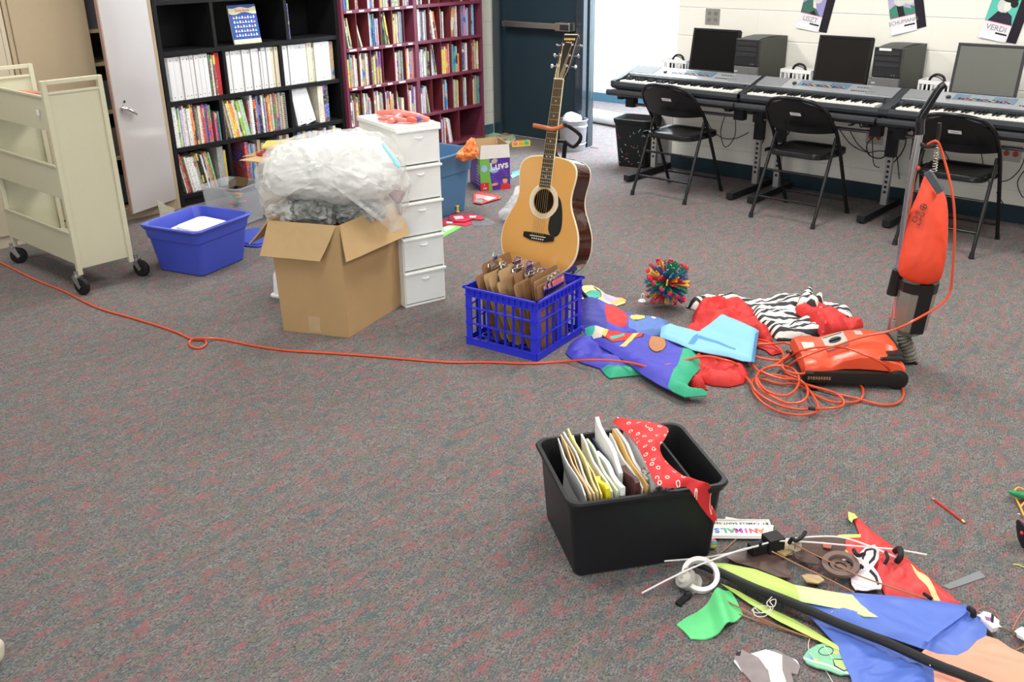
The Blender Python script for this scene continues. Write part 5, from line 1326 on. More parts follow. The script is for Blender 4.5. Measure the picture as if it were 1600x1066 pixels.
def tower(x, label, tg):
    e = empty('computer_tower', (x, 6.10, .702), 0, label, 'computer', 'computer towers on the desks')
    w = .0865; h = .365; gm = mat('pc_side', (.055, .058, .05), .45, 0, vary=.06); fm_ = mat('pc_grey', (.11, .11, .11), .45, 0); bk = mat('pc_black', (.02, .021, .023), .3)
    q = MB(); q.bx(-w+.003, w, .03, .42, 0, h-.004); q.build('case', gm, e, bevel=.003)
    q = MB(); q.prism([(.0, h-.03), (.03, h), (.10, h+.006), (.22, h+.010), (.32, h+.004), (.42, h-.004), (.03, h-.006)], -w+.012, w-.016, 0, GY); q.build('top_cover', gm, e, bevel=.002)
    q = MB(); q.bx(-w, w, 0, .03, .02, .185); q.bx(-w, w, .004, .03, 0, .02); q.build('lower_front', fm_, e, bevel=.004)
    q = MB(); q.bx(-w, w, -.002, .03, .188, h); ub = q.build('upper_front', bk, e, bevel=.006)
    q = MB()
    for z in (.335, .30, .265): q.bx(-w+.012, w-.012, -.0045, -.002, z-.014, z+.010)
    q.build('drive_bay', mat('pc_bay', (.03, .03, .032), .25), ub, bevel=.001)
    q = MB(); q.bx(-w+.02, w-.05, -.004, .002, .118, .148); q.build('drive_slot', fm_, e)
    q = MB()
    for i in range(2): q.cyl((w-.03-.016*i, -.004, .203), (w-.03-.016*i, -.001, .203), .003, n=10)
    q.build('front_ports', mat('port_grey', (.25, .25, .25), .4), ub)
    q = MB(); q.bx(-w+.004, -w+.03, -.001, .0005, .145, .155); q.build('logo_plate', mat('logo_silver', (.6, .6, .6), .3, .5), e)
    if tg:
        q = MB(); q.bx(-.055, .02, -.004, -.002, h-.018, h-.004); q.build('name_sticker', mat('sticker_white'), ub)
tower(-3.267, 'dark grey computer tower on the desk nearest the doorway', 0)
tower(-2.305, 'dark grey computer tower with a white sticker on the middle desk', 1)
def basket(x, w, label, y=6.30):
    e = empty('basket', (x, y, .702), 0, label, 'basket', 'white baskets of headphones')
    wh = mat('basket_white', (.84, .84, .84), .4); h = .172; d = .06
    q = MB(); q.bx(-w, w, -d, d, 0, .004); q.build('base', wh, e)
    for s in (-1, 1):
        q = MB(); y_ = s*d; q.bx(-w, w, y_-.002, y_+.002, 0, .105); q.bx(-w-.004, w+.004, y_-.005, y_+.005, h-.022, h)
        for i in range(8): t = -w+i*2*w/7; q.bx(t-.005, t+.005, y_-.002, y_+.002, .10, h-.02)
        q.build('long_side', wh, e)
        q = MB(); x_ = s*w; q.bx(x_-.002, x_+.002, -d, d, 0, .105); q.bx(x_-.005, x_+.005, -d, d, h-.022, h)
        for i in range(5): t = -d+i*2*d/4; q.bx(x_-.002, x_+.002, t-.004, t+.004, .10, h-.02)
        q.build('short_side', wh, e)
    hp = empty('headphones', (x, y, .71), 0, label.replace('white slotted basket', 'black headphones in the basket'), 'headphones', 'headphones in the white baskets')
    bk = mat('hp_black', (.015, .015, .016), .35)
    q = MB(); q.tube(catmull([(-.05, 0, .12), (-.045, .0, .17), (-.01, .0, .195), (.035, 0, .18), (.05, 0, .12)], 6), .008, 8); q.build('headband', bk, hp, smooth=True)
    for s in (-1, 1):
        q = MB(); q.sph((s*.055, -.005, .105), (.022, .035, .04), 14, 9); q.build('ear_cup', bk, hp, smooth=True)
    q = MB(); q.tube(catmull([(.05, 0, .08), (.03, .03, .15), (-.03, .02, .18), (-.06, -.01, .14), (-.02, -.03, .09)], 6), .003, 6); q.build('cord', bk, hp, smooth=True)
basket(-3.925, .10, 'white slotted basket at the left end of the desk nearest the doorway')
basket(-2.965, .105, 'white slotted basket at the left end of the middle desk')
basket(-2.05, .09, 'white slotted basket behind the vacuum handle on the right desk')
# ------------------------------------------------------------------ folding chairs
def chair():
    e = empty('folding_chair', (0, 0, 0)); bk = mat('chair_enamel', (.012, .012, .013), .25, vary=0, coat=.1)
    hw = .222
    def yy(z): return .245-.52*z-.30*max(0, z-.5)
    q = MB(); pts = [(-hw, yy(.012), .012), (-hw, yy(.5), .5), (-hw+.004, yy(.64), .64)]
    arch = [(-hw+.022, yy(.715), .715), (-hw+.07, yy(.765), .765), (-hw+.14, yy(.785)-.01, .785), (0, yy(.79)-.014, .79), (hw-.14, yy(.785)-.01, .785), (hw-.07, yy(.765), .765), (hw-.022, yy(.715), .715)]
    q.tube(catmull(pts+arch+[(-p[0], p[1], p[2]) for p in pts[::-1]], 8), .0118, 12); q.build('front_leg_frame', bk, e, smooth=True)
    for s in (-1, 1):
        q = MB(); q.cyl((s*(hw-.004), -.248, .012), (s*(hw-.018), -.025, .535), .0108, n=12); q.build('rear_leg', bk, e, smooth=True)
        q = MB(); q.cyl((s*(hw-.004), -.2485, 0), (s*(hw-.0045), -.243, .035), .0155, .013, n=14); q.build('rubber_foot', mat('black_rubber', (.015, .015, .016), .5), e, smooth=True)
        q = MB(); q.cyl((s*hw, .2455, 0), (s*hw, .232, .035), .0155, .013, n=14); q.build('rubber_foot', mat('black_rubber'), e, smooth=True)
        q = MB(); q.bar((s*(hw-.012), .10, .425), (s*(hw-.012), -.15, .43), .004, .022, (0, 0, 1)); q.build('side_link', bk, e)
    for z in (.135, .30):
        q = MB(); y = -.248+.426*z; q.cyl((-hw+.008, y, z), (hw-.008, y, z), .0075, n=10); q.build('rear_crossbar', bk, e, smooth=True)
    q = MB(); q.cyl((-hw, yy(.10), .10), (hw, yy(.10), .10), .0075, n=10); q.build('front_crossbar', bk, e, smooth=True)
    # seat: pressed steel pan
    out = []
    for x, y in rrect(.385, .385, .07, 6): out.append((x*(1+.10*(y/.2)*.5), y+.02))
    q = MB(); rings = []
    for s, dz in ((1, -.034), (1.0, -.004), (.985, 0), (.93, .002), (.8, -.004), (.55, -.010), (.25, -.013), (.02, -.013)): rings.append([(x*s, (y-.02)*s+.02, .445+dz+.012*(y > .1)*((y-.1)/.1)*0) for x, y in out])
    q.loft(rings, cap0=False, cap1=True); q.loft([[(x*.99, (y-.02)*.99+.02, z) for x, y in out] for z in (.411, .43)], cap0=True, cap1=False); q.build('seat', bk, e, smooth=True)
    # back panel
    n, m = 20, 10
    def outer(u): # half width available at height z
        return u
    G = []; G2 = []
    for j in range(m+1):
        z = .575+.205*j/m; ww = hw-.010 if z < .66 else hw-.010-(.20*max(0, (z-.66)/.13)**2.4)
        a = []; b = []
        for i in range(n+1):
            x = -ww+2*ww*i/n; zz = z-.018*(1-(x/ww)**2)*(j == 0)+.0; c = -.030*(1-(x/(hw))**2)
            a.append((x, yy(z)+c-.005, zz)); b.append((x, yy(z)+c+.004, zz))
        G.append(a); G2.append(b)
    q = MB(); q.loft(G, cap0=False, cap1=False, closed=False); q.loft(G2, cap0=False, cap1=False, closed=False)
    q.loft([G[0], G2[0]], cap0=False, cap1=False, closed=False); q.loft([G[-1], G2[-1]], cap0=False, cap1=False, closed=False)
    bp = q.build('backrest', bk, e, smooth=True)
    q = MB(); Fm = Matrix.Translation((0.005, yy(.688)-.0400, .688)) @ Matrix.Rotation(R(39), 4, 'X'); q.M = Fm; q.bx(-.036, .036, -.001, .001, -.0125, .0125, 0); q.bx(-.022, .022, -.0015, -.0009, -.004, .005, 1)
    q.build('white_label', [mat('sticker_white', (.8, .8, .78), .5), mat('sticker_ink', (.5, .5, .48), .6)], bp)
    return e
ch = chair()
for i, (x, y, rz, lb) in enumerate(((-3.608, 5.865, 0, 'black metal folding chair nearest the doorway, beside the speckled bin'), (-2.66, 5.862, -1, 'black metal folding chair in the middle, in front of the middle desk'), (-1.71, 5.858, 1, 'black metal folding chair at the right, behind the orange vacuum bag'))):
    o = ch if i == 0 else copy_tree(ch)
    o.location = (x, y, 0); o.rotation_euler = (0, 0, R(rz)); tag(o, lb, 'chair', 'folding chairs in front of the keyboards')
# ------------------------------------------------------------------ composer posters
def poster(org, rot, label, bgc, coat, face, hair, word, flip, extra):
    """org: world (x, z) of the lower left corner; built flat against the wall"""
    e = empty('poster', (org[0], 6.547, org[1]), 0, label, 'poster', 'composer posters on the back wall', rot=(0, R(rot), 0))
    F = Matrix(((1, 0, 0, 0), (0, 0, -1, 0), (0, 1, 0, 0), (0, 0, 0, 1)))
    w = .163; st = .058; h = .44
    q = MB(); q.prism([(w-.01, .005), (w+st, .01), (w+st, h), (w-.01, h)], 0, .0012, 0, F); q.build('black_backing', mat('backing_black', (.018, .014, .022), .5, vary=.3, scale=30), e)
    ms = [mat('poster_white', (.78, .76, .80), .4), mat('poster_bg_'+word, bgc, .4, vary=.1), mat('poster_coat_'+word, coat, .4, vary=.3, scale=40), mat('poster_skin', (.60, .60, .57), .5, vary=.2, scale=70), mat('poster_hair', hair, .5), mat('poster_pink', (.75, .12, .30), .4), mat('poster_ink', (.22, .22, .24), .5), mat('poster_black', (.02, .02, .02), .5), mat('poster_collar', (.72, .72, .66), .5)]
    q = MB()
    rows = [[tuple(F @ Vector((x, y, .0015+.010*max(0, (.05-y)/.05)**2*max(0, 1-x/w)))) for x in [w*i/8 for i in range(9)]] for y in (0, .01, .02, .035, .05, .08, h)]
    q.loft(rows, cap0=False, cap1=False, closed=False)
    p0 = .104
    def P(poly, k, z): 
        poly = [(max(0, min(w, x)), y) for x, y in poly]
        q.prism(poly, z, z+.0002, k, F)
    P([(0, p0), (w, p0), (w, h-.05), (0, h-.05)], 1, .0018); P([(0, p0-.004), (w, p0-.004), (w, p0), (0, p0)], 5, .0019)
    for poly, k in extra: P(poly, k, .0021+.0003*extra.index((poly, k)))
    text_mb(q, word, F @ Matrix.Translation((w/2, .070, .0022)), .046 if len(word) < 7 else .034, 6, .0003, spacing=.98)
    P([(w*.52, .038), (w*.94, .038), (w*.94, .048), (w*.52, .048)], 7, .0019)
    q.build('sheet', ms, e, recalc=False)
w = .163
def ell(cx, cy, rx, ry, a0=0, a1=360): return [(cx+rx*math.cos(R(a)), cy+ry*math.sin(R(a))) for a in range(a0, a1, 18)]
poster((-3.133, 1.118), 9.5, 'poster of a man in dark green before lavender blue, above the middle monitor', (.30, .28, .55), (.05, .14, .11), 0, (.10, .12, .11), 'LISZT', 0,
   [([(0, .104), (w*.86, .104), (w*.62, .150), (w*.42, .196), (w*.20, .190), (0, .165)], 2), ([(w*.50, .150), (w*.66, .145), (w*.56, .185), (w*.42, .205)], 8), (ell(w*.62, .225, .038, .045), 3), (ell(w*.34, .245, .025, .05), 4), (ell(w*.60, .285, .055, .035), 4), ([(w*.40, .108), (w*.72, .104), (w*.58, .135)], 7)])
poster((-2.463, 1.098), -15, 'poster of a man in a green coat leaning on his hand, over computer tower', (.42, .38, .58), (.05, .23, .16), 0, (.08, .07, .07), 'SCHUMANN', 0,
   [([(0, .104), (w, .104), (w, .150), (w*.75, .165), (w*.3, .185), (0, .160)], 2), ([(w*.35, .104), (w*.6, .104), (w*.55, .170), (w*.30, .190)], 7), (ell(w*.50, .205, .045, .038), 3), ([(w*.58, .160), (w*.86, .140), (w*.80, .185), (w*.66, .180)], 1), (ell(w*.86, .195, .028, .032), 3), (ell(w*.45, .245, .055, .03), 4)])
poster((-1.925, 1.118), 10.5, 'poster of an old man in a black hat before a turquoise background', (.10, .52, .42), (.03, .03, .045), 0, (.05, .05, .05), 'VERDI', 0,
   [([(w*.10, .104), (w*.98, .104), (w*.88, .155), (w*.62, .178), (w*.34, .165)], 2), ([(w*.36, .168), (w*.64, .166), (w*.66, .178), (w*.38, .180)], 8), (ell(w*.48, .205, .036, .042), 3), (ell(w*.62, .200, .022, .026), 8), (ell(w*.60, .268, .060, .042), 7), (ell(w*.82, .225, .022, .022), 7)])
# outlet plate and low wall sockets
e = empty('outlet_plate', (-3.807, 6.549, 1.105), 0, 'steel outlet plate on the block wall above the left monitor', 'outlet')
q = MB(); q.bx(-.06, .06, -.004, 0, 0, .115); q.build('plate', mat('steel_plate', (.42, .42, .39), .35, .7), e, bevel=.0015)
for s in (-1, 1):
    for t in (0, 1):
        q = MB(); q.cyl((s*.027, -.0055, .035+t*.045), (s*.027, -.003, .035+t*.045), .015, n=18); q.build('socket', mat('socket_grey', (.16, .16, .15), .5), e)
for i, (px_, py_, lb) in enumerate(((1580, 240, 'low wall outlet with red sockets behind the right folding chair'), (1367, 214, 'low wall outlet with red sockets behind the desk legs, between middle and right desks'))):
    p = atY(px_, py_, 6.549); e = empty('outlet_plate', (p.x, 6.549, p.z), 0, lb, 'outlet')
    q = MB(); q.bx(-.06, .06, -.004, 0, -.05, .05); q.build('plate', mat('steel_plate'), e)
    for s in (-1, 1):
        q = MB(); q.cyl((s*.027, -.006, 0), (s*.027, -.003, 0), .018, n=18); q.build('socket', mat('socket_red', (.42, .05, .03), .5), e)
# cables hanging below the desks
cb = mat('cable_black', (.02, .02, .022), .4)
def cable(pts, Yv, label, r=.0032, name='cable'):
    pp = [atY(x, y, Yv) for x, y in pts]; n = len(pp)
    q = MB(); q.tube(catmull(pp, 8), r, 7)
    tag(q.build(name, cb, None, smooth=True), label, 'cable', 'cables hanging under the desks')
cable([(1134, 178), (1126, 206), (1133, 230), (1148, 213), (1149, 178)], 6.40, 'thin black cable in a U loop between the left chair and the desk leg')
cable([(1100, 178), (1112, 202), (1130, 216), (1150, 216), (1170, 207)], 6.45, 'black cable sagging from behind the left chair to the desk leg')
cable([(1207, 205), (1219, 219), (1232, 208), (1234, 195)], 6.40, 'black cable bowed under the middle desk left of the chair', .005)
cable([(1208, 198), (1225, 203), (1238, 198), (1250, 190)], 6.45, 'thin black cable above the bowed one under the middle desk')
cable([(1195, 215), (1186, 240), (1188, 258)], 6.45, 'thin black cable dangling by the second desk leg toward the baseboard')
cable([(1310, 200), (1330, 226), (1355, 238), (1372, 236), (1398, 238)], 6.45, 'black cable sagging right of the middle chair')
cable([(1327, 203), (1340, 225), (1358, 240)], 6.42, 'thin black cable slanting down right of the middle chair')
cable([(1368, 212), (1355, 225), (1358, 242), (1378, 247), (1395, 228), (1400, 205)], 6.38, 'black cable looping around the right leg of the middle desk', .004)
cable([(1363, 216), (1365, 255), (1374, 262)], 6.44, 'thin black cable dropping beside the red wall outlet')
cable([(1398, 190), (1415, 215), (1408, 240), (1388, 262)], 6.38, 'black cable curling between the two desk legs by the vacuum pole', .004)
cable([(1392, 195), (1402, 250), (1405, 280)], 6.46, 'thin black cable hanging straight behind the vacuum pole')
cable([(1472, 231), (1486, 255)], 6.44, 'short black cable slanting behind the right chair seat')
cable([(1532, 232), (1537, 262)], 6.46, 'short black cable dropping below the right chair back')
cable([(1559, 285), (1578, 280), (1595, 262), (1604, 235)], 6.40, 'black cable swinging up to the right edge behind the right chair')
cable([(1604, 262), (1590, 285), (1598, 308), (1606, 300)], 6.44, 'thin black cable kinked at the right edge above the baseboard')
cable([(1557, 300), (1566, 316), (1572, 325)], 6.5, 'thin black cable end touching the baseboard behind the right chair')
for i, (a, b) in enumerate(((1104, 1165), (1205, 1262), (1330, 1375), (1395, 1440))):
    q = MB(); rr = random.Random(i)
    p0 = atY(a, 166+i*6, 6.2); p1 = atY(b, 176+i*6, 6.2); p0.z = p1.z = .60
    for k in range(5):
        pts = [p0.lerp(p1, t/6)+Vector((0, rr.uniform(-.05, .05), rr.uniform(-.04, .035))) for t in range(7)]
        q.tube(catmull(pts, 5), .0045, 6)
    tag(q.build('cable_bundle', cb, None, smooth=True), 'tangle of black cables bunched under the %s' % ('left desk, right end', 'middle desk, left end', 'middle desk, right end', 'right desk, left end')[i], 'cables', 'cable tangles under the desks')
# ================================================================== upright vacuum cleaner
def near(px, py, B):
    """point on the pixel's ray closest to the vertical line through B"""
    d = CR*((px-800)/FPX) - CU*((py-533)/FPX) + CW
    t = (d.x*B[0]+d.y*B[1])/(d.x*d.x+d.y*d.y)
    return Vector((0, 0, CAMH))+d*t
CORD = mat('orange_cord', (.68, .075, .02), .35, vary=.04)
VC = Vector((-1.40, 3.69, 0)); VA = R(36)
def vacuum():
    e = empty('vacuum_cleaner', VC, VA, 'orange upright vacuum cleaner with chrome handle and orange dust bag', 'vacuum cleaner')
    og = mat('vacuum_orange', (.72, .075, .02), .38, vary=.03, coat=.1); bk = mat('vacuum_black', (.02, .018, .017), .3, vary=.1); gy = mat('vacuum_grey', (.28, .27, .24), .35)
    chm = mat('handle_chrome', (.62, .63, .65), .22, 1, vary=0)
    w = .168
    # black skirt
    q = MB(); q.loft([[(x+.0, y, z) for x, y in rrect(.40*s, .345*s, .03)] for z, s in ((.016, .94), (.022, 1.0), (.060, 1.015), (.072, 1.0))]); q.build('base_skirt', bk, e, smooth=True)
    # hood: sections along x (nose at -x)
    secs = [(-.203, .078, .060, .150), (-.195, .098, .068, .158), (-.17, .106, .07, .162), (-.13, .110, .07, .160), (-.09, .128, .075, .150), (-.04, .150, .08, .140), (.02, .165, .08, .135), (.08, .168, .08, .14), (.13, .160, .08, .15), (.175, .148, .075, .158), (.20, .125, .07, .160)]
    rings = []
    for x, top, low, hw in secs:
        # y,z outline across
        sh = top-.030 if x > -.1 else top-.010
        ins = .085 if x > -.1 else .13
        o = [(-hw-.006, low-.004), (-hw-.002, sh-.012), (-hw+.012, sh), (-ins, sh+.006), (-ins+.02, top), (0, top+.004), (ins-.02, top), (ins, sh+.006), (hw-.012, sh), (hw+.002, sh-.012), (hw+.006, low-.004)]
        rings.append([(x, y, z) for y, z in o])
    q = MB(); q.loft(rings, cap0=True, cap1=True); hd = q.build('hood', og, e, smooth=True, bevel=.003)
    q = MB(); q.M = Matrix.Translation((-.055, -.015, .1475)) @ Matrix.Rotation(R(-22), 4, 'Y'); q.bx(-.045, .045, -.062, .062, -.006, .0015, 0)
    for s in (-1, 1): q.bx(-.04, .04, s*.052-.004, s*.052+.004, .0015, .0022, 1)
    q.build('dial_plate', [mat('plate_grey', (.45, .43, .38), .4, vary=.15, scale=60), mat('plate_dark', (.06, .06, .05), .4)], hd)
    q = MB(); q.M = Matrix.Translation((-.055, -.015, .1505)) @ Matrix.Rotation(R(-22), 4, 'Y'); q.lathe([(0, .0), (.026, .0), (.026, .001), (0, .001)], 26); q.bx(-.022, .022, -.003, .003, .001, .005, 0)
    q.build('height_dial', mat('dial_dark', (.02, .02, .02), .3), hd)
    q = MB(); q.M = Matrix.Translation((-.152, .01, .1115)); q.bx(-.028, .022, -.05, .03, -.002, .002); q.build('cream_sticker', mat('sticker_cream', (.75, .68, .50), .5, vary=.12, scale=150), hd)
    q = MB(); q.M = Matrix.Translation((.045, .02, .1705)); q.bx(-.015, .015, -.02, .02, -.002, .001); q.build('grey_sticker', mat('sticker_grey', (.45, .43, .38), .5, vary=.15, scale=150), hd)
    q = MB(); q.bx(.13, .203, -.12, .12, .06, .135); q.bx(.10, .195, -.152, -.105, .118, .131); q.build('rear_motor', bk, e, bevel=.008)
    for s in (-1, 1):
        q = MB(); q.M = Matrix.Translation((.175, s*.158, .042)) @ Matrix.Rotation(R(90), 4, 'X'); q.lathe([(0, -.014), (.034, -.014), (.042, -.008), (.042, .008), (.034, .014), (0, .014)], 28); q.build('rear_wheel', bk, e, smooth=True)
        q = MB(); q.M = Matrix.Translation((-.15, s*.13, .018)) @ Matrix.Rotation(R(90), 4, 'X'); q.lathe([(0, -.01), (.018, -.01), (.018, .01), (0, .01)], 20); q.build('front_wheel', bk, e, smooth=True)
    q = MB(); [q.bx(-.185+i*.0105, -.185+i*.0105+.007, -.1768, -.1755, .038+.002*(i % 2), .052) for i in range(9)]; q.build('side_lettering', mat('letter_tan', (.30, .17, .08), .5), e)
    # handle
    W2L = (Matrix.Translation(VC) @ Matrix.Rotation(VA, 4, 'Z')).inverted()
    def L(v): return W2L @ v
    B = at(1398, 520, .13)
    pole = [near(x, y, B) for x, y in ((1393, 527), (1397, 497), (1403, 440), (1416, 330), (1428, 252), (1437, 206))]
    q = MB(); q.tube([L(p) for p in catmull(pole, 6)], .0155, 16); q.build('pole', chm, e, smooth=True)
    q = MB(); f0, f1 = L(pole[0]), L(pole[1])
    q.bar(f0-Vector((0, .03, .02)), f1-Vector((0, .024, 0)), .012, .03); q.bar(f0+Vector((0, .03, -.02)), f1+Vector((0, .024, 0)), .012, .03); q.bx(f0.x-.02, f0.x+.02, f0.y-.045, f0.y+.045, f0.z-.03, f0.z-.005); q.build('handle_fork', gy, e, bevel=.003)
    grip = [near(x, y, B) for x, y in ((1437, 210), (1438, 190), (1441, 180), (1450, 166), (1460, 150), (1468, 138), (1477, 131))]
    g = catmull([L(p) for p in grip], 6); q = MB(); q.tube(g, [.0185-.005*i/len(g) for i in range(len(g))], 14); q.build('grip', mat('grip_black', (.012, .012, .014), .2, vary=0, coat=.5), e, smooth=True)
    q = MB(); a, b = near(1404, 422, B), near(1394, 460, B); q.cyl(L(a), L(b), .025, n=18); q.build('pole_clamp', bk, e, smooth=True)
    for k, (x, y) in enumerate(((1424, 263), (1434, 263))):
        q = MB(); q.sph(L(near(x, y, B)), .010); q.build('red_clip', mat('clip_red', (.6, .05, .02), .3), e, smooth=True)
    hk = [near(x, y, B) for x, y in ((1468, 192), (1466, 212), (1461, 226), (1447, 229), (1436, 222))]
    q = MB(); q.tube([L(p) for p in catmull(hk, 5)], .0075, 10); q.build('cord_hook', bk, e, smooth=True)
    sp0, sp1 = near(1465, 222, B), near(1460, 268, B)
    q = MB(); pts = []; ax = (sp1-sp0); a_, b_ = frame_of(ax)
    for i in range(150): t = i/149; pts.append(L(sp0+ax*t+(a_*math.cos(t*70)+b_*math.sin(t*70))*.0085))
    q.tube(pts, .0022, 5); q.build('bag_spring', mat('spring_steel', (.55, .53, .45), .35, .9), e, smooth=True)
    BB = near(1440, 360, B)
    c0, c1 = near(1449, 268, B)+CW*.0, near(1470, 300, B)-CW*.0
    q = MB(); q.bar(L(c0), L(c1), .030, .030); q.build('bag_clamp', mat('clamp_steel', (.20, .22, .25), .2, .8), e, bevel=.003)
    q = MB(); ol = [(1450, 272), (1470, 298), (1477, 318), (1478, 350), (1475, 400), (1468, 436), (1455, 443), (1435, 443), (1417, 436), (1406, 424), (1410, 392), (1419, 350), (1431, 312), (1441, 288)]
    blob(q, ol, BB, .075, amp=.0045, fr=9, nu=110, nv=18, ridge=1.2, flat=.85); q.v = [L(v) for v in q.v]
    bag = q.build('dust_bag', mat('bag_orange', (.74, .055, .015), .6, vary=.04, bump=.25, bscale=500), e, smooth=True)
    # lettering on the bag: dark marks
    Fp = near(1427, 338, B)-CW*.068
    X = (CR*.40+CU*.92).normalized(); Yv = (CU*.40-CR*.92).normalized(); Zv = -CW
    F = Matrix(((X.x, Yv.x, Zv.x, Fp.x), (X.y, Yv.y, Zv.y, Fp.y), (X.z, Yv.z, Zv.z, Fp.z), (0, 0, 0, 1)))
    q = MB(); rg = [(.017+.0*i, 0) for i in range(1)]
    q.M = W2L @ F @ Matrix.Translation((.030, 0, 0)); q.lathe([(.011, 0), (.014, 0), (.014, .002), (.011, .002)], 24, closed=True); q.bx(-.002, .002, -.011, .011, 0, .002); q.bx(-.011, .011, -.002, .002, 0, .002)
    q.M = W2L @ F
    for x_, y_, w_, h_ in ((-.040, .002, .004, .020), (-.036, .002, .010, .004), (-.036, .018, .010, .004), (-.022, .002, .004, .020), (-.018, .010, .008, .004), (-.006, .002, .004, .020), (.002, .002, .004, .020), (-.004, .018, .008, .004), (-.044, -.016, .004, .013), (-.038, -.016, .010, .004), (-.024, -.016, .004, .013), (-.018, -.008, .010, .004), (-.006, -.016, .010, .004), (-.006, -.007, .004, .006), (.006, -.016, .004, .013)): q.bx(x_, x_+w_, y_, y_+h_, 0, .002)
    q.build('bag_mark', mat('mark_dark', (.10, .035, .02), .6), bag)
    # dust cup
    u0, u1 = near(1436, 437, B), near(1420, 520, B); d = (u1-u0)
    q = MB(); q.tube([L(u0), L(u0+d*.18)], [.082, .080], 12); q.build('cup_collar', bk, e)
    q = MB(); q.tube([L(u0+d*.16), L(u0+d*.5), L(u0+d*.9), L(u1)], [.078, .074, .066, .045], 10); cup = q.build('dust_cup', mat('cup_smoke', (.20, .185, .15), .2, vary=.2, scale=12, coat=.4), e)
    q = MB(); mid = CW*-.076+CR*.006
    q.bar(L(u0+d*.12+mid*1.06), L(u0+d*1.02+mid*.80), .055, .020, W2L.to_3x3() @ CW); q.build('cup_strap', bk, e, bevel=.003)
    # corrugated hose
    hs_ = catmull([near(x, y, B) for x, y in ((1408, 515), (1411, 530), (1418, 545), (1421, 562))], 12)
    q = MB(); q.tube([L(p) for p in hs_], [.030+.005*math.sin(i*1.6) for i in range(len(hs_))], 16); q.build('hose', mat('hose_grey', (.17, .16, .13), .4), e, smooth=True)
    q = MB(); q.bar(L(near(1416, 558, B)), L(near(1432, 570, B)), .02, .02); q.build('hose_bracket', bk, e, bevel=.002)
    # own cord: over the hook, down beside the bag, over the hood to the floor tangle
    pts = [near(1449, 226, B)+Vector((0, 0, .0)), near(1462, 222, B)-CW*.012, near(1474, 245, B), near(1478, 300, B)-CW*.05, near(1481, 350, B)-CW*.06, near(1478, 425, B)-CW*.06, near(1464, 468, B)-CW*.09, at(1430, 500, .30), at(1392, 517, .245), at(1350, 526, .215), at(1310, 539, .195), at(1270, 552, .145), at(1246, 562, .12), at(1228, 574, .02)]
    def Z5(lst, z0): return [at(1140+u/5, 480+v/5, z0+.004*(i % 3)) for i, (u, v) in enumerate(lst)]
    pts += Z5([(415, 450), (430, 490), (520, 520), (600, 518)], .075)+Z5([(700, 522), (800, 525), (880, 530), (960, 560), (1030, 620), (1045, 680), (1010, 730), (930, 745), (800, 740), (690, 700), (600, 640), (520, 600), (400, 600), (260, 565), (190, 560)], .008)
    pts += Z5([(180, 640), (230, 720), (310, 780), (400, 820), (500, 840), (600, 840), (680, 815), (690, 760), (650, 690), (600, 620), (540, 560), (440, 510), (415, 440)], .016)
    pts += [at(1140+u/5, 480+v/5, z) for u, v, z in ((480, 385, .03), (545, 345, .115), (640, 322, .14), (760, 310, .165), (900, 318, .19), (1010, 355, .19), (1120, 400, .17), (1215, 455, .13), (1290, 540, .02), (1350, 630, .008), (1355, 700, .008), (1310, 750, .008), (1220, 765, .008), (1120, 750, .008), (1000, 715, .012), (880, 690, .008), (760, 650, .012), (690, 636, .008))]
    q = MB(); q.tube([L(p) for p in catmull(pts, 7)], .0048, 8); q.build('power_cord', CORD, e, smooth=True)
    p = pts[-1]; q = MB(); q.cyl(L(p), L(at(1258, 604, .01)), .010, n=12); q.build('plug', mat('plug_black', (.02, .02, .02), .4), e, smooth=True)
vacuum()
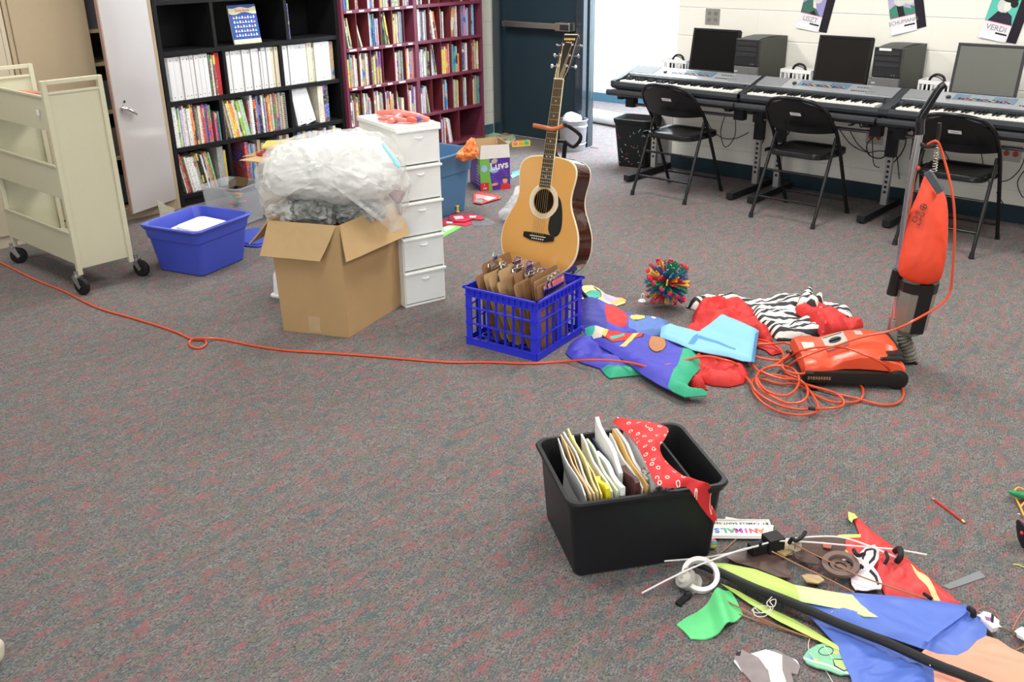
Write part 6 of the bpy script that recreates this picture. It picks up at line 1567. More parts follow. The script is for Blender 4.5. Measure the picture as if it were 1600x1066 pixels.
def extension_cord():
    e = empty('extension_cord', (-3.0, 2.6, 0), 0, 'long orange extension cord snaking across the carpet to the tangle by the vacuum', 'cord')
    T = Matrix.Translation((3.0, -2.6, 0))
    g = .0058
    m_ = [(-30, 398), (0, 410), (30, 425), (62, 440), (100, 455), (150, 480), (200, 495), (240, 507), (275, 519), (300, 530), (318, 531), (322, 538), (312, 544), (300, 542), (296, 535), (304, 529), (322, 529), (345, 530), (400, 541), (450, 548), (500, 551), (560, 555), (620, 560), (700, 566), (760, 566), (830, 568), (880, 565)]
    pts = [at(x, y, g if i not in (15, 16) else g+.011) for i, (x, y) in enumerate(m_)]
    pts += [at(x, y, z) for x, y, z in ((915, 563, .035), (950, 563, .050), (985, 567, .055), (1020, 574, .055), (1060, 566, .060), (1100, 557, .085), (1130, 562, .078), (1152, 570, .05), (1162, 585, .012))]
    def Z5(lst, z0): return [at(1140+u/5, 480+v/5, z0+.004*((i+1) % 3)) for i, (u, v) in enumerate(lst)]
    pts += Z5([(165, 590), (200, 650), (260, 700), (340, 745), (430, 780), (560, 800), (640, 795), (790, 790), (880, 770), (890, 730), (840, 680), (760, 650), (650, 620), (560, 590), (460, 550), (350, 530), (250, 515)], .020)
    pts += Z5([(170, 440), (145, 380), (165, 320), (230, 292), (330, 288), (440, 280), (487, 310), (470, 360), (400, 415), (250, 400), (150, 370), (60, 355), (25, 375), (40, 400)], .040)
    pts += Z5([(95, 400), (95, 330), (120, 280), (190, 257), (280, 265), (370, 310), (425, 380), (380, 440), (280, 480), (215, 530), (212, 590), (260, 655), (340, 700), (430, 745), (520, 750), (590, 720), (612, 660), (590, 605), (530, 570), (420, 560)], .030)
    pts += Z5([(330, 540), (250, 500), (290, 475), (380, 458), (480, 475), (530, 520), (545, 580), (510, 650), (440, 692), (350, 680), (270, 640), (215, 560)], .034)
    q = MB(); q.M = T; q.tube(catmull(pts, 6), .0052, 8); q.build('cord', CORD, e, smooth=True)
    tape = mat('tape_black', (.02, .02, .025), .5)
    for x0, y0, x1, y1, z in ((1258, 583, 1271, 584, .08), (1263, 638, 1274, 639, .03), (1163, 562, 1168, 572, .045), (1230, 549, 1235, 553, .05)):
        q = MB(); q.M = T; q.cyl(at(x0, y0, z), at(x1, y1, z), .0075, n=12); q.build('tape_band', tape, e)
extension_cord()

# ================================================================== fabrics heaped on the carpet
def cloth(name, outline, ms, label, z0, amp, fold=10., fa=.012, patches=(), seed=0., rot=0., soft=.05, cat='cloth', group=None, step=.011, rough=1.):
    pts = pxs(outline, z0+amp*.6); ph = [(pxs(pp, z0+amp*.6), k) for pp, k in patches]
    ca, sa = math.cos(R(rot)), math.sin(R(rot))
    def hf(x, y, d):
        u, v = x*ca+y*sa, -x*sa+y*ca
        e_ = min(1, d/soft); e_ = e_*(2-e_)
        n = noise.noise(Vector((u*fold*.35, v*fold, seed))); n2 = noise.noise(Vector((u*fold*.9, v*fold*2.1, seed+5)))
        ridge = 1-abs(n)*2.2
        n3 = abs(noise.noise(Vector((u*fold*1.2, v*fold*1.6, seed+9)))); n4 = abs(noise.noise(Vector((u*fold*2.6+3, v*fold*3.1, seed+2))))
        return max(z0+.003, z0+.004+e_*(amp*.42+fa*ridge+fa*.45*n2+fa*1.3*(.3-n3)+fa*.7*(.25-n4)+amp*.3*noise.noise(Vector((x*6, y*6, seed)))))
    q = MB(); sheet(q, pts, hf, step, ph)
    # soft turned-under skirt so that the edge meets what is below
    bm = bmesh.new(); 
    for v in q.v: bm.verts.new(v)
    bm.verts.ensure_lookup_table()
    for f, k in zip(q.f, q.m):
        try: ff = bm.faces.new([bm.verts[i] for i in f]); ff.material_index = k
        except ValueError: pass
    be = [ed for ed in bm.edges if len(ed.link_faces) == 1]
    r = bmesh.ops.extrude_edge_only(bm, edges=be)
    for g_ in r['geom']:
        if isinstance(g_, bmesh.types.BMVert): g_.co.z = z0+.001
    for ed in be: pass
    me_v = [v.co.copy() for v in bm.verts]; idx = {v: i for i, v in enumerate(bm.verts)}
    q2 = MB(); q2.v = me_v; q2.f = [[idx[v] for v in f.verts] for f in bm.faces]; q2.m = [f.material_index for f in bm.faces]; bm.free()
    bpy_m = q2
    o = bpy_m.build(name, ms, None, smooth=True)
    md = o.modifiers.new('solid', 'SOLIDIFY'); md.thickness = .0016; md.offset = 1
    return tag(o, label, cat, group)
cbl = mat('cloth_blue', (.055, .055, .46), .6, vary=.08, scale=8, bump=.2, bscale=900); cdb = mat('cloth_navy_blue', (.03, .03, .30), .6, vary=.08); cgr = mat('cloth_green', (.02, .36, .20), .6, bump=.2, bscale=900); crd = mat('cloth_red', (.58, .018, .016), .6, vary=.06, scale=9, bump=.3, bscale=700)
cye = mat('cloth_yellow', (.80, .52, .12), .6); cwh = mat('cloth_offwhite', (.62, .58, .47), .6); cbr = mat('cloth_brown', (.42, .17, .06), .6); cbk = mat('cloth_black', (.02, .02, .025), .6); clb = mat('cloth_midblue', (.09, .18, .48), .6); cpl = mat('cloth_lavender', (.55, .45, .62), .6); cpy = mat('cloth_paleyellow', (.78, .72, .32), .6); cte = mat('cloth_teal', (.05, .45, .36), .6)
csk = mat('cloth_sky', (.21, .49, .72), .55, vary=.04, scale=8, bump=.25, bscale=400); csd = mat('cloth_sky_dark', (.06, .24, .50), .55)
def stripes():
    m, nt, b = nodes_of('zebra_cloth'); L = nt.links; N = nt.nodes; b.inputs['Roughness'].default_value = .6
    tc = N.new('ShaderNodeTexCoord'); mp = N.new('ShaderNodeMapping'); mp.inputs['Rotation'].default_value = (0, 0, R(-42)); L.new(tc.outputs['Object'], mp.inputs[0])
    wv = N.new('ShaderNodeTexWave'); wv.bands_direction = 'Y'; wv.inputs['Scale'].default_value = 7.0; wv.inputs['Distortion'].default_value = 5.; wv.inputs['Detail'].default_value = 1.; wv.inputs['Detail Scale'].default_value = .55
    L.new(mp.outputs[0], wv.inputs['Vector']); r = N.new('ShaderNodeValToRGB'); r.color_ramp.elements[0].position = .47; r.color_ramp.elements[1].position = .53; r.color_ramp.elements[0].color = (.016, .016, .02, 1); r.color_ramp.elements[1].color = (.78, .76, .70, 1)
    L.new(wv.outputs['Fac'], r.inputs[0]); L.new(r.outputs[0], b.inputs['Base Color']); return m
zeb = stripes()
def ellp(cx, cy, rx, ry, rot=0, n=18): return [(cx+rx*math.cos(2*math.pi*i/n)*math.cos(R(rot))-ry*math.sin(2*math.pi*i/n)*math.sin(R(rot)), cy+rx*math.cos(2*math.pi*i/n)*math.sin(R(rot))+ry*math.sin(2*math.pi*i/n)*math.cos(R(rot))) for i in range(n)]
cloth('printed_cloth', [(909, 447), (924, 445), (935, 450), (946, 459), (962, 464), (978, 468), (976, 473), (958, 479), (940, 475), (925, 470), (909, 466)], [cpy, cte, cpl, cye, cbk, crd],
      'pale yellow, teal and lavender patterned cloth corner behind the blue crate', .002, .012, patches=[(ellp(925, 463, 15, 6, 0), 4), (ellp(925, 463, 14, 5.2, 0), 1), ([(940, 459), (972, 468), (955, 475), (944, 468)], 2), ([(975, 467), (978, 470), (958, 478), (955, 475)], 3), ([(928, 449), (940, 456), (938, 458), (926, 451)], 4)])
cloth('printed_cloth', [(908, 464), (930, 463), (948, 470), (968, 476), (985, 488), (1000, 490), (1038, 497), (1050, 503), (1046, 512), (1030, 518), (1005, 522), (965, 518), (925, 512), (906, 506)], [cbl, cdb, crd, clb, cye, cbk, cwh],
      'blue cloth with a red patch and mid blue end, between crate and sky blue cloth', .002, .045, patches=[([(906, 466), (928, 464), (950, 500), (948, 512), (906, 504)], 1), ([(944, 478), (966, 480), (981, 498), (979, 510), (960, 508), (948, 505)], 2), ([(982, 497), (1049, 502), (1046, 512), (1030, 518), (1000, 520), (982, 510)], 3), (ellp(996, 500, 13, 4, 6), 5), (ellp(996, 500, 12, 3.4, 6), 4), (ellp(1021, 501, 4, 1.6), 6)], seed=2., rot=40)
cloth('printed_cloth', [(884, 546), (890, 535), (902, 524), (915, 520), (935, 527), (960, 540), (985, 556), (1012, 572), (1010, 579), (980, 582), (953, 585), (944, 578), (938, 570), (912, 562), (895, 556)], [cbl, cgr, cdb],
      'lower blue cloth with a green hem strip, under the rolled printed one', .002, .035, patches=[([(940, 572), (1008, 569), (1016, 580), (953, 588)], 1)], seed=4., rot=20)
cloth('printed_cloth', [(911, 508), (918, 506), (936, 506), (960, 512), (985, 514), (1010, 516), (1040, 524), (1070, 536), (1090, 546), (1098, 557), (1094, 568), (1082, 580), (1074, 592), (1082, 601), (1106, 603), (1104, 609), (1070, 611), (1050, 602), (1030, 592), (1005, 577), (978, 556), (955, 542), (935, 531), (920, 520)], [cbl, cgr, crd, cye, cwh, cbr, cbk, cte],
      'rolled blue cloth with green border and red, yellow and brown printed shapes', .030, .050, fold=8, fa=.008, soft=.06,
      patches=[([(1070, 536), (1100, 550), (1098, 570), (1080, 584), (1076, 594), (1110, 603), (1106, 612), (1070, 614), (1044, 598), (1050, 585), (1062, 565)], 1), ([(914, 508), (950, 509), (946, 526), (928, 524)], 4), (ellp(910+12, 514, 8, 6, 20), 7),
               ([(946, 514), (962, 516), (1008, 520), (1005, 528), (975, 532), (958, 534), (940, 526)], 6), ([(947, 515), (985, 518), (1006, 521), (1002, 527), (974, 531), (958, 533), (942, 525)], 2), ([(945, 511), (952, 513), (946, 526), (940, 523)], 3), ([(995, 517), (1000, 520), (976, 542), (968, 540)], 3), ([(952, 526), (976, 521), (976, 524), (956, 530)], 7), (ellp(1027, 538, 14.5, 14, 10), 6), (ellp(1027, 537, 13.5, 13, 10), 5)], seed=6., rot=35)
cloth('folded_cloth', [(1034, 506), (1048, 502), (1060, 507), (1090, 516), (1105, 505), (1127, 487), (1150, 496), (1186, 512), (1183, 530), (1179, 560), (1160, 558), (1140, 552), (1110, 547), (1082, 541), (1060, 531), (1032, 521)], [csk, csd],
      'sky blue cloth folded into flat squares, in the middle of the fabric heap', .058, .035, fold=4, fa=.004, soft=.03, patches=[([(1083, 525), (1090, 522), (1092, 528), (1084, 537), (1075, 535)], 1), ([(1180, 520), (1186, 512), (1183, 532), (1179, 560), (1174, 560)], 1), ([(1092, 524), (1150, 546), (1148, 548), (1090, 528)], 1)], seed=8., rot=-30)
cloth('red_cloth', [(1073, 508), (1076, 502), (1082, 498), (1084, 484), (1094, 473), (1108, 466), (1130, 467), (1158, 474), (1179, 481), (1177, 496), (1196, 508), (1208, 522), (1206, 530), (1196, 529), (1180, 520), (1150, 510), (1110, 520), (1088, 516)], [crd],
      'red cloth bunched behind the folded sky blue one', .002, .046, fold=10, fa=.030, soft=.035, seed=10., rot=70)
cloth('red_cloth', [(1085, 548), (1096, 546), (1112, 552), (1130, 552), (1150, 558), (1166, 570), (1170, 582), (1162, 592), (1140, 597), (1115, 595), (1098, 590), (1106, 602), (1085, 598), (1074, 592), (1078, 570)], [crd],
      'crumpled red cloth in front, between the green border and the cord tangle', .002, .042, fold=11, fa=.024, soft=.035, seed=12., rot=10)
cloth('red_cloth', [(1172, 530), (1190, 528), (1208, 536), (1222, 543), (1222, 550), (1206, 554), (1196, 546), (1180, 540)], [crd],
      'small flat end of red cloth to the right of the folded sky blue one', .002, .012, fold=8, fa=.006, seed=14.)
cloth('zebra_cloth', [(1073, 473), (1088, 466), (1108, 460), (1130, 459), (1160, 463), (1200, 466), (1235, 464), (1248, 465), (1260, 470), (1285, 466), (1300, 474), (1320, 480), (1333, 487), (1336, 497), (1322, 500), (1300, 506), (1290, 520), (1250, 524), (1215, 524), (1200, 512), (1180, 497), (1176, 481), (1140, 472), (1108, 470), (1090, 478)], [zeb],
      'black and white zebra striped cloth at the back of the fabric heap', .002, .045, fold=9, fa=.024, soft=.035, seed=16., rot=40)
cloth('zebra_bow', [(1246, 468), (1252, 458), (1262, 449), (1271, 450), (1274, 457), (1270, 464), (1278, 459), (1288, 460), (1286, 466), (1276, 472), (1262, 472)], [zeb], 'knotted end of zebra striped cloth standing up at the back', .05, .055, fold=12, fa=.02, seed=18., soft=.02)
cloth('red_cloth', [(1238, 481), (1256, 477), (1280, 471), (1296, 476), (1312, 484), (1328, 497), (1350, 500), (1349, 505), (1330, 508), (1305, 512), (1284, 521), (1276, 508), (1262, 492)], [crd],
      'red cloth lying over the right half of the zebra striped one', .030, .040, fold=11, fa=.028, soft=.03, seed=20., rot=-20)

# ================================================================== black file tub
def file_tub():
    rz = R(54.5); C0 = (-1.408, 2.100)
    o = tote('file_tub', C0, rz, mat('tub_black', (.013, .013, .015), .38, vary=.08), 'black plastic tub of files and papers with a red bandana over its rim', 'tub', w=.425, l=.345, W=.465, L=.375, h=.265, r=.025, rim=.014)
    F = Matrix.Translation((*C0, 0)) @ Matrix.Rotation(rz, 4, 'Z')
    q = MB(); q.M = F; q.hexa([(.045, -.165, .02), (.052, -.165, .02), (.052, .165, .02), (.045, .165, .02)], [(.150, -.165, .245), (.157, -.165, .245), (.157, .165, .245), (.150, .165, .245)])
    tag(q.build('divider_board', mat('divider_black', (.012, .012, .014), .5), None), 'black board leaning inside the right half of the black tub', 'board')
    q = MB(); q.M = F; q.hexa([(.02, -.05, .03), (.026, -.05, .03), (.026, .15, .03), (.02, .15, .03)], [(.105, -.02, .262), (.110, -.02, .262), (.110, .14, .262), (.105, .14, .262)])
    tag(q.build('grey_folder', mat('folder_grey', (.34, .40, .38), .5), None), 'grey green folder behind the red bandana in the black tub', 'folder')
    mt = {'w': mat('sheet_white', (.80, .80, .79), .55, vary=.03), 'm': mat('manila', (.72, .52, .28), .6), 'y': mat('sheet_yellow', (.80, .68, .28), .55), 'Y': mat('bright_yellow', (.82, .70, .02), .4), 'g': mat('sheet_palegreen', (.62, .68, .52), .55), 'b': mat('folder_brown', (.09, .03, .025), .5), 'o': mat('envelope_gold', (.68, .42, .12), .6), 'e': mat('sheet_grey', (.50, .50, .49), .5), 'k': mat('folder_black', (.02, .02, .03), .4), 'v': mat('sheet_lilac', (.70, .66, .74), .55), 'n': mat('folder_navy', (.03, .03, .09), .4)}
    #  x, kind, height back, height front, y0, y1, thickness, label
    L_ = [(-.196, 'w', .285, .262, -.150, .150, .004, 'white sheet against the left wall of the black tub'),
          (-.188, 'm', .300, .268, -.160, .145, .004, 'outer manila folder at the left in the black tub'),
          (-.181, 'm', .290, .272, -.165, .135, .003, 'inner manila folder at the left in the black tub'),
          (-.174, 'w', .305, .262, -.150, .150, .005, 'tall white paper right after the manila folders in the black tub'),
          (-.164, 'y', .318, .272, -.155, .145, .005, 'tallest pale yellow folder in the black tub'),
          (-.155, 'y', .295, .268, -.165, .140, .004, 'second pale yellow folder in the black tub'),
          (-.147, 'Y', .262, .285, -.168, -.06, .014, 'bright yellow packet standing at the front of the black tub'),
          (-.130, 'w', .290, .262, -.150, .150, .006, 'white wad of paper behind the bright yellow packet'),
          (-.119, 'g', .288, .268, -.160, .120, .007, 'pale green booklet in the black tub'),
          (-.107, 'w', .275, .280, -.165, .06, .013, 'white spiral notebook at the front of the black tub'),
          (-.088, 'n', .270, .250, -.140, .150, .004, 'dark navy folder edge in the black tub'),
          (-.080, 'w', .335, .275, -.08, .165, .012, 'white envelope standing highest out of the black tub'),
          (-.062, 'b', .262, .285, -.160, -.02, .014, 'dark brown ribbed folder in the middle of the black tub'),
          (-.044, 'w', .280, .260, -.150, .150, .005, 'white sheet behind the dark brown folder'),
          (-.036, 'o', .300, .272, -.160, .140, .005, 'golden envelope in the middle of the black tub'),
          (-.026, 'w', .300, .268, -.120, .140, .009, 'white stack with a silver ring in the black tub'),
          (-.013, 'e', .262, .280, -.165, -.06, .016, 'grey punched folder at the front of the black tub'),
          (.004, 'w', .295, .265, -.140, .150, .010, 'white printed sheets right of the grey folder'),
          (.017, 'v', .285, .275, -.160, .120, .009, 'lilac white sheets near the bandana'),
          (.030, 'w', .288, .268, -.160, .140, .009, 'white folded papers against the navy folder by the bandana'),
          (.043, 'n', .290, .262, -.150, .150, .004, 'navy folder next to the bandana in the black tub'),
          (.051, 'w', .308, .262, -.150, .155, .005, 'white sheet edge just left of the bandana')]
    for i, (x, k, hb, hf, y0, y1, th, lb) in enumerate(L_):
        lean = .012+.030*i/len(L_); q = MB(); q.M = F; n = 6; rg = []
        xb = x*.86
        for s in (0, 1):
            pass
        A0 = []; A1 = []
        q2 = []
        for j in range(n+1):
            y = y0+(y1-y0)*j/n; h = hf+(hb-hf)*j/n; wv = .003*math.sin(j*1.3+i)
            A0.append([(xb+lean*0, y*.93, .02), (xb+.6*lean+wv, y*.98, h*.6), (x+lean+wv*1.5, y, h)])
            A1.append([(xb+th, y*.93, .02), (xb+th+.6*lean+wv, y*.98, h*.6), (x+th+lean+wv*1.5, y, h)])
        q.loft([a+b[::-1] for a, b in zip(A0, A1)], closed=True)
        nm = {'w': 'paper_sheet', 'm': 'manila_folder', 'y': 'paper_folder', 'Y': 'yellow_packet', 'g': 'booklet', 'b': 'ribbed_folder', 'o': 'envelope', 'e': 'punched_folder', 'v': 'paper_sheet', 'n': 'dark_folder'}[k]
        o = q.build(nm, mt[k], None)
        tag(o, lb, 'papers' if k in 'wv' else 'folder', 'papers and folders in the black tub')
        if 'spiral' in lb:
            q = MB()
            for j in range(8): q.tube([F @ Vector(p)-o.location for p in catmull([(x+lean+.0, -.162+.0*j, .10+j*.022), (x+lean+.005, -.172, .105+j*.022), (x+lean+.013, -.162, .10+j*.022)], 3)], .0018, 5)
            q.build('spiral', mat('spiral_white', (.75, .75, .75), .4), o)
        if 'punched' in lb:
            q = MB(); p = F @ Vector((x+lean+.008, -.168, .262)); q.sph(p-o.location, (.006, .006, .004)); q.build('rivet', mat('rivet', (.05, .05, .06), .3, .8, vary=0), o)
        if 'silver ring' in lb:
            q = MB(); q.tube([F @ Vector((x+lean+.012+.014*math.cos(t), -.10+.014*math.sin(t), .282))-o.location for t in [2*math.pi*u/20 for u in range(20)]], .002, 6, True); q.build('ring', mat('nickel'), o)
    # bandana
    m, nt, b = nodes_of('red_bandana'); Lk = nt.links; N = nt.nodes; b.inputs['Roughness'].default_value = .6
    tc = N.new('ShaderNodeTexCoord'); vo = N.new('ShaderNodeTexVoronoi'); vo.voronoi_dimensions = '2D'; vo.inputs['Scale'].default_value = 30; vo.inputs['Randomness'].default_value = .75; Lk.new(tc.outputs['Object'], vo.inputs['Vector'])
    r = N.new('ShaderNodeValToRGB'); el = r.color_ramp.elements; el[0].position = .0; el[0].color = (.60, .016, .02, 1); el[1].position = 1; el[1].color = (.60, .016, .02, 1)
    for p_, c_ in ((.10, (.60, .016, .02, 1)), (.13, (.85, .72, .66, 1)), (.17, (.85, .72, .66, 1)), (.20, (.60, .016, .02, 1))): k_ = el.new(p_); k_.color = c_
    Lk.new(vo.outputs['Distance'], r.inputs[0])
    nn = N.new('ShaderNodeTexNoise'); nn.inputs['Scale'].default_value = 60; Lk.new(tc.outputs['Object'], nn.inputs['Vector']); r2 = N.new('ShaderNodeValToRGB'); r2.color_ramp.elements[0].position = .40; r2.color_ramp.elements[1].position = .45; Lk.new(nn.outputs['Fac'], r2.inputs[0])
    mx = N.new('ShaderNodeMix'); mx.data_type = 'RGBA'; Lk.new(r2.outputs[0], mx.inputs[0]); mx.inputs[6].default_value = (.60, .016, .02, 1); Lk.new(r.outputs[0], mx.inputs[7]); Lk.new(mx.outputs[2], b.inputs['Base Color'])
    lf = [(957, 660, .31), (972, 672, .31), (985, 683, .31), (996, 697, .315), (1003, 712, .315), (1014, 735, .31), (1026, 757, .295), (1048, 763, .288), (1072, 761, .283), (1084, 775, .26), (1095, 792, .21), (1106, 806, .165), (1117, 818, .13)]
    rg = [(976, 656, .32), (1006, 658, .325), (1042, 668, .325), (1040, 684, .325), (1031, 698, .32), (1036, 715, .32), (1052, 732, .31), (1072, 746, .30), (1096, 753, .29), (1108, 757, .28), (1112, 772, .23), (1116, 792, .175), (1120, 817, .128)]
    lp = catmull([at(*p) for p in lf], 5); rp = catmull([at(*p) for p in rg], 5); rows = []
    for a, b_ in zip(lp, rp):
        row = []
        for j in range(15):
            t = j/14; p = a.lerp(b_, t); f = math.sin(math.pi*t)
            p = p+Vector((0, 0, 1))*(.012*f+.012*f*noise.noise(p*22))+Vector((.005, -.005, 0))*noise.noise(p*30)*f
            row.append(p)
        rows.append(row)
    q = MB(); q.loft(rows, cap0=False, cap1=False, closed=False)
    tag(q.build('bandana', m, None, smooth=True, solid=.002), 'red patterned bandana draped across the black tub and hanging over its rim', 'bandana')
file_tub()
# ================================================================== folded kites and craft pieces in the near right corner
nl = mat('kite_lime', (.52, .72, .16), .5, vary=.06, scale=10); nlw = mat('kite_pale_lime', (.62, .76, .38), .5); kbl = mat('kite_blue', (.085, .17, .60), .45, vary=.05, scale=8, bump=.2, bscale=700); ksl = mat('kite_salmon', (.90, .36, .24), .5, vary=.04); krd = mat('kite_red', (.66, .035, .035), .5, vary=.05, scale=8); kyl = mat('kite_yellow', (.82, .68, .30), .5)
spar = mat('spar_black', (.022, .022, .024), .45); blk_c = mat('clip_rubber', (.015, .015, .016), .5)
def kite_big():
    o0 = at(1330, 960, 0); e = empty('kite', o0, 0, 'folded blue, lime and salmon kite with a thick black spar, in the near right corner', 'kite')
    T = Matrix.Translation(-o0)
    def P(outline, name, m, z, amp=.01, fold=10., seed=0., patches=(), rot=0.):
        pts = pxs(outline, z); q = MB()
        ca, sa = math.cos(R(rot)), math.sin(R(rot))
        def hf(x, y, d):
            u, v = x*ca+y*sa, -x*sa+y*ca
            return z+min(1, d/.03)*amp*(.6+.7*noise.noise(Vector((u*fold*.3, v*fold, seed)))+.3*(1-abs(noise.noise(Vector((u*fold, v*fold*2, seed))))*3))
        sheet(q, pts, hf, .010, [(pxs(pp, z), k) for pp, k in patches])
        q.v = [T @ v for v in q.v]
        return q.build(name, m, e, smooth=True, solid=.0016)
    P([(1108, 880), (1135, 881), (1180, 890), (1215, 903), (1240, 914), (1300, 925), (1332, 930), (1345, 945), (1372, 965), (1350, 964), (1330, 955), (1290, 948), (1248, 940), (1235, 938), (1195, 925), (1150, 903)], 'lime_panel', [nl, nlw], .040, .012, patches=[([(1240, 912), (1332, 928), (1374, 967), (1250, 942)], 1)], seed=1., rot=-20)
    P([(1126, 912), (1150, 922), (1200, 950), (1240, 968), (1270, 985), (1310, 1010), (1360, 1040), (1345, 1032), (1300, 1012), (1255, 990), (1215, 970), (1170, 943)], 'lime_edge_strip', nl, .012, .008, seed=3.)
    P([(1236, 940), (1243, 935), (1250, 922), (1262, 924), (1290, 926), (1335, 927), (1400, 932), (1470, 940), (1516, 948), (1522, 954), (1530, 966), (1542, 982), (1541, 994), (1524, 1003), (1510, 1018), (1495, 1025), (1462, 1022), (1440, 1014), (1380, 993), (1320, 974), (1280, 957)], 'blue_panel', kbl, .030, .014, seed=5., rot=10)
    P([(1444, 1002), (1460, 985), (1490, 965), (1516, 950), (1517, 953), (1500, 966), (1466, 990), (1450, 1004)], 'blue_hem', kbl, .052, .004, seed=6.)
    P([(1262, 960), (1300, 978), (1360, 1003), (1420, 1022), (1458, 1045), (1462, 1080), (1335, 1090), (1330, 1060), (1318, 1035), (1308, 1010), (1285, 985)], 'lower_blue_panel', kbl, .012, .016, fold=14, seed=7., rot=60)
    P([(1541, 994), (1560, 1000), (1580, 1014), (1640, 1040), (1640, 1100), (1600, 1090), (1540, 1062), (1480, 1040), (1440, 1020), (1446, 1014), (1465, 1022), (1495, 1025), (1512, 1017), (1526, 1002)], 'salmon_panel', ksl, .030, .012, seed=9., rot=20)
    P([(1458, 1048), (1500, 1062), (1560, 1090), (1580, 1120), (1460, 1110)], 'lower_salmon_panel', ksl, .012, .010, seed=10.)
    q = MB(); a, b = at(1088, 880, .032), at(1640, 1112, .062); n = 24
    q.tube([T @ (a.lerp(b, i/n)+Vector((0, 0, .002*math.sin(i)))) for i in range(n+1)], .0125, 14); q.build('spar', spar, e, smooth=True)
    for i, (x, y) in enumerate(((1453, 1040), (1300, 957))):
        q = MB(); q.sph(T @ at(x, y, .075), .002); q.build('spar_rivet', mat('nickel'), e)
kite_big()
def kite_red():
    o0 = at(1400, 880, 0); e = empty('kite', o0, 0, 'red kite with yellow tip and stripe lying under the blue kite', 'kite')
    T = Matrix.Translation(-o0)
    def P(outline, name, m, z, amp, seed, patches=()):
        pts = pxs(outline, z); q = MB()
        def hf(x, y, d): return z+min(1, d/.03)*amp*(.7+.8*noise.noise(Vector((x*22, y*8, seed)))+.4*noise.noise(Vector((x*45, y*20, seed))))
        sheet(q, pts, hf, .010, [(pxs(pp, z), k) for pp, k in patches]); q.v = [T @ v for v in q.v]; return q.build(name, m, e, smooth=True, solid=.0016)
    P([(1332, 807), (1346, 814), (1362, 830), (1400, 858), (1440, 892), (1478, 925), (1502, 944), (1475, 944), (1430, 938), (1385, 934), (1376, 915), (1366, 890), (1350, 870), (1345, 840), (1338, 822)], 'red_sail', [krd, kyl], .006, .022, 2., [([(1420, 889), (1428, 894), (1452, 920), (1470, 942), (1460, 940), (1440, 920)], 1)])
    P([(1322, 841), (1345, 838), (1352, 866), (1330, 876), (1318, 862)], 'inner_red_panel', [krd, nl], .008, .012, 4., [([(1316, 862), (1322, 860), (1332, 876), (1326, 878)], 1)])
    P([(1325, 800), (1335, 803), (1340, 809), (1333, 812), (1331, 817), (1326, 812)], 'yellow_tip', nl, .016, .012, 6.)
    P([(1302, 840), (1312, 836), (1345, 835), (1345, 840), (1320, 841)], 'yellow_edge', nl, .010, .008, 8.)
kite_red()
def rod(pts, r, m, name, label, cat, group=None):
    q = MB(); q.tube(catmull([at(*p) for p in pts], 8), r, 8); return tag(q.build(name, m, None, smooth=True), label, cat, group)
wr = mat('fibreglass_white', (.82, .80, .80), .35); wd_ = mat('dowel_brown', (.35, .16, .07), .5)
rod([(1038, 877, .030), (1105, 871, .032), (1160, 860, .040), (1210, 846, .055), (1270, 839, .055), (1315, 840, .052), (1360, 854, .045), (1404, 873, .035)], .0026, wr, 'white_rod', 'white flexible rod bowed over the craft pieces, reaching left to the black tub', 'rod', 'white kite rods')
rod([(1003, 927, .006), (1045, 905, .045), (1090, 884, .065), (1150, 862, .062), (1185, 853, .055)], .0026, wr, 'white_rod', 'white rod slanting from the carpet up across the white ring', 'rod', 'white kite rods')
rod([(1205, 845, .060), (1260, 847, .050), (1330, 853, .042), (1400, 859, .040), (1448, 867, .036)], .0026, wr, 'white_rod', 'white rod pointing right across the red kite', 'rod', 'white kite rods')
rod([(1236, 849, .05), (1290, 875, .045), (1345, 901, .04), (1400, 920, .04), (1462, 941, .03)], .0022, wd_, 'brown_rod', 'thin brown rod crossing to the stripe of the red kite', 'rod', 'brown kite rods')
rod([(1206, 862, .05), (1250, 884, .045), (1290, 903, .04), (1335, 926, .045)], .0022, wd_, 'brown_rod', 'thin brown rod beside the brown spiral toward the blue kite', 'rod', 'brown kite rods')
rod([(1105, 875, .02), (1125, 865, .02), (1150, 843, .02)], .002, wd_, 'brown_rod', 'short brown rod between the white card and the white ring', 'rod', 'brown kite rods')
rod([(1110, 927, .012), (1150, 947, .012), (1200, 972, .012), (1262, 996, .012)], .0022, wd_, 'brown_rod', 'thin brown rod along the lower lime edge of the kite', 'rod', 'brown kite rods')
rod([(1155, 960, .006), (1180, 969, .006), (1230, 985, .006), (1275, 1000, .006)], .0022, wd_, 'brown_rod', 'thin brown rod on the carpet right of the green foam sheet', 'rod', 'brown kite rods')
rod([(1455, 1, 0)] and [(1602, 950, .02), (1590, 968, .02), (1582, 985, .02)], .002, mat('dowel_red', (.5, .15, .1), .5), 'red_rod', 'short reddish rod at the right edge beside the salmon panel', 'rod')
rod([(1602, 1010, .012), (1580, 1020, .02)], .0025, wd_, 'brown_rod', 'brown rod end at the right edge by the salmon panel', 'rod', 'brown kite rods')
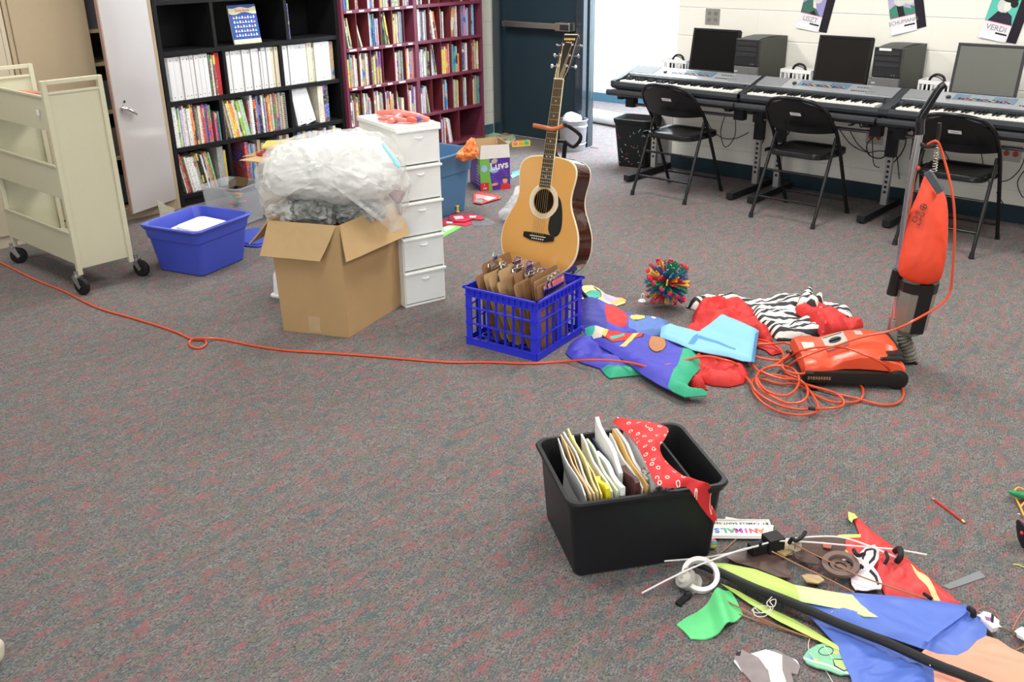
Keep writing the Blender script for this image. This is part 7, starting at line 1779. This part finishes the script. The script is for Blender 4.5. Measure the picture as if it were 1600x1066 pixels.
# black rubber connectors
def connector(pts, r, label):
    q = MB(); q.tube(catmull([at(*p) for p in pts], 6), r, 10); tag(q.build('rod_connector', blk_c, None, smooth=True), label, 'connector', 'black rod connectors')
connector([(1233, 849, .05), (1238, 842, .07), (1244, 845, .07), (1254, 838, .07), (1258, 832, .06)], .006, 'black rubber connector with a curl, left of the wavy white rod middle')
connector([(1334, 860, .045), (1340, 868, .06), (1350, 866, .05)], .006, 'black rubber connector over the inner red panel')
connector([(1384, 863, .04), (1387, 872, .055), (1382, 882, .04)], .005, 'thin black connector hanging from the rod over the red kite')
connector([(1398, 862, .04), (1406, 858, .06), (1407, 870, .06), (1401, 878, .04)], .009, 'thick black connector at the end of the bowed white rod')
connector([(1444, 928, .035), (1450, 932, .04), (1456, 936, .035)], .005, 'small black connector by the yellow stripe of the red kite')
connector([(1514, 951, .06), (1520, 955, .065), (1521, 963, .05)], .008, 'black corner connector at the tip of the blue panel')
q = MB(); a = at(1203, 850, .035); q.M = Matrix.Translation(a) @ Matrix.Rotation(R(62), 4, 'Z'); q.bx(-.07, -.02, -.018, .016, -.018, .012); q.bx(-.018, .035, -.026, .022, -.024, .028); q.bx(-.055, -.045, -.022, -.018, .0, .03)
tag(q.build('centre_fitting', blk_c, None, bevel=.003), 'blocky black plastic fitting joining the white rods beside the white card', 'connector')
# reel: white ring and grey spool with a dark winder
def reel():
    P = at(1093, 914, 0); e = empty('line_reel', P, 0, 'white plastic ring reel with a grey spool on the carpet by the spar tip', 'reel')
    q = MB(); rg = []
    F = Matrix.Translation(Vector((0.0, 0.0, .034))) @ Matrix.Scale(1.1, 4) @ Matrix.Rotation(R(42), 4, 'Z') @ Matrix.Rotation(R(28), 4, 'X')
    q.M = F; q.lathe([(.036, -.009), (.048, -.009), (.049, .009), (.037, .009)], 44, closed=True); q.build('ring', mat('ring_white', (.82, .80, .76), .35), e, smooth=True)
    sp = at(1074, 920, .0)-P
    G = Matrix.Translation(Vector((sp.x, sp.y, .028))) @ Matrix.Rotation(R(35), 4, 'X') @ Matrix.Rotation(R(-20), 4, 'Y') @ Matrix.Scale(1.2, 4)
    q = MB(); q.M = G; q.lathe([(0, -.022), (.026, -.022), (.028, -.016), (.014, -.012), (.014, .004), (.026, .008), (.026, .014), (0, .014)], 30); q.build('spool', mat('spool_grey', (.40, .37, .34), .35, vary=.2, scale=30), e, smooth=True)
    q = MB(); q.M = G; q.lathe([(0, .014), (.016, .014), (.015, .020), (0, .021)], 24); q.bx(-.004, .004, -.004, .004, .020, .024); q.build('spool_cap', mat('spool_cap', (.60, .57, .50), .3), e, smooth=True)
    t0, t1 = at(1075, 930, .012)-P, at(1059, 945, .006)-P; q = MB(); q.bar(t0, t1, .018, .008, (0, 0, 1)); q.sph(t0, .012); q.build('winder', blk_c, e)
reel()
# string tangle on the lime panel
q = MB(); S_ = [(1206, 933, .06), (1198, 943, .06), (1204, 952, .055), (1190, 958, .05), (1178, 950, .045), (1180, 962, .04), (1195, 963, .045), (1208, 950, .055), (1203, 940, .06), (1212, 937, .06), (1209, 948, .06), (1192, 947, .05), (1175, 953, .04), (1184, 958, .045), (1200, 955, .05)]
q.tube(catmull([at(*p) for p in S_], 6), .0013, 6); tag(q.build('string_tangle', mat('string_white', (.75, .70, .60), .7), None), 'small tangle of white string on the spar of the blue kite', 'string')
rod([(1265, 998, .004), (1263, 1012, .006), (1272, 1030, .012), (1290, 1048, .004), (1302, 1068, .002)], .0012, mat('string_white'), 'string', 'thin white string trailing over the green turtle cutout', 'string')
rod([(1288, 1010, .01), (1300, 1028, .012), (1312, 1042, .01)], .0012, mat('string_white'), 'string', 'short white string crossing beside the turtle cutout', 'string')
# green foam sheet
q = MB(); G_ = [(1057, 975), (1085, 958), (1108, 943), (1120, 930), (1141, 922), (1150, 937), (1161, 960), (1150, 972), (1136, 986), (1124, 993), (1100, 998), (1079, 998), (1068, 985)]
pt = pxs(G_, .006); cc = at(1125, 958, 0)
sheet(q, pt, lambda x, y, d: .004+.030*math.exp(-((Vector((x, y))-Vector((cc.x, cc.y))).dot(Vector((.75, .66)))/.022)**2)+.004*noise.noise(Vector((x*20, y*20, 0))), .007)
tag(q.build('foam_sheet', mat('foam_green', (.13, .66, .24), .7, vary=.04), None, smooth=True, solid=.003), 'light green foam sheet with a crease lying on the carpet near the reel', 'foam sheet')
# printed cards, upside down from here
def card(p0, p1, p2, z, label, txt):
    """p0 near left, p1 near right, p2 far left (pixels)"""
    A, B, C = at(*p0, z), at(*p1, z), at(*p2, z); X = (B-A); W_ = X.length; X.normalize(); Yv = (C-A); Yv = Yv-X*Yv.dot(X); H_ = Yv.length; Yv.normalize(); Z = X.cross(Yv)
    F = Matrix(((X.x, Yv.x, Z.x, A.x), (X.y, Yv.y, Z.y, A.y), (X.z, Yv.z, Z.z, A.z), (0, 0, 0, 1)))
    q = MB(); q.M = F; q.bx(0, W_, 0, H_, -.001, 0, 0); q.M = Matrix.Identity(4)
    if txt:
        q.M = F
        for i in (0, 1, 2):
            o = .004+i*.0035; t = .0007
            for a in ((o, W_-o, o, o+t), (o, W_-o, H_-o-t, H_-o), (o, o+t, o, H_-o), (W_-o-t, W_-o, o, H_-o)): q.bx(a[0], a[1], a[2], a[3], .0001, .0004, 1)
        q.M = Matrix.Identity(4)
        F2 = F @ Matrix.Translation((W_/2, H_/2, 0)) @ Matrix.Rotation(math.pi, 4, 'Z')
        text_mb(q, 'BY: CAMILLE SAINT-SAENS', F2 @ Matrix.Translation((.0, -H_*.27, 0)), .0165, 1, .0004, bold=.0004)
        word = 'ANIMALS'
        for i, c in enumerate(word): text_mb(q, c, F2 @ Matrix.Translation((-.065+i*.0225, H_*.10, 0)), .034, 2+i, .0005, bold=.0016)
    ms = [mat('card_cream_white', (.80, .78, .74), .5), mat('card_ink', (.05, .05, .06), .5)]+[mat('card_hue_%d' % i, c, .5) for i, c in enumerate(((.75, .22, .05), (.75, .06, .12), (.70, .05, .40), (.45, .06, .50), (.12, .40, .16), (.05, .42, .42), (.04, .22, .65)))]
    return tag(q.build('title_card', ms, None, recalc=False), label, 'card')
card((1106, 841), (1213, 842), (1106, 811), .010, 'white bordered card with upside down rainbow word ANIMALS, beside the black tub', True)
card((1130, 822), (1206, 836), (1125, 806), .004, 'plain white card tucked under the printed rainbow card', False)
# rainbow ball
q = MB(); c = at(1112, 857, .0)
def rb_mat():
    m, nt, b = nodes_of('rainbow_rubber'); N = nt.nodes; L = nt.links; tc = N.new('ShaderNodeTexCoord'); sp = N.new('ShaderNodeSeparateXYZ'); mp = N.new('ShaderNodeMapping'); mp.inputs['Rotation'].default_value = (.5, .4, 0); L.new(tc.outputs['Object'], mp.inputs[0]); L.new(mp.outputs[0], sp.inputs[0])
    mr = N.new('ShaderNodeMapRange'); mr.inputs[1].default_value = -.01; mr.inputs[2].default_value = .04; L.new(sp.outputs[2], mr.inputs[0]); r = N.new('ShaderNodeValToRGB'); r.color_ramp.interpolation = 'CONSTANT'
    cols = [(.7, .08, .06), (.8, .35, .05), (.75, .6, .1), (.1, .4, .2), (.05, .3, .45), (.7, .1, .2), (.8, .4, .1), (.1, .4, .35)]
    el = r.color_ramp.elements; el[0].color = (*cols[0], 1); el[1].position = .9; el[1].color = (*cols[7], 1)
    for i in range(1, 7): k = el.new(i/8); k.color = (*cols[i], 1)
    L.new(mr.outputs[0], r.inputs[0]); L.new(r.outputs[0], b.inputs['Base Color']); return m
q.sph((c.x, c.y, .0165), .0165, 24, 16); tag(q.build('rubber_ball', rb_mat(), None, smooth=True), 'small rainbow striped ball beside the lower right corner of the black tub', 'ball')
# grey strip and pencil
flat_item('felt_strip', [(1472, 917), (1530, 893), (1540, 903), (1484, 922)], .0, .003, mat('felt_grey', (.20, .22, .23), .7), 'grey felt strip sticking out from under the red kite', 'strip')
def pencil():
    a, b = at(1455, 777, .0045), at(1509, 818, .0045); d = (b-a).normalized(); L_ = (b-a).length
    e = empty('pencil', a, 0, 'red pencil lying alone on the carpet at the right', 'pencil')
    q = MB(); q.cyl(d*.016, d*(L_-.016), .0042, n=6); q.build('barrel', mat('pencil_red', (.55, .03, .03), .3), e)
    q = MB(); q.cyl(d*.016, d*.004, .0040, .0012, n=10); q.build('sharpened_wood', mat('pencil_wood', (.70, .50, .30), .6), e)
    q = MB(); q.cyl(d*.004, Vector((0, 0, 0)), .0012, .0003, n=8); q.build('lead', mat('pencil_lead', (.4, .04, .04), .5), e)
    q = MB(); q.cyl(d*(L_-.016), d*(L_-.004), .0044, n=12); q.build('ferrule', mat('pencil_gold', (.75, .50, .18), .3, .7), e)
    q = MB(); q.cyl(d*(L_-.004), d*L_, .0036, .003, n=12); q.build('end_cap', mat('pencil_cap', (.35, .12, .06), .5), e)
pencil()
# brown cellophane discs, paper curls, spiral, butterfly
brn = mat('brown_gloss_card', (.10, .060, .052), .15, vary=.15, scale=10, coat=.5); tan_ = mat('ochre_card', (.48, .34, .16), .35, vary=.15, scale=30)
def el_(cx, cy, rx, ry, rot=0): return ellp(cx, cy, rx, ry, rot, 24)
flat_item('brown_disc', [(1135, 874), (1142, 865), (1160, 862), (1190, 864), (1215, 872), (1230, 883), (1236, 897), (1234, 906), (1215, 904), (1185, 892), (1150, 882)], .010, .003, brn, 'glossy brown oval card by the lime kite panel', 'card', 'brown glossy cards', wav=.003)
flat_item('brown_disc', [(1240, 846), (1262, 841), (1300, 842), (1319, 845), (1321, 853), (1318, 868), (1311, 882), (1295, 880), (1270, 866), (1250, 858)], .012, .003, brn, 'glossy brown card behind the spiral, near the red kite', 'card', 'brown glossy cards', wav=.004)
flat_item('brown_disc', [(1238, 868), (1252, 862), (1268, 868), (1282, 880), (1278, 886), (1258, 882), (1244, 876)], .020, .003, brn, 'small glossy brown card between the ochre curls', 'card', 'brown glossy cards', wav=.005)
flat_item('ochre_piece', [(1205, 858), (1212, 848), (1232, 850), (1240, 858), (1236, 868), (1226, 874), (1214, 866)], .014, .004, tan_, 'ochre card piece under the black fitting', 'card', 'ochre card pieces', wav=.01)
flat_item('ochre_piece', [(1252, 902), (1262, 900), (1280, 901), (1288, 910), (1278, 914), (1260, 912)], .014, .004, tan_, 'ochre card piece left of the brown spiral', 'card', 'ochre card pieces', wav=.01)
flat_item('ochre_piece', [(1284, 848), (1300, 852), (1298, 859), (1286, 857)], .022, .004, mat('brick_red_card', (.45, .10, .06), .4), 'small brick red card on the glossy brown one', 'card', wav=.006)
for i, (x, y, r, lb) in enumerate(((1230, 868, .017, 'ivory paper curl standing beside the ochre piece'), (1240, 866, .014, 'second ivory paper curl next to the brown card'))):
    q = MB(); c = at(x, y, 0); F = Matrix.Translation((c.x, c.y, .030)) @ Matrix.Rotation(R(20+60*i), 4, 'Z') @ Matrix.Rotation(R(65), 4, 'X')
    a = [F @ Vector((r*math.cos(t)*(1+.06*t), r*math.sin(t)*(1+.06*t), -.010)) for t in [u*.28 for u in range(26)]]; b = [F @ Vector((r*math.cos(t)*(1+.06*t), r*math.sin(t)*(1+.06*t), .010)) for t in [u*.28 for u in range(26)]]
    q.loft([a, b], cap0=False, cap1=False, closed=False); tag(q.build('paper_curl', mat('ivory_paper', (.70, .66, .50), .5), None, smooth=True, solid=.0012), lb, 'paper', 'paper curls')
def spiral_disc():
    P = at(1311, 898, 0); e = empty('spiral_disc', P, 0, 'brown foam disc cut as a spiral, with grooves, beside the butterfly cutout', 'craft disc')
    q = MB(); q.M = Matrix.Translation((0, 0, .030)) @ Matrix.Rotation(R(8), 4, 'X')
    q.lathe([(.034, 0), (.052, 0), (.0535, .004), (.052, .012), (.036, .012), (.034, .008)], 44, closed=True); q.build('outer_ring', mat('foam_brown', (.16, .10, .085), .6, vary=.15), e, smooth=True)
    q = MB(); q.M = Matrix.Translation((0, 0, .024)); q.lathe([(.018, 0), (.029, 0), (.029, .008), (.018, .008)], 36, closed=True); q.lathe([(0, 0), (.011, 0), (.011, .006), (0, .006)], 24); q.bx(.0, .034, -.003, .003, 0, .005)
    q.build('inner_ring', mat('foam_brown'), e, smooth=True)
spiral_disc()
pkw = mat('butterfly_pinkwhite', (.80, .70, .74), .5, vary=.04); 
flat_item('butterfly_cutout', [(1334, 874), (1342, 868), (1354, 857), (1366, 855), (1373, 864), (1372, 878), (1364, 890), (1372, 900), (1378, 914), (1376, 924), (1355, 926), (1336, 925), (1330, 915), (1328, 895), (1313, 886), (1316, 878)], .014, .003, [pkw, cbk], 'white and pink butterfly cutout with black outline next to the red kite', 'cutout', wav=.012, step=.006,
          patches=(([(1345, 876), (1352, 862), (1366, 858), (1369, 866), (1366, 880), (1358, 886), (1357, 882), (1364, 874), (1364, 864), (1354, 866), (1349, 878)], 1), ([(1360, 893), (1370, 903), (1374, 916), (1370, 919), (1366, 906), (1357, 897)], 1), ([(1320, 880), (1334, 882), (1344, 890), (1340, 893), (1330, 886), (1318, 884)], 1)))
q = MB(); st = at(1339, 885, .030); pts = []
for i in range(28):
    a = 2*math.pi*i/28; r = .020 if i % 2 else .011; pts.append((r*math.cos(a), r*math.sin(a)*.8))
q.prism(pts, 0, .004, 0, Matrix.Translation(st)); tag(q.build('black_burst', cbk, None), 'small spiky black cutout on the butterfly', 'cutout')
# fish cutout, turtle cutout at the bottom edge
flat_item('fish_cutout', [(1146, 1036), (1150, 1022), (1160, 1018), (1172, 1024), (1196, 1017), (1214, 1018), (1228, 1026), (1244, 1033), (1250, 1044), (1246, 1056), (1236, 1054), (1240, 1070), (1236, 1090), (1190, 1090), (1172, 1066), (1158, 1050)], .0, .004, [mat('fish_grey', (.25, .21, .21), .5, vary=.25, scale=25), mat('fish_white', (.80, .80, .82), .5), cbk],
          'grey and white fish shaped cutout cropped by the bottom edge', 'cutout', wav=.006, step=.008, patches=(([(1170, 1022), (1196, 1017), (1222, 1026), (1222, 1050), (1232, 1080), (1205, 1075), (1200, 1050), (1185, 1032)], 1), ([(1150, 1022), (1158, 1020), (1156, 1028), (1149, 1027)], 2), ([(1145, 1036), (1149, 1035), (1166, 1062), (1162, 1062)], 1), ([(1238, 1031), (1250, 1036), (1249, 1042)], 1)))
flat_item('turtle_cutout', [(1254, 1031), (1262, 1020), (1276, 1012), (1292, 1008), (1300, 1013), (1312, 1020), (1322, 1034), (1334, 1046), (1332, 1057), (1312, 1058), (1296, 1053), (1276, 1048), (1260, 1040)], .002, .004, [mat('turtle_green', (.22, .55, .34), .5, vary=.2, scale=25), mat('turtle_lime', (.45, .58, .22), .5), mat('turtle_white', (.72, .78, .74), .5), cbk, mat('turtle_blue', (.15, .40, .60), .5), cye],
          'green turtle shaped cutout with patterned shell near the bottom edge', 'cutout', wav=.005, step=.005, patches=(([(1254, 1031), (1334, 1058), (1332, 1060), (1252, 1033)], 2), (el_(1290, 1022, 12, 8), 3), (el_(1290, 1022, 10.5, 6.6), 0), ([(1300, 1035), (1318, 1034), (1332, 1048), (1318, 1054), (1302, 1046)], 3), ([(1301, 1036), (1317, 1036), (1329, 1048), (1318, 1052), (1304, 1045)], 1), ([(1262, 1028), (1268, 1026), (1272, 1034), (1266, 1036)], 4), ([(1272, 1034), (1276, 1033), (1280, 1040), (1275, 1040)], 5), (el_(1306, 1024, 5, 3), 5)))
# little things at the right edge
flat_item('bead_cluster', [(1528, 972), (1534, 966), (1545, 970), (1558, 982), (1558, 992), (1548, 995), (1538, 986), (1529, 980)], .012, .012, [mat('shell_white', (.74, .68, .72), .4), mat('shell_violet', (.30, .08, .32), .4), cbk], 'small white and violet ornament beside the tip of the blue panel', 'ornament', wav=.012, step=.005, patches=(([(1534, 974), (1548, 978), (1548, 984), (1536, 980)], 1), ([(1546, 970), (1550, 972), (1550, 986), (1546, 984)], 2)))
flat_item('white_petal', [(1586, 992), (1594, 988), (1604, 992), (1604, 1010), (1596, 1006), (1588, 1000)], .006, .008, mat('white_paper'), 'small white piece at the right edge above the salmon panel', 'ornament', wav=.01, step=.006)
rod([(1524, 955, .012), (1540, 948, .012), (1556, 958, .008), (1562, 972, .008)], .0012, mat('string_pink', (.6, .15, .15), .6), 'string', 'fine reddish string loop beside the tip of the blue panel', 'string')
rod([(1556, 978, .006), (1575, 985, .006), (1590, 992, .006)], .0018, mat('twig_brown', (.25, .15, .08), .6), 'twig', 'thin brown twig between the ornament and the white piece', 'twig')
q = MB(); blob(q, [(1575, 769), (1582, 766), (1590, 768), (1606, 772), (1606, 780), (1596, 780), (1585, 775)], at(1590, 774, .02), .014, amp=.004, fr=60); tag(q.build('green_ornament', mat('moss_green', (.02, .28, .10), .8, bump=.8, bscale=200), None, smooth=True), 'fuzzy green ornament at the right edge above the orange loop', 'ornament')
rod([(1604, 768, .012), (1592, 762, .02), (1585, 768, .02), (1588, 780, .01), (1594, 792, .01), (1600, 806, .01)], .003, mat('orange_pipe', (.85, .42, .05), .5), 'orange_loop', 'orange wire loop at the right edge around the green ornament', 'wire')
rod([(1594, 793, .01), (1600, 786, .01), (1606, 780, .01)], .003, mat('orange_pipe'), 'orange_wire', 'short orange wire branch at the right edge', 'wire')
q = MB(); blob(q, [(1590, 816), (1594, 813), (1602, 822), (1612, 845), (1612, 872), (1603, 862), (1594, 840)], at(1602, 842, .03), .03, amp=.004, fr=30); o = tag(q.build('black_pouch', mat('pouch_black', (.02, .018, .025), .5), None, smooth=True), 'black item with a red dot at the right edge under the orange loop', 'pouch')
q = MB(); q.sph(at(1597, 833, .055)-o.location, .006); q.build('red_dot', mat('dot_red', (.7, .03, .06), .5), o, smooth=True)
rod([(1583, 882, .004), (1592, 883, .004), (1604, 888, .004)], .0018, mat('yellow_thread', (.65, .68, .08), .6), 'yellow_thread', 'short yellow thread at the right edge of the carpet', 'thread')
rod([(1590, 803, .002), (1594, 804, .002)], .002, mat('white_paper'), 'paper_scrap', 'tiny white scrap near the right edge by the orange loop', 'scrap')
# pale object cropped by the left edge, bottom
q = MB(); blob(q, [(-30, 1000), (-8, 998), (2, 1004), (4, 1015), (2, 1032), (-10, 1040), (-30, 1042)], at(-12, 1036, .02), .03, amp=.0, fr=30); tag(q.build('cream_block', mat('pale_cream_plastic', (.62, .60, .46), .5), None, smooth=True), 'pale cream rounded edge just cropped by the left border near the bottom', 'object')
